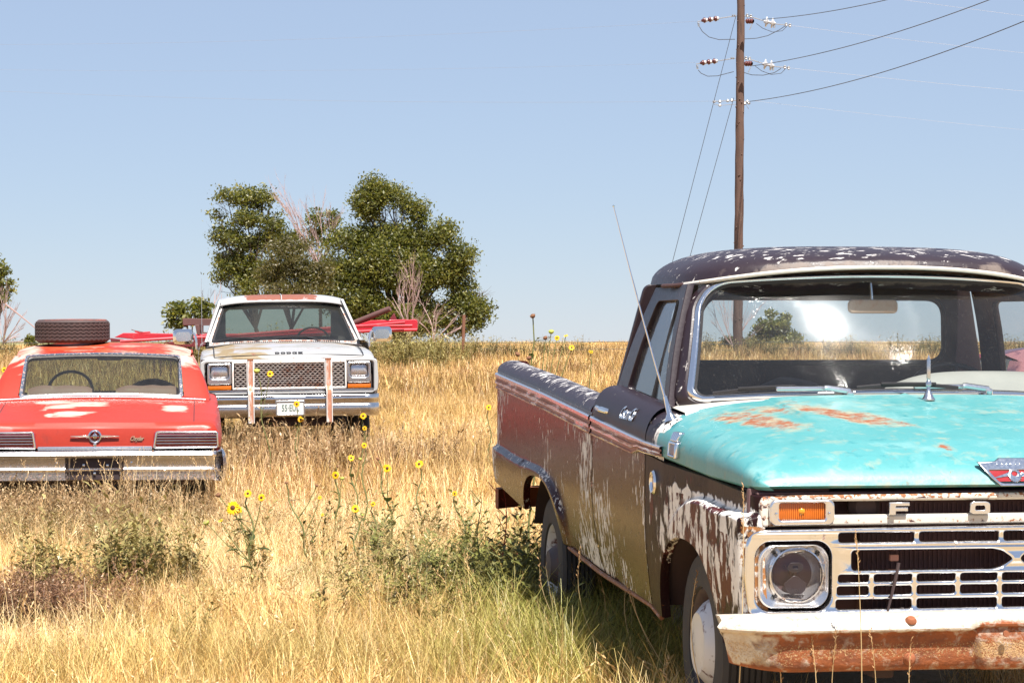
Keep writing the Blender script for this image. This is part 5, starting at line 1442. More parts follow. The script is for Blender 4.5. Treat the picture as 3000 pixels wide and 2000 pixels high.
# ------------------------------------------------------------------ utility pole with its wires
M['polewood'] = weather('weathered_pole_wood', (.105, .058, .043), [('peel', (.20, .14, .11), .8, (7, 7, .7), .12), ('dark', (.05, .03, .025), .8, (9, 9, .5), .1)], .85, var=.4, var_scale=3, bump=.8)
M['wire'] = simple('wire_dark', (.05, .05, .055), .6)
M['wirelight'] = simple('wire_sunlit_tone', (.48, .45, .45), .6)  # sunlit paleness of these strands is put into the colour
M['wirefaint'] = simple('wire_dull', (.30, .30, .32), .6)
M['steel'] = simple('galvanised_fitting', (.40, .40, .41), .45, .6)
M['porcelain'] = simple('white_porcelain', (.52, .52, .54), .3)
M['brownporc'] = simple('brown_porcelain', (.10, .022, .020), .3)
PD = 78.0
pole = empty('utility_pole', tuple(pix(2161, 1053, PD).xy) + (float(tz(7.36, PD)) - .1,)); PO = pole.location.copy()
tag(pole, 'tall wooden utility pole with insulators standing behind the turquoise-hooded pickup', 'utility pole')
def pq(u, v, d=PD): return pix(1900 + u * .4783, v * .4783, d) - PO
t = MB(); rows = []
for i in range(70):
    f = i / 69; z = 13.4 * f; r = .158 - .040 * f
    cx = .10 * f * 1.2; cy = 0
    rows.append([(cx + (r + .006 * math.sin(5 * a + z * 3) + .010 * math.sin(z * 1.7 + 3 * a) * math.sin(z * 4)) * math.cos(a), cy + (r + .006 * math.sin(4 * a + z * 2)) * math.sin(a), z) for a in [2 * math.pi * k / 20 for k in range(20)]])
t.grid(rows, close_u=True); t.fan(rows[-1])
for i in range(46):
    z = rng.uniform(.3, 12.8); a = rng.uniform(math.pi, 2 * math.pi); r = .158 - .040 * z / 13.4
    c = Vector((.12 * z / 13.4 + r * math.cos(a), r * math.sin(a), z)); dv = Vector((math.cos(a), math.sin(a), rng.uniform(-.4, .2)))
    t.lathe([(.028, -.01), (.024, .012), (.014, .024), (.001, .028)], c, dv, 7)
t.build('pole', M['polewood'], pole, {'peel': lambda c: .33, 'dark': lambda c: .34})
for v0, dx in ((97, 0), (357, -8)):
    k = v0 - 97
    s_ = MB(); s_.tube([tuple(pq(540 + dx, 97 + k)), tuple(pq(440 + dx, 113 + k)), tuple(pq(300 + dx, 133 + k)), tuple(pq(303 + dx, 150 + k))], .016, 6)
    for u in (515, 527): s_.lathe([(.03, -.02), (.045, 0), (.03, .02)], pq(u + dx, 97 + k), (1, 0, 0), 10)
    for vv in (142, 152, 160): s_.lathe([(.001, -.02), (.05, -.01), (.001, .02)], pq(308 + dx, vv + k), (0, 0, 1), 8)
    ins = s_.build('insulator_string', M['steel'], pole)
    a, b = pq(428 + dx, 114 + k), pq(325 + dx, 128 + k); ax = (b - a)
    for j in range(3):
        for q_, m_, r_ in ((.06, 'porcelain', .065), (.17, 'brownporc', .090), (.26, 'brownporc', .05)):
            t = MB(); o = a + ax * (j / 3 + q_); t.lathe([(.02, -.05), (r_ * .8, -.045), (r_, -.01), (r_, .02), (r_ * .6, .05), (.02, .05)], o, ax, 16); t.build('insulator_disc', M[m_], ins)
    s_ = MB(); s_.tube([tuple(pq(580 + dx, 97 + k)), tuple(pq(622 + dx, 102 + k)), tuple(pq(690 + dx, 124 + k)), tuple(pq(790 + dx, 150 + k)), tuple(pq(870 + dx, 156 + k))], .016, 6)
    for u, vv in ((605, 97), (627, 101), (843, 152), (866, 157)): s_.lathe([(.02, -.06), (.05, -.03), (.03, 0), (.05, .03), (.02, .06)], pq(u + dx, vv + k), (0, 0, 1), 9)
    s_.tube([tuple(pq(772 + dx, 146 + k)), tuple(pq(770 + dx, 172 + k))], .03, 6)
    ins = s_.build('insulator_string', M['steel'], pole)
    for u, vv in ((724, 135), (760, 142)):
        t = MB(); t.lathe([(.03, -.10), (.06, -.05), (.165, -.03), (.17, 0), (.12, .02), (.06, .05), (.03, .10)], pq(u + dx, vv + k), (1, -.15, -.18), 20); t.build('insulator_disc', M['porcelain'], ins)
    s_ = MB(); s_.tube([tuple(pq(560 + dx, 118 + k)), tuple(pq(600 + dx, 130 + k)), tuple(pq(640 + dx, 132 + k)), tuple(pq(628 + dx, 165 + k)), tuple(pq(618 + dx, 185 + k))], .013, 6)
    ins = s_.build('insulator_string', M['steel'], pole)
    for u in (606, 620, 634):
        t = MB(); t.lathe([(.03, -.05), (.075, -.03), (.09, .01), (.055, .05)], pq(u + dx, 131 + k, PD - .5), (1, -.8, -.1), 16); t.build('insulator_disc', M['brownporc'], ins)
    t = MB()
    jp = [(312, 165), (330, 195), (370, 228), (430, 244), (530, 242)] if k == 0 else [(312, 170), (330, 190), (370, 208), (430, 206), (530, 180)]
    t.tube([tuple(pq(u + dx, v + k)) for u, v in jp], .011, 6)
    jp = [(585, 240), (660, 236), (730, 220), (800, 185), (838, 160)] if k == 0 else [(585, 183), (640, 200), (710, 202), (780, 186), (820, 160)]
    t.tube([tuple(pq(u + dx, v + k)) for u, v in jp], .011, 6)
    t.tube([tuple(pq(u + dx, v + k)) for u, v in ((660, 145), (700, 175), (760, 198), (820, 190), (845, 165))], .009, 6)
    t.build('jumper_wire', M['wire'], pole)
t = MB(); t.tube([tuple(pq(400, 622)), tuple(pq(480, 618)), tuple(pq(525, 616)), tuple(pq(580, 622)), tuple(pq(622, 624))], .014, 6)
t.tube([tuple(pq(402, 640)), tuple(pq(440, 646)), tuple(pq(520, 640)), tuple(pq(590, 632)), tuple(pq(615, 670))], .009, 6)
for u, v in ((402, 622), (437, 622), (437, 645), (485, 617), (510, 615), (590, 634), (605, 622), (614, 632)): t.lathe([(.02, -.05), (.06, -.02), (.05, .02), (.02, .05)], pq(u, v), (0, 0, 1), 9)
t.build('neutral_clamp', M['steel'], pole)
# wires: each strand is a thing
def strand(label, p0, p1, r, m, sag=.3, cat='wire', grp=None, name='power_line'):
    t = MB(); n = 24
    t.tube([tuple(p0.lerp(p1, i / n) - Vector((0, 0, sag * 4 * (i / n) * (1 - i / n)))) for i in range(n + 1)], r, 5)
    return tag(t.build(name, m), label, cat, grp)
A_ = lambda u, v, d=PD: pix(1900 + u * .4783, v * .4783, d)
strand('dark wire rising right from the top insulators of the utility pole', A_(700, 120), A_(2400, -275, 52), .011, M['wire'], .25)
strand('dark wire rising right from the middle insulators of the utility pole', A_(636, 405), A_(2500, -165, 52), .011, M['wire'], .28)
strand('dark wire rising right from the lowest clamp of the utility pole', A_(622, 622), A_(2700, -40, 50), .011, M['wire'], .35)
strand('pale wire sloping right from the top insulators', A_(868, 157), A_(3600, 445, 90), .0038, M['wirelight'], .1)
strand('pale wire sloping right from the middle insulators', A_(845, 415), A_(3600, 655, 90), .0038, M['wirelight'], .1)
strand('faint pale wire sloping right from the lowest clamp', A_(640, 618), A_(3600, 905, 90), .003, M['wirelight'], .1)
strand('faint pale wire crossing the top right corner of the sky', A_(900, -95, 80), A_(3600, 245, 90), .0038, M['wirelight'], .1)
strand('faint wire running left across the sky at the top', pix(2043, 63, PD), pix(-1200, 110, 95), .003, M['wirefaint'], .5)
strand('faint wire running left across the sky from the middle insulators', pix(2036, 184, PD), pix(-1500, 150, 95), .0025, M['wirefaint'], .5)
strand('faint wire running left across the sky, lowest of the three', pix(2091, 297, PD), pix(-1200, 190, 95), .0035, M['wirefaint'], .5)
strand('guy wire from the pole top, the left of the slanting pair', A_(535, 100, PD - .1), Vector((4.4, 77.6, float(tz(4.4, 77.6)))), .010, M['wire'], .0, name='guy_wire')
strand('guy wire from mid pole, the right of the slanting pair', A_(522, 600, PD - .1), Vector((4.85, 77.4, float(tz(4.85, 77.4)))), .010, M['wire'], .0, name='guy_wire')

# ------------------------------------------------------------------ fence
M['postwood'] = weather('old_post_wood', (.20, .085, .050), [('peel', (.32, .20, .14), .9, (20, 20, 2), .2)], .9, var=.4, bump=.5)
FD = 74.0; posts = []
for px, lab in ((1355, 'leaning brown fence post right of the big tree'), (3300, None)):
    b = pix(px, 0, FD); gz = float(tz(b.x, FD)); t = MB()
    rows = [[(.052 * math.cos(a) + .03 * z, .052 * math.sin(a), z * 1.0) for a in [2 * math.pi * k / 9 for k in range(9)]] for z in (-.2, .3, .7, 1.1, (1.44 + .078 / 74 * 0 + (1000 - 922) / FPX * FD) - gz if px == 1355 else 1.15)]
    t.grid(rows, close_u=True); t.fan(rows[-1])
    if lab:
        o = t.build('fence_post', M['postwood'], None, {'peel': lambda c: .3}); o.location = (b.x, FD, gz); tag(o, lab, 'fence post')
for k, z in enumerate((.66, .45, .25)):
    t = MB(); pts = []
    for i in range(90):
        x = -22 + i * .62; sag = .05 * math.sin((x - pix(1355, 0, FD).x) / 5.1 * math.pi) ** 2
        pts.append((x, FD, float(np.interp(FD, TY, TZ)) + z - sag + .02 * math.sin(x * .8 + k)))
    t.tube(pts, .0075, 4)
    for i in range(2, 88, 2):
        x, y, z_ = pts[i]
        t.tube([(x - .02, y, z_ - .03), (x + .02, y, z_ + .03)], .005, 3)
    tag(t.build('fence_wire', M['wire']), ['top strand of the barbed wire on the skyline', 'middle strand of the barbed wire among the weeds', 'lowest strand of the barbed wire in the weeds'][k], 'barbed wire', 'strands of the fence')

# ------------------------------------------------------------------ trees
def leafmat(name, cols, trans=.35, rough=.5):
    g = NG(name); f = g.attr('tint')
    c = g.ramp(f, [(i / (len(cols) - 1), k) for i, k in enumerate(cols)])
    d = g.n('BsdfDiffuse', {0: c}).outputs[0]; tr = g.n('BsdfTranslucent', {0: g.mixc(.5, c, (.25, .30, .03), 'ADD')}).outputs[0]; gl = g.n('BsdfGlossy', {'Color': (.8, .8, .8, 1), 'Roughness': rough}).outputs[0]
    m = g.n('MixShader', {0: trans, 1: d, 2: tr}).outputs[0]; m = g.n('MixShader', {0: .05, 1: m, 2: gl}).outputs[0]
    g.t.nodes.remove(g.bsdf); g.t.links.new(m, g.out.inputs[0]); return g.m
M['leaf'] = leafmat('tree_leaves', [(.022, .028, .007), (.075, .085, .014), (.155, .150, .021), (.26, .22, .035)])
M['leaf_olive'] = leafmat('olive_leaves', [(.035, .032, .011), (.095, .078, .02), (.16, .12, .035)])
M['bark'] = simple('dark_bark', (.075, .050, .038), .9, var=.4, scale=6, bump=.4)
M['deadwood'] = simple('dead_grey_wood', (.36, .24, .22), .9, var=.35, scale=3)

def leaf_cloud(blobs, count, size, flat=.75, seed=1, clump=.32, per=12, name='crown', mat=None, parent=None, dens=None):
    r = np.random.default_rng(seed)
    vol = np.array([b[3] * b[4] for b in blobs]); pr = vol / vol.sum()
    nc = count // per
    bi = r.choice(len(blobs), nc, p=pr)
    B = np.array(blobs)[bi]
    dirs = r.normal(size=(nc, 3)); dirs /= np.linalg.norm(dirs, axis=1)[:, None]
    rad = r.uniform(.05, 1.0, nc) ** .42 * (1.08 + .20 * r.normal(size=nc))
    C = B[:, :3] + dirs * rad[:, None] * np.stack([B[:, 3], (B[:, 3] + B[:, 4]) / 2 * .9, B[:, 4]], 1)
    # lumpy: keep clumps where a 3-D sine field is high
    f = np.sin(C[:, 0] * 2.6 + seed) + np.sin(C[:, 1] * 2.3 + 2 * seed) + np.sin(C[:, 2] * 3.1 + .5 * seed)
    C = C[f > -1.2]
    n = len(C)
    cl = r.uniform(.55, 1.15, n) * clump
    P = (C[:, None, :] + r.normal(size=(n, per, 3)) * cl[:, None, None] * np.array([.62, .62, .42])).reshape(-1, 3)
    k = len(P)
    a = r.normal(size=(k, 3)); a /= np.linalg.norm(a, axis=1)[:, None]
    b = np.cross(a, r.normal(size=(k, 3))); b /= np.linalg.norm(b, axis=1)[:, None]
    s = size * r.uniform(.55, 1.25, k)
    A = a * s[:, None]; Bv = b * (s * r.uniform(.35, .6, k))[:, None]
    V = np.stack([P - A, P - Bv * .9 + A * .1, P + A, P + Bv * .9 + A * .1], 1).reshape(-1, 3)
    me = bpy.data.meshes.new(name); me.from_pydata(V.tolist(), [], np.arange(4 * k).reshape(-1, 4).tolist())
    me.materials.append(mat)
    ct = np.clip(r.normal(.5, .20, n), 0, 1)
    tint = np.clip(np.repeat(ct, per) + r.normal(0, .12, k), 0, 1)
    at = me.attributes.new('tint', 'FLOAT', 'POINT'); at.data.foreach_set('value', np.repeat(tint, 4).astype(np.float32))
    o = bpy.data.objects.new(name, me); COL.objects.link(o); o.parent = parent
    return o, C

def twig_fan(mb, a, b, r0, depth, rg, spread=.55):
    a = Vector(a); b = Vector(b); n = 5; L = (b - a).length
    pts = []; cur = []
    off = Vector((rg.uniform(-1, 1), rg.uniform(-1, 1), rg.uniform(-.5, .5))) * L * .10
    for i in range(n + 1):
        f = i / n; pts.append(tuple(a.lerp(b, f) + off * math.sin(math.pi * f)))
    mb.tube(pts, [r0 * (1 - .7 * i / n) for i in range(n + 1)], 5 if r0 > .02 else 3, cap=False)
    if depth > 0:
        for i in range(rg.randint(2, 4)):
            f = rg.uniform(.35, .95); p = Vector(pts[int(f * n)])
            d = (b - a).normalized() + Vector((rg.uniform(-1, 1), rg.uniform(-1, 1), rg.uniform(-.5, .8))) * spread
            twig_fan(mb, p, p + d.normalized() * L * rg.uniform(.35, .6), r0 * .5, depth - 1, rg, spread)

def tree(name, label, cat, base, d, blobs, count, size, seed, mat=None, bark=None, trunk=.16, depth=2, clump=.32, grp='trees along the fence', twigs=True):
    gz = float(tz((base - 1500) / FPX * d, d)); O = Vector(((base - 1500) / FPX * d, d, gz))
    T = empty(name, tuple(O)); tag(T, label, cat, grp)
    k = d / FPX; rg = random.Random(seed)
    bl = [((px - 1500) * k - O.x, rg.uniform(-.5, .5) * rx * k * 1.2, EYE + (1000 - py) * k - O.z, rx * k, ry * k) for px, py, rx, ry in blobs]
    if count: leaf_cloud(bl, count, size, seed=seed, clump=clump, mat=mat or M['leaf'], parent=T)
    mb = MB(); cx = sum(b[0] for b in bl) / len(bl) * .4; zl = min(b[2] for b in bl)
    fork = Vector((cx * .6, 0, max(.4, zl * .35)))
    mb.tube([(0, 0, -.2), (.04, 0, fork.z * .5), tuple(fork)], [trunk * 1.2, trunk, trunk * .85], 9)
    for b in bl:
        e = Vector(b[:3]); mid = fork.lerp(e, .5) + Vector((rg.uniform(-.3, .3), rg.uniform(-.3, .3), .25))
        mb.tube([tuple(fork), tuple(fork.lerp(mid, .5)), tuple(mid), tuple(mid.lerp(e, .5)), tuple(e)], [trunk * .55, trunk * .42, trunk * .32, trunk * .22, trunk * .12], 6, cap=False)
        if twigs:
            for i in range(5):
                dv = Vector((rg.gauss(0, 1), rg.gauss(0, .8), rg.gauss(.3, .8))).normalized()
                twig_fan(mb, mid.lerp(e, rg.uniform(.4, 1)), e + Vector((dv.x * b[3], dv.y * b[3], dv.z * b[4])) * 1.0, trunk * .13, depth - 1, rg)
    mb.build('trunk', bark or M['bark'], T)
    return T
def bare(name, label, base_px, base_py, d, tips, seed, r=.05, depth=3, spread=.5, cat='dead tree', mat=None, grp=None):
    gz = float(tz((base_px - 1500) / FPX * d, d)); O = Vector(((base_px - 1500) / FPX * d, d, gz)); T = empty(name, tuple(O)); tag(T, label, cat, grp)
    rg = random.Random(seed); mb = MB()
    s0 = Vector((0, 0, max(0.0, pix(base_px, base_py, d).z - gz)))
    if s0.z > .2: mb.tube([(0, 0, -.1), tuple(s0)], [r * 1.6, r * 1.1], 7, cap=False)
    for px, py in tips:
        e = pix(px, py, d + rg.uniform(-1, 1)) - O
        twig_fan(mb, s0, e, r * rg.uniform(.5, 1), depth, rg, spread)
    mb.build('branches', mat or M['deadwood'], T); return T
D0 = 120
tree('elm_tree', 'sparse spreading tree left of the dead branches, above the white pickup', 'tree', 760, D0 + 2,
     [(668, 588, 36, 28), (640, 622, 20, 22), (718, 578, 36, 28), (772, 588, 32, 32), (798, 640, 32, 34), (728, 638, 46, 26), (690, 712, 42, 30), (662, 765, 32, 30), (650, 815, 26, 30), (705, 828, 46, 22), (745, 715, 32, 24), (860, 700, 20, 20), (650, 690, 34, 30), (700, 768, 42, 36), (750, 790, 42, 36), (690, 850, 60, 22), (660, 740, 30, 30), (800, 700, 40, 40)], 27000, .095, 3, trunk=.12, clump=.36)
tree('olive_tree', 'low round olive-green tree just above the white pickup roof', 'tree', 850, D0 - 8,
     [(842, 765, 68, 52), (795, 800, 50, 40), (895, 800, 50, 40), (835, 718, 46, 24), (850, 850, 95, 24), (940, 800, 40, 50), (900, 740, 40, 40)], 22000, .075, 8, mat=M['leaf_olive'], trunk=.13, clump=.24)
tree('elm_tree', 'biggest tree, dense and broad, right of the white pickup roof', 'tree', 1150, D0,
     [(1102, 558, 46, 36), (1075, 602, 44, 36), (1150, 585, 48, 34), (1120, 625, 50, 26), (1180, 612, 28, 22), (1232, 625, 26, 36), (1300, 690, 34, 40), (1010, 722, 58, 50), (1090, 700, 66, 46), (1170, 705, 66, 48), (1242, 722, 60, 50), (1000, 800, 48, 46), (1080, 802, 66, 56), (1170, 812, 62, 54), (1258, 802, 62, 56), (1320, 795, 54, 44), (1352, 750, 34, 36), (1062, 880, 60, 42), (1120, 905, 60, 30), (1252, 880, 56, 44), (1340, 870, 46, 46), (1392, 905, 44, 36), (1418, 870, 22, 26), (1385, 945, 36, 20), (1290, 935, 40, 34), (985, 860, 50, 50), (1180, 930, 66, 36), (1060, 930, 60, 34), (1130, 760, 66, 60), (1220, 800, 60, 60), (1280, 960, 80, 26), (1400, 860, 30, 30)], 125000, .095, 5, trunk=.18, clump=.42)
tree('elm_tree', 'thin leafy treetop beside the pale dead branches', 'tree', 937, D0 + 6, [(935, 645, 34, 32), (975, 640, 22, 26), (925, 690, 20, 26)], 2200, .10, 17, trunk=.10, clump=.26)
bare('dead_tree', 'pale pinkish dead tree between the two leafy crowns', 937, 785, D0 + 1, [(835, 600), (845, 590), (860, 610), (880, 630), (900, 615), (930, 605), (885, 660), (855, 595), (955, 640), (975, 630), (870, 670), (915, 670), (985, 655), (825, 615)], 21, .035, 3, .30, grp='trees along the fence')
bare('dead_shrub', 'grey bare shrub in front of the biggest tree', 1200, 990, D0 - 12, [(1180, 780), (1195, 760), (1215, 800), (1170, 840), (1230, 850), (1150, 870), (1245, 900), (1210, 820)], 22, .035, 3, .35, 'dead shrub')
bare('dead_shrub', 'bare twiggy shrub right of the farm implement', 1270, 1000, D0 - 20, [(1240, 900), (1300, 890), (1330, 930), (1215, 930), (1280, 910), (1350, 960)], 23, .03, 3, .6, 'dead shrub')
tree('small_tree', 'small leafy tree by the left mirror of the white pickup', 'tree', 560, 60, [(512, 925, 22, 26), (540, 940, 24, 20), (530, 905, 16, 18), (575, 905, 12, 30), (600, 905, 14, 24), (585, 930, 24, 16), (505, 955, 18, 12)], 1500, .075, 31, trunk=.05, clump=.15)
bare('dead_shrub', 'bare twigs rising beside the left pillar of the white pickup', 622, 960, 62, [(615, 875), (630, 850), (640, 880), (600, 905), (650, 860)], 32, .02, 3, .4, 'dead shrub')
tree('edge_tree', 'green tree cut off by the left edge of the picture', 'tree', -20, 95, [(-20, 800, 30, 44), (5, 790, 16, 24), (0, 860, 22, 34), (28, 828, 9, 9), (30, 852, 8, 8), (-50, 850, 50, 70)], 5000, .085, 33, trunk=.14, clump=.20)
bare('dead_shrub', 'tangled bare branches under the tree at the left edge', 10, 1005, 92, [(2, 890), (12, 880), (20, 900), (35, 910), (65, 925), (70, 960), (45, 900), (-8, 890), (60, 985), (80, 1000)], 34, .03, 3, .3, 'dead shrub')
t = MB(); t.tube([tuple(pix(15, 890, 91)), tuple(pix(60, 925, 91)), tuple(pix(105, 962, 91))], [.035, .025, .02], 6); tag(t.build('fallen_branch', M['deadwood']), 'long bare branch slanting down to the tyre on the red coupe', 'branch')
tree('round_bush', 'small round bush on the skyline left of the roof tyre', 'bush', 90, 80, [(90, 998, 16, 12)], 700, .05, 35, trunk=.03, clump=.12, grp='bushes on the skyline')
# beyond the turquoise truck, seen through its glass
bare('dead_shrub', 'bare reddish shrub around the foot of the utility pole', 2150, 1020, 80, [(2090, 905), (2105, 880), (2120, 870), (2135, 885), (2150, 868), (2175, 880), (2190, 895), (2205, 905), (2215, 920), (2085, 940), (2225, 945)], 41, .022, 3, .22, 'dead shrub')
tree('small_tree', 'green tree right of the utility pole seen through the windshield', 'tree', 2262, 110, [(2258, 920, 12, 10), (2255, 955, 38, 18), (2235, 965, 26, 14), (2290, 950, 20, 16), (2300, 930, 12, 10), (2265, 985, 48, 18), (2320, 990, 26, 18), (2280, 1000, 56, 14)], 6000, .10, 42, trunk=.10, clump=.2)
tree('round_bush', 'green bush at the left edge of the windshield view', 'bush', 2050, 90, [(2048, 995, 28, 14), (2030, 1004, 26, 10), (2075, 1006, 20, 8)], 2200, .06, 43, trunk=.04, clump=.15, grp='bushes on the skyline')
tree('round_bush', 'olive bush at the foot of the pole', 'bush', 2130, 82, [(2130, 1000, 26, 14), (2200, 1004, 26, 10)], 1800, .05, 44, mat=M['leaf_olive'], trunk=.03, clump=.14, grp='bushes on the skyline')
# ------------------------------------------------------------------ grass and weeds
def grassmat(name, trans=.35, tip=(.72, .60, .38)):
    """colour comes with each tuft (instance) and varies from blade to blade"""
    g = NG(name)
    ic = g.n('Attribute', None, attribute_name='gcol', attribute_type='INSTANCER').outputs['Color']
    f = g.attr('tint'); hgt = g.attr('hgt')
    c = g.mixc(1.0, ic, g.n('CombineColor', {0: g.math('MULTIPLY_ADD', f, 1.15, .42), 1: g.math('MULTIPLY_ADD', f, 1.2, .38), 2: g.math('MULTIPLY_ADD', f, 1.35, .30)}).outputs[0], 'MULTIPLY')
    c = g.mixc(g.math('MULTIPLY', g.math('GREATER_THAN', g.attr('seed'), .5), .55), c, (.42, .24, .12))
    d = g.n('BsdfDiffuse', {0: c}).outputs[0]; tr = g.n('BsdfTranslucent', {0: c}).outputs[0]; gl = g.n('BsdfGlossy', {'Color': (.9, .85, .75, 1), 'Roughness': .42}).outputs[0]
    m = g.n('MixShader', {0: trans, 1: d, 2: tr}).outputs[0]; m = g.n('MixShader', {0: .045, 1: m, 2: gl}).outputs[0]
    g.t.nodes.remove(g.bsdf); g.t.links.new(m, g.out.inputs[0]); return g.m
M['grass'] = grassmat('dry_grass_blades', .22)
def blades(n, h, w, rad, bend, seed, seg=4, heads=0.0, leaves=0, lay=.0, curl=.0):
    r = random.Random(seed); V = []; F = []; T = []; S = []
    def ribbon(pts, ws, side, tint, sd=0):
        b = len(V)
        for p, w_ in zip(pts, ws):
            V.append(tuple(p - side * w_ / 2)); V.append(tuple(p + side * w_ / 2)); T.extend([tint] * 2); S.extend([sd] * 2)
        for i in range(len(pts) - 1): F.append((b + 2 * i, b + 2 * i + 1, b + 2 * i + 3, b + 2 * i + 2))
    for i in range(n):
        a = r.uniform(0, 2 * math.pi); q_ = rad * math.sqrt(r.random()); p = Vector((q_ * math.cos(a), q_ * math.sin(a), -.02))
        dr_ = r.uniform(0, 2 * math.pi); lean = Vector((math.cos(dr_), math.sin(dr_), 0)); H_ = h * r.uniform(.5, 1.15); bd = bend * r.uniform(.3, 1.4); tint = min(1, max(0, r.gauss(.52, .30)))
        sdv = Vector((-math.sin(dr_ + r.uniform(-.7, .7)), math.cos(dr_), 0)).normalized()
        pts = []; ws = []
        for k in range(seg + 1):
            f = k / seg
            z = H_ * (f - lay * f * f * .6); pts.append(p + lean * (bd * H_ * (f ** 1.7)) + Vector((curl * math.sin(3 * f + i), 0, z))); ws.append(w * (1 - .8 * f))
        ribbon(pts, ws, sdv, tint)
        if r.random() < heads:
            e = pts[-1]; dirn = (pts[-1] - pts[-2]).normalized()
            for j in range(7):
                o = e - dirn * (.013 * j) + Vector((r.uniform(-.006, .006), r.uniform(-.006, .006), 0)); dd = (dirn + Vector((r.uniform(-.6, .6), r.uniform(-.6, .6), 0))) .normalized()
                ribbon([o, o + dd * .010, o + dd * .02], [.001, .006, .001], dd.orthogonal().normalized(), .8, 1)
        if leaves:
            for j in range(leaves):
                f = r.uniform(.15, .95); o = pts[int(f * seg)].lerp(pts[min(seg, int(f * seg) + 1)], r.random()); az = r.uniform(0, 6.28); dd = Vector((math.cos(az), math.sin(az), r.uniform(-.2, .8))).normalized(); L = r.uniform(.6, 1.3) * h * .12
                ribbon([o, o + dd * L * .5 + Vector((0, 0, .1 * L)), o + dd * L], [.002, L * .34, .001], dd.cross(Vector((0, 0, 1))).normalized(), min(1, max(0, r.gauss(.45, .2))))
    return V, F, T, S
protoC = bpy.data.collections.new('plant_shapes')       # kept out of the scene: only instanced
def proto(name, *a, **k):
    V, F, T, S = blades(*a, **k); me = bpy.data.meshes.new(name); me.from_pydata(V, [], F); me.materials.append(M['grass'])
    for nm, d in (('tint', T), ('seed', S)): me.attributes.new(nm, 'FLOAT', 'POINT').data.foreach_set('value', np.array(d, np.float32))
    o = bpy.data.objects.new(name, me); protoC.objects.link(o); return o
names = []
def P_(*a, **k): names.append(proto('p%02d' % len(names), *a, **k)); return len(names) - 1
NEAR = [P_(34, .13, .0034, .095, .85, 1, lay=.3), P_(34, .11, .0036, .11, 1.1, 2, lay=.7), P_(30, .16, .0034, .09, .7, 3, lay=.2), P_(40, .08, .0036, .13, 1.6, 4, lay=.9), P_(24, .19, .0032, .08, .8, 5, heads=.15)]
STRAW = [P_(4, .50, .0034, .05, .35, 6, seg=6, heads=1.0), P_(3, .62, .0034, .05, .45, 7, seg=6, heads=1.0), P_(5, .42, .0036, .05, .8, 8, seg=6, heads=.6)]
WEED = [P_(7, .34, .0036, .05, .35, 9, seg=6, leaves=26), P_(6, .42, .0036, .05, .3, 10, seg=6, leaves=24), P_(9, .24, .0036, .06, .6, 11, seg=5, leaves=20)]
TWIG = [P_(14, .30, .003, .05, .45, 12, seg=5, leaves=12, heads=.5), P_(18, .26, .003, .07, .7, 13, seg=5, leaves=8, heads=.8)]
MID = [P_(46, .18, .0068, .17, .6, 14), P_(46, .14, .0072, .20, .9, 15, lay=.4), P_(40, .25, .0066, .15, .5, 16, heads=.2)]
MIDW = [P_(9, .42, .006, .09, .35, 17, seg=5, leaves=22), P_(6, .5, .005, .08, .3, 18, seg=5, heads=1.0, leaves=4)]
FAR = [P_(44, .30, .017, .38, .45, 19, seg=3), P_(44, .24, .018, .42, .7, 20, seg=3), P_(40, .36, .016, .34, .4, 21, seg=3)]
FARW = [P_(16, .75, .018, .22, .25, 22, seg=5, leaves=14), P_(12, .62, .014, .2, .3, 23, seg=5, leaves=10, heads=1.0)]
LONG = [P_(22, .30, .0036, .05, .85, 24, seg=7), P_(26, .34, .0034, .06, 1.0, 25, seg=7, lay=.3)]

def vnoise(x, y, s, seed=0):
    r = np.random.default_rng(seed); ph = r.uniform(0, 6.28, 12); an = r.uniform(0, 6.28, 6); f = r.uniform(.6, 1.7, 6)
    return sum(np.sin((x * np.cos(a) + y * np.sin(a)) * ff / s * 2.2 + ph[i]) for i, (a, ff) in enumerate(zip(an, f))) / 6 ** .5 / 1.4

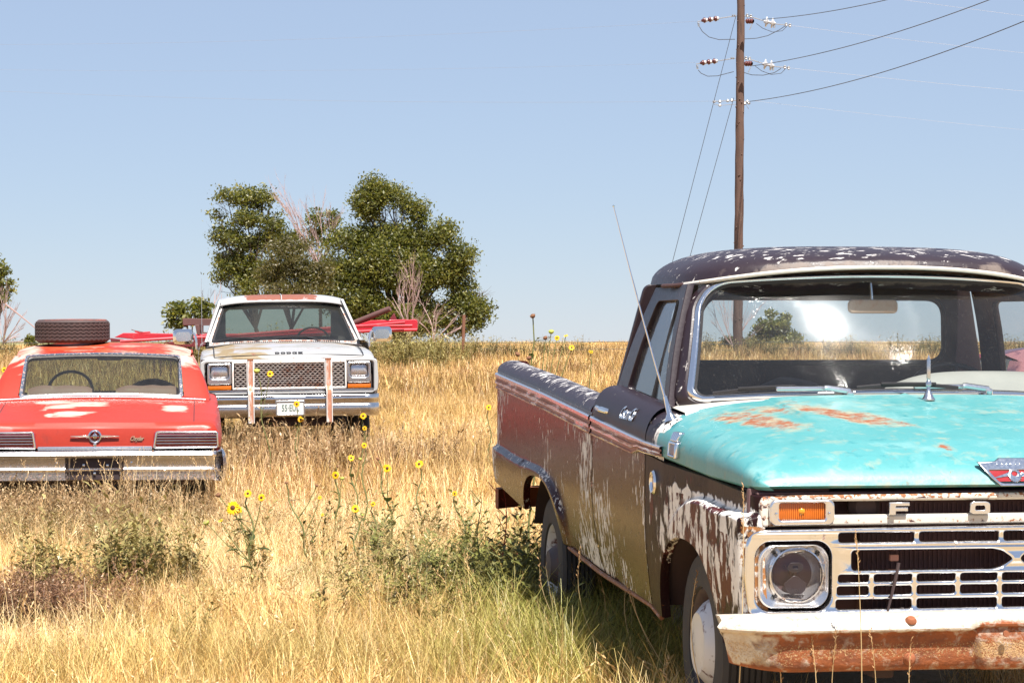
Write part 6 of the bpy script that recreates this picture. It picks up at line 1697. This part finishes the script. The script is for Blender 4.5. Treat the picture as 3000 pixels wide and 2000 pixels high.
def in_car(x, y, grow=0.0):
    m = np.zeros(len(x), bool)
    for (ox, oy, yaw, y0, y1, hw) in ((1.683, 8.042, .154, .15, 4.9, .50), (-3.285, 18.8, .129, .3, 5.3, .75), (-2.444, 26.4, .132, .3, 5.4, .75), (4.55, 15.3, .10, .2, 5.3, .8)):
        dx, dy = x - ox, y - oy; lx = dx * math.cos(yaw) + dy * math.sin(yaw); ly = -dx * math.sin(yaw) + dy * math.cos(yaw)
        m |= (np.abs(lx) < hw + grow) & (ly > y0 - grow) & (ly < y1 + grow)
    return m
def gauss2(x, y, cx, cy, sx, sy): return np.exp(-((x - cx) / sx) ** 2 - ((y - cy) / sy) ** 2)
def field_colour(x, y, r):
    n = len(x)
    n1, n2, n3 = vnoise(x, y, 1.3, 1), vnoise(x, y, .5, 2), vnoise(x, y, 3.5, 3)
    straw = np.array([.67, .45, .165]); pale = np.array([.78, .585, .31]); red = np.array([.44, .22, .125]); green = np.array([.22, .22, .05]); brown = np.array([.21, .11, .065]); gold = np.array([.52, .35, .12])
    w = {'pale': np.clip(sstep((n1 - .05) / .8) * .75 + .65 * gauss2(x, y, -1.8, 17.5, 3.0, 4.5), 0, 1), 'gold': sstep((n3 + .1) / .9) * .5, 'red': sstep((n2 * .6 + n3 * .5 - .35) / .6) * .55}
    w['green'] = .22 * sstep((n2 - .2) / .7) * (y < 60) + .6 * gauss2(x, y, -.05, 13.2, .8, 1.1) + .75 * gauss2(x, y, .45, 10.6, .6, 1.3) + .15 * gauss2(x, y, -1.0, 14.6, 1.2, 1.2) + .25 * gauss2(x, y, -2.3, 12.9, .3, .5)
    w['brown'] = .85 * gauss2(x, y, -2.45, 12.2, .45, .45) + .25 * gauss2(x, y, -1.2, 11.6, .6, .4)
    w['red'] = w['red'] * .7 + .3 * gauss2(x, y, -2.1, 22.5, 1.3, 2.0) + .35 * gauss2(x, y, -.65, 10.6, .4, .8)
    far = sstep((y - 32) / 20)
    w['pale'] = w['pale'] * (1 - .6 * far); w['gold'] = w['gold'] + .25 * far; w['red'] = np.minimum(w['red'] + .25 * far, .8)
    c = np.tile(straw, (n, 1))
    for k, col in (('pale', pale), ('gold', gold), ('red', red), ('brown', brown), ('green', green)):
        ww = np.clip(w[k], 0, 1) ** 1.0
        ww = np.where(r.random(n) < ww * 1.15, np.clip(ww + .35, 0, 1), ww * .25)[:, None]
        c = c * (1 - ww) + col * ww
    return c * r.uniform(.70, 1.25, n)[:, None]

def instancer(name, label_, pts, idx, scl, col):
    me = bpy.data.meshes.new(name); me.from_pydata([tuple(p) for p in pts], [], [])
    n = len(pts)
    me.attributes.new('idx', 'INT', 'POINT').data.foreach_set('value', np.asarray(idx, np.int32))
    me.attributes.new('scl', 'FLOAT_VECTOR', 'POINT').data.foreach_set('vector', np.asarray(scl, np.float32).ravel())
    rot = np.zeros((n, 3), np.float32); rot[:, 2] = nr.uniform(0, 6.283, n); rot[:, 0] = nr.normal(0, .10, n); rot[:, 1] = nr.normal(0, .10, n)
    me.attributes.new('rot', 'FLOAT_VECTOR', 'POINT').data.foreach_set('vector', rot.ravel())
    ca = me.attributes.new('gcol', 'FLOAT_COLOR', 'POINT'); ca.data.foreach_set('color', np.c_[np.asarray(col), np.ones(n)].astype(np.float32).ravel())
    o = bpy.data.objects.new(name, me); COL.objects.link(o)
    ng = bpy.data.node_groups.new(name, 'GeometryNodeTree')
    ng.interface.new_socket('Geometry', in_out='INPUT', socket_type='NodeSocketGeometry'); ng.interface.new_socket('Geometry', in_out='OUTPUT', socket_type='NodeSocketGeometry')
    gi = ng.nodes.new('NodeGroupInput'); go = ng.nodes.new('NodeGroupOutput'); ip = ng.nodes.new('GeometryNodeInstanceOnPoints'); ci = ng.nodes.new('GeometryNodeCollectionInfo')
    ci.inputs['Collection'].default_value = protoC; ci.inputs['Separate Children'].default_value = True; ci.inputs['Reset Children'].default_value = True
    def na(nm, ty):
        q_ = ng.nodes.new('GeometryNodeInputNamedAttribute'); q_.data_type = ty; q_.inputs['Name'].default_value = nm; return q_.outputs['Attribute']
    L = ng.links
    L.new(gi.outputs[0], ip.inputs['Points']); L.new(ci.outputs[0], ip.inputs['Instance']); ip.inputs['Pick Instance'].default_value = True
    L.new(na('idx', 'INT'), ip.inputs['Instance Index']); L.new(na('scl', 'FLOAT_VECTOR'), ip.inputs['Scale'])
    e2r = ng.nodes.new('FunctionNodeEulerToRotation'); L.new(na('rot', 'FLOAT_VECTOR'), e2r.inputs[0]); L.new(e2r.outputs[0], ip.inputs['Rotation'])
    L.new(ip.outputs[0], go.inputs[0])
    md = o.modifiers.new('scatter', 'NODES'); md.node_group = ng
    return tag(o, label_, None, None, 'stuff')

def scatter(n, y0, y1, margin=1.3, dens=None):
    """points over the wedge of field the photograph sees, a little wider"""
    u = nr.random(int(n * 2.2)); y = y0 + (y1 - y0) * u
    w0 = .214 * y1 + margin; keep = nr.random(len(y)) < (.214 * y + margin) / w0; y = y[keep]
    x = nr.uniform(-1, 1, len(y)) * (.214 * y + margin)
    ok = ~in_car(x, y)
    if dens is not None: ok &= nr.random(len(x)) < dens(x, y)
    x, y = x[ok][:n], y[ok][:n]
    return x, y
bare_spots = lambda x, y: np.clip(1 - .75 * sstep((vnoise(x, y, .8, 31) - .05) / .4) - 1.1 * gauss2(x, y, -3.05, 17.2, .55, .6) - .9 * gauss2(x, y, -2.75, 16.4, .25, .25) - .8 * gauss2(x, y, -1.7, 12.6, .35, .2) - .7 * gauss2(x, y, -3.8, 14.8, .6, .3) - .75 * gauss2(x, y, -.62, 10.35, .35, .25), .04, 1)
def put(name, lab, sets):
    P, I, S_, C = [], [], [], []
    for (x, y), ids, s0, s1, colf, zs in sets:
        n = len(x)
        P.append(np.c_[x, y, tz(x, y)]); I.append(nr.choice(ids, n)); s = nr.uniform(s0, s1, n); S_.append(np.c_[s, s, s * zs * nr.uniform(.8, 1.2, n)]); C.append(colf(x, y))
    instancer(name, lab, np.concatenate(P), np.concatenate(I), np.concatenate(S_), np.concatenate(C))
fc = lambda x, y: field_colour(x, y, nr)
def tinted(c0, amt):
    return lambda x, y: fc(x, y) * (1 - amt) + np.array(c0) * amt * nr.uniform(.7, 1.25, len(x))[:, None]
put('dry_grass', 'dry straw-coloured grass covering the field', [
    (scatter(12000, 8.6, 20, 1.6, bare_spots), NEAR, .75, 1.35, fc, 1.0),
    (scatter(900, 8.6, 20, 1.6), STRAW, .5, .95, tinted((.60, .42, .20), .6), 1.0),
    (scatter(15000, 20, 44, 1.8), MID, .8, 1.4, fc, 1.1),
    (scatter(9500, 44, 82, 2.5), FAR, .8, 1.3, fc, 1.15),
    (scatter(8500, 82, 175, 4), FAR, 1.0, 1.6, fc, .55)])
gz = lambda cx, cy, sx, sy, n: ((lambda a, b: (a[~in_car(a, b, .0)], b[~in_car(a, b, .0)]))(nr.normal(cx, sx, n), nr.normal(cy, sy, n)))
def noise_sel(n, y0, y1, s, seed, thr, margin=1.3):
    x, y = scatter(n * 3, y0, y1, margin); k = vnoise(x, y, s, seed) > thr; return x[k][:n], y[k][:n]
gr = (.13, .145, .04); gr2 = (.24, .215, .075); brn = (.18, .09, .06)
put('weeds', 'green and brown weeds scattered through the dry grass', [
    (noise_sel(80, 9.5, 21, .7, 7, .5), WEED, .7, 1.2, tinted(gr2, .8), 1.0),
    (gz(-.02, 13.3, .45, .7, 120), WEED, .7, 1.2, tinted((.19, .19, .055), .8), 1.0),
    (gz(-.95, 14.8, .9, .9, 35), WEED, .7, 1.2, tinted(gr, .8), 1.0),
    (gz(.25, 12.1, .25, .6, 110), WEED, .7, 1.1, tinted(gr, .9), 1.0),
    (gz(-2.15, 13.4, .28, .5, 60), WEED, .8, 1.25, tinted(gr2, .8), 1.0),
    (gz(.35, 10.8, .32, .75, 420), LONG, .7, 1.2, tinted((.32, .31, .07), .8), .9),
    (gz(-.9, 10.2, .9, .5, 300), LONG, .7, 1.1, tinted((.48, .38, .14), .8), .9),
    (gz(-2.5, 12.2, .30, .30, 80), TWIG, .7, 1.1, tinted(brn, .85), .8),
    (gz(-3.2, 16.9, 1.0, .45, 150), TWIG, .6, 1.0, tinted((.22, .19, .09), .8), .9),
    (gz(-4.0, 17.9, .8, .35, 200), TWIG, .8, 1.15, tinted((.26, .18, .10), .8), 1.0),
    (gz(-2.5, 18.1, .7, .3, 150), STRAW, .7, 1.1, tinted((.6, .46, .24), .7), 1.0),
    (gz(-2.2, 24.9, 1.2, .6, 380), MID, 1.0, 1.5, tinted((.44, .28, .17), .5), 1.4),
    (gz(-2.2, 24.9, 1.3, .8, 100), MIDW, .9, 1.3, tinted((.35, .24, .14), .7), 1.1),
    (noise_sel(800, 21, 45, 1.5, 9, .3), MIDW, .45, .95, tinted((.28, .21, .085), .6), 1.0),
    (noise_sel(1300, 42, 70, 3.0, 12, .15, 2.5), FARW, .35, .8, tinted((.27, .19, .075), .55), 1.0),
    (noise_sel(900, 70, 78, 1.6, 21, .1, 3), FARW, .5, 1.15, tinted((.13, .125, .05), .8), .95),
    (scatter(600, 78, 100, 4), FARW, .6, .9, tinted((.20, .19, .07), .7), .6),
    ((lambda a: (a[0], a[1]))((nr.uniform(-9.5, -1.2, 420), nr.uniform(60, 72, 420))), FARW, .8, 1.3, tinted((.20, .19, .06), .8), 1.1)])

# tall straws leaning in front of the turquoise truck: a countable few, each its own plant
M['strawmat'] = simple('straw_stalk', (.62, .46, .24), .6, var=.2)
M['seedmat'] = simple('seed_head', (.42, .24, .11), .7, var=.3)
def stalk(px0, d, py0, px1, py1, seed, label, bow=.05, r=.0022):
    rg = random.Random(seed); a = pix(px0, 1000, d); a.z = float(tz(a.x, d)); b = pix(px1, py1, d - rg.uniform(0, .15)); O = a.copy()
    T = empty('grass_stalk', tuple(O)); tag(T, label, 'grass stalk', 'tall straws by the turquoise-hooded pickup')
    n = 12; pts = []
    for i in range(n + 1):
        f = i / n; p = Vector((0, 0, 0)).lerp(b - O, f); p.x += bow * math.sin(math.pi * f); p.z += abs(bow) * .6 * math.sin(math.pi * f); pts.append(p)
    t = MB(); t.tube([tuple(p) for p in pts], [r * (1 - .6 * i / n) for i in range(n + 1)], 4, cap=False); t.build('stem', M['strawmat'], T)
    t = MB(); e = pts[-1]; dn = (pts[-1] - pts[-3]).normalized()
    for j in range(16):
        o = e - dn * (.009 * j) + dn * .02; dd = (dn + Vector((rg.uniform(-.8, .8), rg.uniform(-.8, .8), rg.uniform(-.2, .2)))).normalized(); L = .016
        s_ = dd.orthogonal().normalized() * .0028; t.add([tuple(o), tuple(o + dd * L * .5 + s_), tuple(o + dd * L), tuple(o + dd * L * .5 - s_)], [(0, 1, 2, 3)])
    t.build('seed_head', M['seedmat'], T, smooth=False)
S9 = 1.27551
for i, (a, d, b) in enumerate((((1495, 0), 9.6, (1535, 1355)), ((1300, 0), 9.9, (1420, 1690)), ((1480, 0), 9.3, (1575, 1415)))): pass
stl = [(2060, 8.9, 2090, 1790, .02), (2150, 7.9, 2178, 1440, .01), (2370, 7.8, 2378, 1870, .02), (2460, 7.8, 2450, 1860, -.02), (2545, 7.8, 2552, 1862, .02), (2520, 7.75, 2510, 1580, .01), (1730, 10.6, 1760, 1700, .04), (1880, 10.2, 1850, 1660, -.05), (1960, 10.0, 1890, 1600, -.10), (2000, 9.6, 1830, 1690, -.04), (1790, 10.2, 1700, 1620, -.06), (2010, 9.0, 2120, 1700, .06), (2260, 7.9, 2280, 1900, .02), (2700, 7.8, 2668, 1890, -.02), (1690, 10.8, 1580, 1650, -.05), (2100, 8.6, 2040, 1690, -.05)]
for i, (px0, d, px1, py1, bow) in enumerate(stl): stalk(px0, d, 0, px1, py1, 100 + i, 'tall dry seed-headed straw standing by the front of the turquoise-hooded pickup', bow)

# ------------------------------------------------------------------ wild sunflowers
M['petal'] = NG('sunflower_petal').set(Base_Color=(.86, .52, .008), Roughness=.5, Subsurface_Weight=0.0).m
M['disc'] = simple('sunflower_disc', (.10, .030, .012), .8, var=.4, scale=120)
M['stemgreen'] = simple('sunflower_stem', (.16, .17, .055), .7, var=.3)
M['leafgreen'] = leafmat('sunflower_leaf', [(.030, .048, .015), (.060, .085, .024), (.11, .14, .04)], .10, .4)
M['dryhead'] = simple('dry_flower_head', (.17, .075, .035), .85, var=.3, scale=60)
M['budgreen'] = simple('flower_bud', (.32, .34, .06), .7, var=.3, scale=60)
def leaf_mesh(t, o, dirn, L, W, rg):
    d = dirn.normalized(); s_ = d.cross(Vector((0, 0, 1)));
    s_ = s_.normalized() if s_.length > .05 else Vector((1, 0, 0)); up = s_.cross(d)
    rows = []
    for i in range(7):
        f = i / 6; w = W * math.sin(math.pi * min(1, f * .93 + .07)) ** .8 * (1.15 - .4 * f); c = o + d * L * f - Vector((0, 0, 1)) * L * .35 * f * f
        rows.append([tuple(c - s_ * w + up * w * .25), tuple(c), tuple(c + s_ * w + up * w * .25)])
    t.grid(rows)
def sunflower(d, base_px, heads, leaves, seed, label, dry=False):
    rg = random.Random(seed); a = pix(base_px, 1000, d); a.z = float(tz(a.x, d)); O = a
    T = empty('sunflower', tuple(O)); tag(T, label, 'sunflower', 'wild sunflowers in the field')
    top = max(heads, key=lambda h: -h[1]); P1 = pix(top[0], top[1], d) - O
    n = 10; main = [Vector((0, 0, 0)).lerp(P1, i / n) + Vector((.02 * math.sin(i * 1.1 + seed), .01 * math.sin(i), 0)) * (1 if 0 < i < n else 0) for i in range(n + 1)]
    st = MB(); k = min(1.0, P1.length); st.tube([tuple(p) for p in main], [.0068 * (1 - .45 * i / n) for i in range(n + 1)], 6)
    for h in heads:
        p = pix(h[0], h[1], d - .02) - O
        if h is not top:
            f = max(.15, min(.85, (p.z / max(.05, P1.z)) - .35)); s0 = main[int(f * n)]
            mid = s0.lerp(p, .55) + Vector((0, 0, -.02)); st.tube([tuple(s0), tuple(mid), tuple(p)], [.0038, .003, .0025], 5)
    st.build('stem', M['stemgreen'] if not dry else M['dryhead'], T)
    for h in heads:
        px, py, r, kind = h; p = pix(px, py, d - .02) - O; rr = r / FPX * d
        face = Vector((rg.uniform(-.35, .35) , -1, rg.uniform(-.05, .5))).normalized() if kind == 'y' else Vector((rg.uniform(-.5, .5), -.4, .9)).normalized()
        U = face.orthogonal().normalized(); V = face.cross(U)
        if kind in 'yh':
            H_ = empty('flower_head'); H_.parent = T; H_.location = p
            t = MB(); t.lathe([(.001, .25 * rr), (.20 * rr, .22 * rr), (.36 * rr, .10 * rr), (.40 * rr, 0), (.22 * rr, -.16 * rr), (.001, -.2 * rr)], (0, 0, 0), face, 14); t.build('disc', M['disc'], H_)
            t = MB(); N_ = 15
            for ring in (0, 1):
                for i in range(N_):
                    th = 2 * math.pi * (i + .5 * ring + rg.uniform(-.15, .15)) / N_; dr2 = U * math.cos(th) + V * math.sin(th); sd = face.cross(dr2); L = rr * rg.uniform(.86, 1.12); w = rr * .155
                    lift = face * (rr * (.10 * ring - .02)); bend = -face * rr * rg.uniform(-.05, .22)
                    t.add([tuple(dr2 * rr * .30 + lift - sd * w * .5), tuple(dr2 * rr * .30 + lift + sd * w * .5), tuple(dr2 * rr * .30 * .4 + dr2 * L * .62 + lift + sd * w + face * rr * .05), tuple(dr2 * L + lift + bend), tuple(dr2 * rr * .12 + dr2 * L * .62 + lift - sd * w + face * rr * .05)], [(0, 1, 2, 3, 4)])
            t.build('petals', M['petal'], H_, smooth=False)
        else:
            t = MB(); t.lathe([(.001, .8 * rr), (.5 * rr, .75 * rr), (.95 * rr, .4 * rr), (rr, 0), (.7 * rr, -.5 * rr), (.2 * rr, -.8 * rr)], (0, 0, 0), face, 12)
            for i in range(10):
                th = 2 * math.pi * i / 10; dr2 = U * math.cos(th) + V * math.sin(th); sd = face.cross(dr2)
                t.add([tuple(dr2 * rr * .7 - sd * rr * .25), tuple(dr2 * rr * .7 + sd * rr * .25), tuple(dr2 * rr * 1.35 + face * rr * .5)], [(0, 1, 2)])
            o_ = t.build('seed_head' if kind == 'd' else 'bud', M['dryhead'] if kind == 'd' else M['budgreen'], T); o_.location = p
    for (px, py, L) in leaves:
        e = pix(px, py, d) - O; f = min(.95, max(.05, e.z / max(.05, P1.z) - .02)); s0 = main[int(f * n)]
        t = MB(); dv = (e - s0); dv.y = rg.uniform(-.03, .03); dv = dv if dv.length > .01 else Vector((.02, 0, .02)); s1 = s0 + dv * .35; LL = L * 1.45 / FPX * d
        t.tube([tuple(s0), tuple(s1)], .0018, 4); leaf_mesh(t, s1, dv + Vector((0, -.02, 0)), LL, LL * .36, rg)
        t.build('leaf', M['leafgreen'], T, {'tint': lambda c, q_=rg.random(): q_})
def auto_leaves(base_px, top_px, y_top, y_bot, n, L, seed):
    r = random.Random(seed); return [((base_px + (top_px - base_px) * (1 - f)) + r.choice((-1, 1)) * r.uniform(8, 26), y_top + (y_bot - y_top) * f, L * r.uniform(.6, 1.2)) for f in [(i + .7) / (n + 1) for i in range(n)]]
sunflower(13.6, 746, [(682, 1487, 21, 'y'), (700, 1493, 11, 'y'), (726, 1445, 12, 'y'), (766, 1457, 12, 'y'), (646, 1524, 8, 'h'), (605, 1531, 9, 'b'), (640, 1450, 8, 'd')],
          [(650, 1600, 30), (672, 1510, 28), (785, 1598, 36), (760, 1640, 30), (722, 1655, 34), (738, 1668, 34), (712, 1553, 22), (735, 1575, 26), (735, 1590, 24), (615, 1546, 18), (655, 1535, 20), (768, 1690, 30), (700, 1680, 26), (705, 1470, 18)], 51, 'tallest nearby sunflower with the biggest bloom, left of centre')
sunflower(17.2, 990, [(983, 1391, 12, 'y'), (1003, 1401, 6, 'b'), (988, 1366, 4, 'd')], auto_leaves(990, 990, 1420, 1560, 6, 20, 1), 52, 'sunflower with one open bloom, left of the middle group')
sunflower(17.8, 1052, [(1029, 1341, 10, 'y'), (1055, 1344, 5, 'b')], auto_leaves(1052, 1040, 1360, 1540, 5, 18, 2), 53, 'small sunflower whose bloom turns aside, top left of the middle group')
sunflower(16.4, 1162, [(1134, 1371, 13, 'y'), (1107, 1344, 5, 'd')], auto_leaves(1162, 1140, 1395, 1560, 9, 24, 3), 54, 'leafy sunflower with one wide bloom at the centre of the middle group')
sunflower(16.8, 1228, [(1228, 1359, 13, 'y')], auto_leaves(1228, 1228, 1400, 1540, 5, 20, 4), 55, 'single-bloom sunflower at the right of the middle group')
sunflower(14.4, 1050, [(1041, 1490, 13, 'y'), (1062, 1508, 4, 'b')], auto_leaves(1050, 1042, 1510, 1660, 7, 20, 5), 56, 'deep orange sunflower below the middle group')
sunflower(14.9, 1098, [(1093, 1476, 8, 'y')], auto_leaves(1098, 1094, 1490, 1620, 5, 16, 6), 57, 'small sunflower just right of the deep orange one')
sunflower(14.6, 1385, [(1332, 1445, 8, 'y')], auto_leaves(1385, 1340, 1460, 1640, 7, 18, 7), 58, 'small sunflower among green weeds near the pickup bed')
sunflower(14.8, 918, [(937, 1457, 6, 'y'), (928, 1422, 5, 'd'), (839, 1414, 5, 'd'), (945, 1507, 5, 'y')], auto_leaves(918, 920, 1440, 1640, 6, 16, 8), 59, 'spindly sunflower with dry heads, right of the tallest one')
sunflower(17.0, 1070, [(1067, 1304, 9, 'y')], auto_leaves(1070, 1068, 1320, 1500, 4, 14, 9), 60, 'highest bloom of the middle group, under the white pickup bumper end')
sunflower(23.3, 800, [(791, 1095, 10, 'y'), (752, 1087, 9, 'b')], auto_leaves(800, 795, 1120, 1240, 6, 14, 10), 61, 'sunflower in front of the mesh grille')
sunflower(23.2, 872, [(869, 1183, 10, 'y'), (881, 1228, 9, 'y')], auto_leaves(872, 875, 1200, 1270, 4, 14, 11), 62, 'sunflower in front of the number plate')
sunflower(23.0, 1066, [(1064, 1218, 10, 'y'), (1068, 1254, 7, 'y')], auto_leaves(1066, 1066, 1230, 1290, 3, 12, 12), 63, 'sunflower below the right end of the chrome bumper')
sunflower(24.5, 1436, [(1432, 1193, 9, 'y')], auto_leaves(1436, 1432, 1205, 1260, 2, 10, 13), 64, 'lone sunflower left of the pickup bed')
sunflower(21.5, 10, [(12, 1083, 8, 'y'), (12, 1104, 9, 'y')], auto_leaves(10, 12, 1110, 1200, 3, 12, 14), 65, 'sunflower cut by the left edge beside the red coupe')
sunflower(14.6, 1556, [(1561, 926, 8, 'd'), (1615, 972, 8, 'b'), (1632, 990, 8, 'y'), (1658, 983, 7, 'h'), (1598, 990, 7, 'd'), (1675, 1018, 9, 'y'), (1516, 1038, 8, 'd'), (1550, 1049, 8, 'd')],
          [(1560, 995, 16), (1565, 1010, 14), (1590, 980, 14), (1640, 1005, 14), (1575, 1070, 16), (1530, 1060, 18), (1620, 985, 10), (1600, 1000, 12), (1525, 1075, 18)], 66, 'tall sunflower rising behind the bed rail, mostly dry heads')
sunflower(30, 1735, [(1733, 1031, 5, 'y'), (1728, 1029, 4, 'y')], auto_leaves(1735, 1733, 1040, 1080, 2, 8, 15), 67, 'tiny sunflower in the field just left of the cab')
# broad-leaved weed and red-stemmed weed by the rear wheel
def weed_plant(name, d, base_px, top, n, L, stemc, seed, label, W=.3):
    rg = random.Random(seed); a = pix(base_px, 1000, d); a.z = float(tz(a.x, d)); T = empty(name, tuple(a)); tag(T, label, 'weed', 'big weeds by the pickup')
    P1 = pix(top[0], top[1], d) - a; st = MB(); main = [Vector((0, 0, 0)).lerp(P1, i / 10) + Vector((.012 * math.sin(i + seed), 0, 0)) for i in range(11)]
    st.tube([tuple(p) for p in main], [.0045 * (1 - .06 * i) for i in range(11)], 6)
    tips = []
    for i in range(7):
        s0 = main[rg.randint(3, 9)]; e = s0 + Vector((rg.choice((-1, 1)) * rg.uniform(.03, .11), rg.uniform(-.05, .05), rg.uniform(.03, .12))); st.tube([tuple(s0), tuple(e)], .0022, 4); tips.append((s0, e))
    st.build('stem', stemc, T)
    for i in range(n):
        s0 = main[min(10, int(11 * (i / n) ** 1.3))]; az = rg.uniform(0, 6.28); dv = Vector((math.cos(az), math.sin(az) * .6 - .2, rg.uniform(.1, .8)))
        t = MB(); LL = L * rg.uniform(.5, 1.1) * (1 - .5 * i / n); leaf_mesh(t, s0, dv, LL, LL * W * .5, rg)
        t.build('leaf', M['leafgreen'], T, {'tint': lambda c, q_=rg.random(): q_})
redstem = simple('red_stem', (.42, .05, .03), .6)
weed_plant('red_stem_weed', 12.9, 1478, (1478, 1345), 26, .045, redstem, 71, 'tall weed with a bright red stem beside the pickup bed', .4)
weed_plant('thistle_weed', 12.2, 1512, (1500, 1610), 16, .16, M['stemgreen'], 72, 'broad-leaved green weed at the foot of the red-stemmed one', .5)
weed_plant('thistle_weed', 11.6, 1470, (1465, 1730), 12, .13, M['stemgreen'], 73, 'low broad-leaved weed left of the shaded grass', .5)
weed_plant('leafy_weed', 13.0, 1404, (1404, 1440), 22, .06, M['stemgreen'], 74, 'slim green weed left of the red-stemmed one', .4)
weed_plant('leafy_weed', 12.4, 1225, (1222, 1640), 14, .10, M['stemgreen'], 75, 'pale leafy weed at the centre of the green patch', .5)
for m_ in (M['petal'],): pass
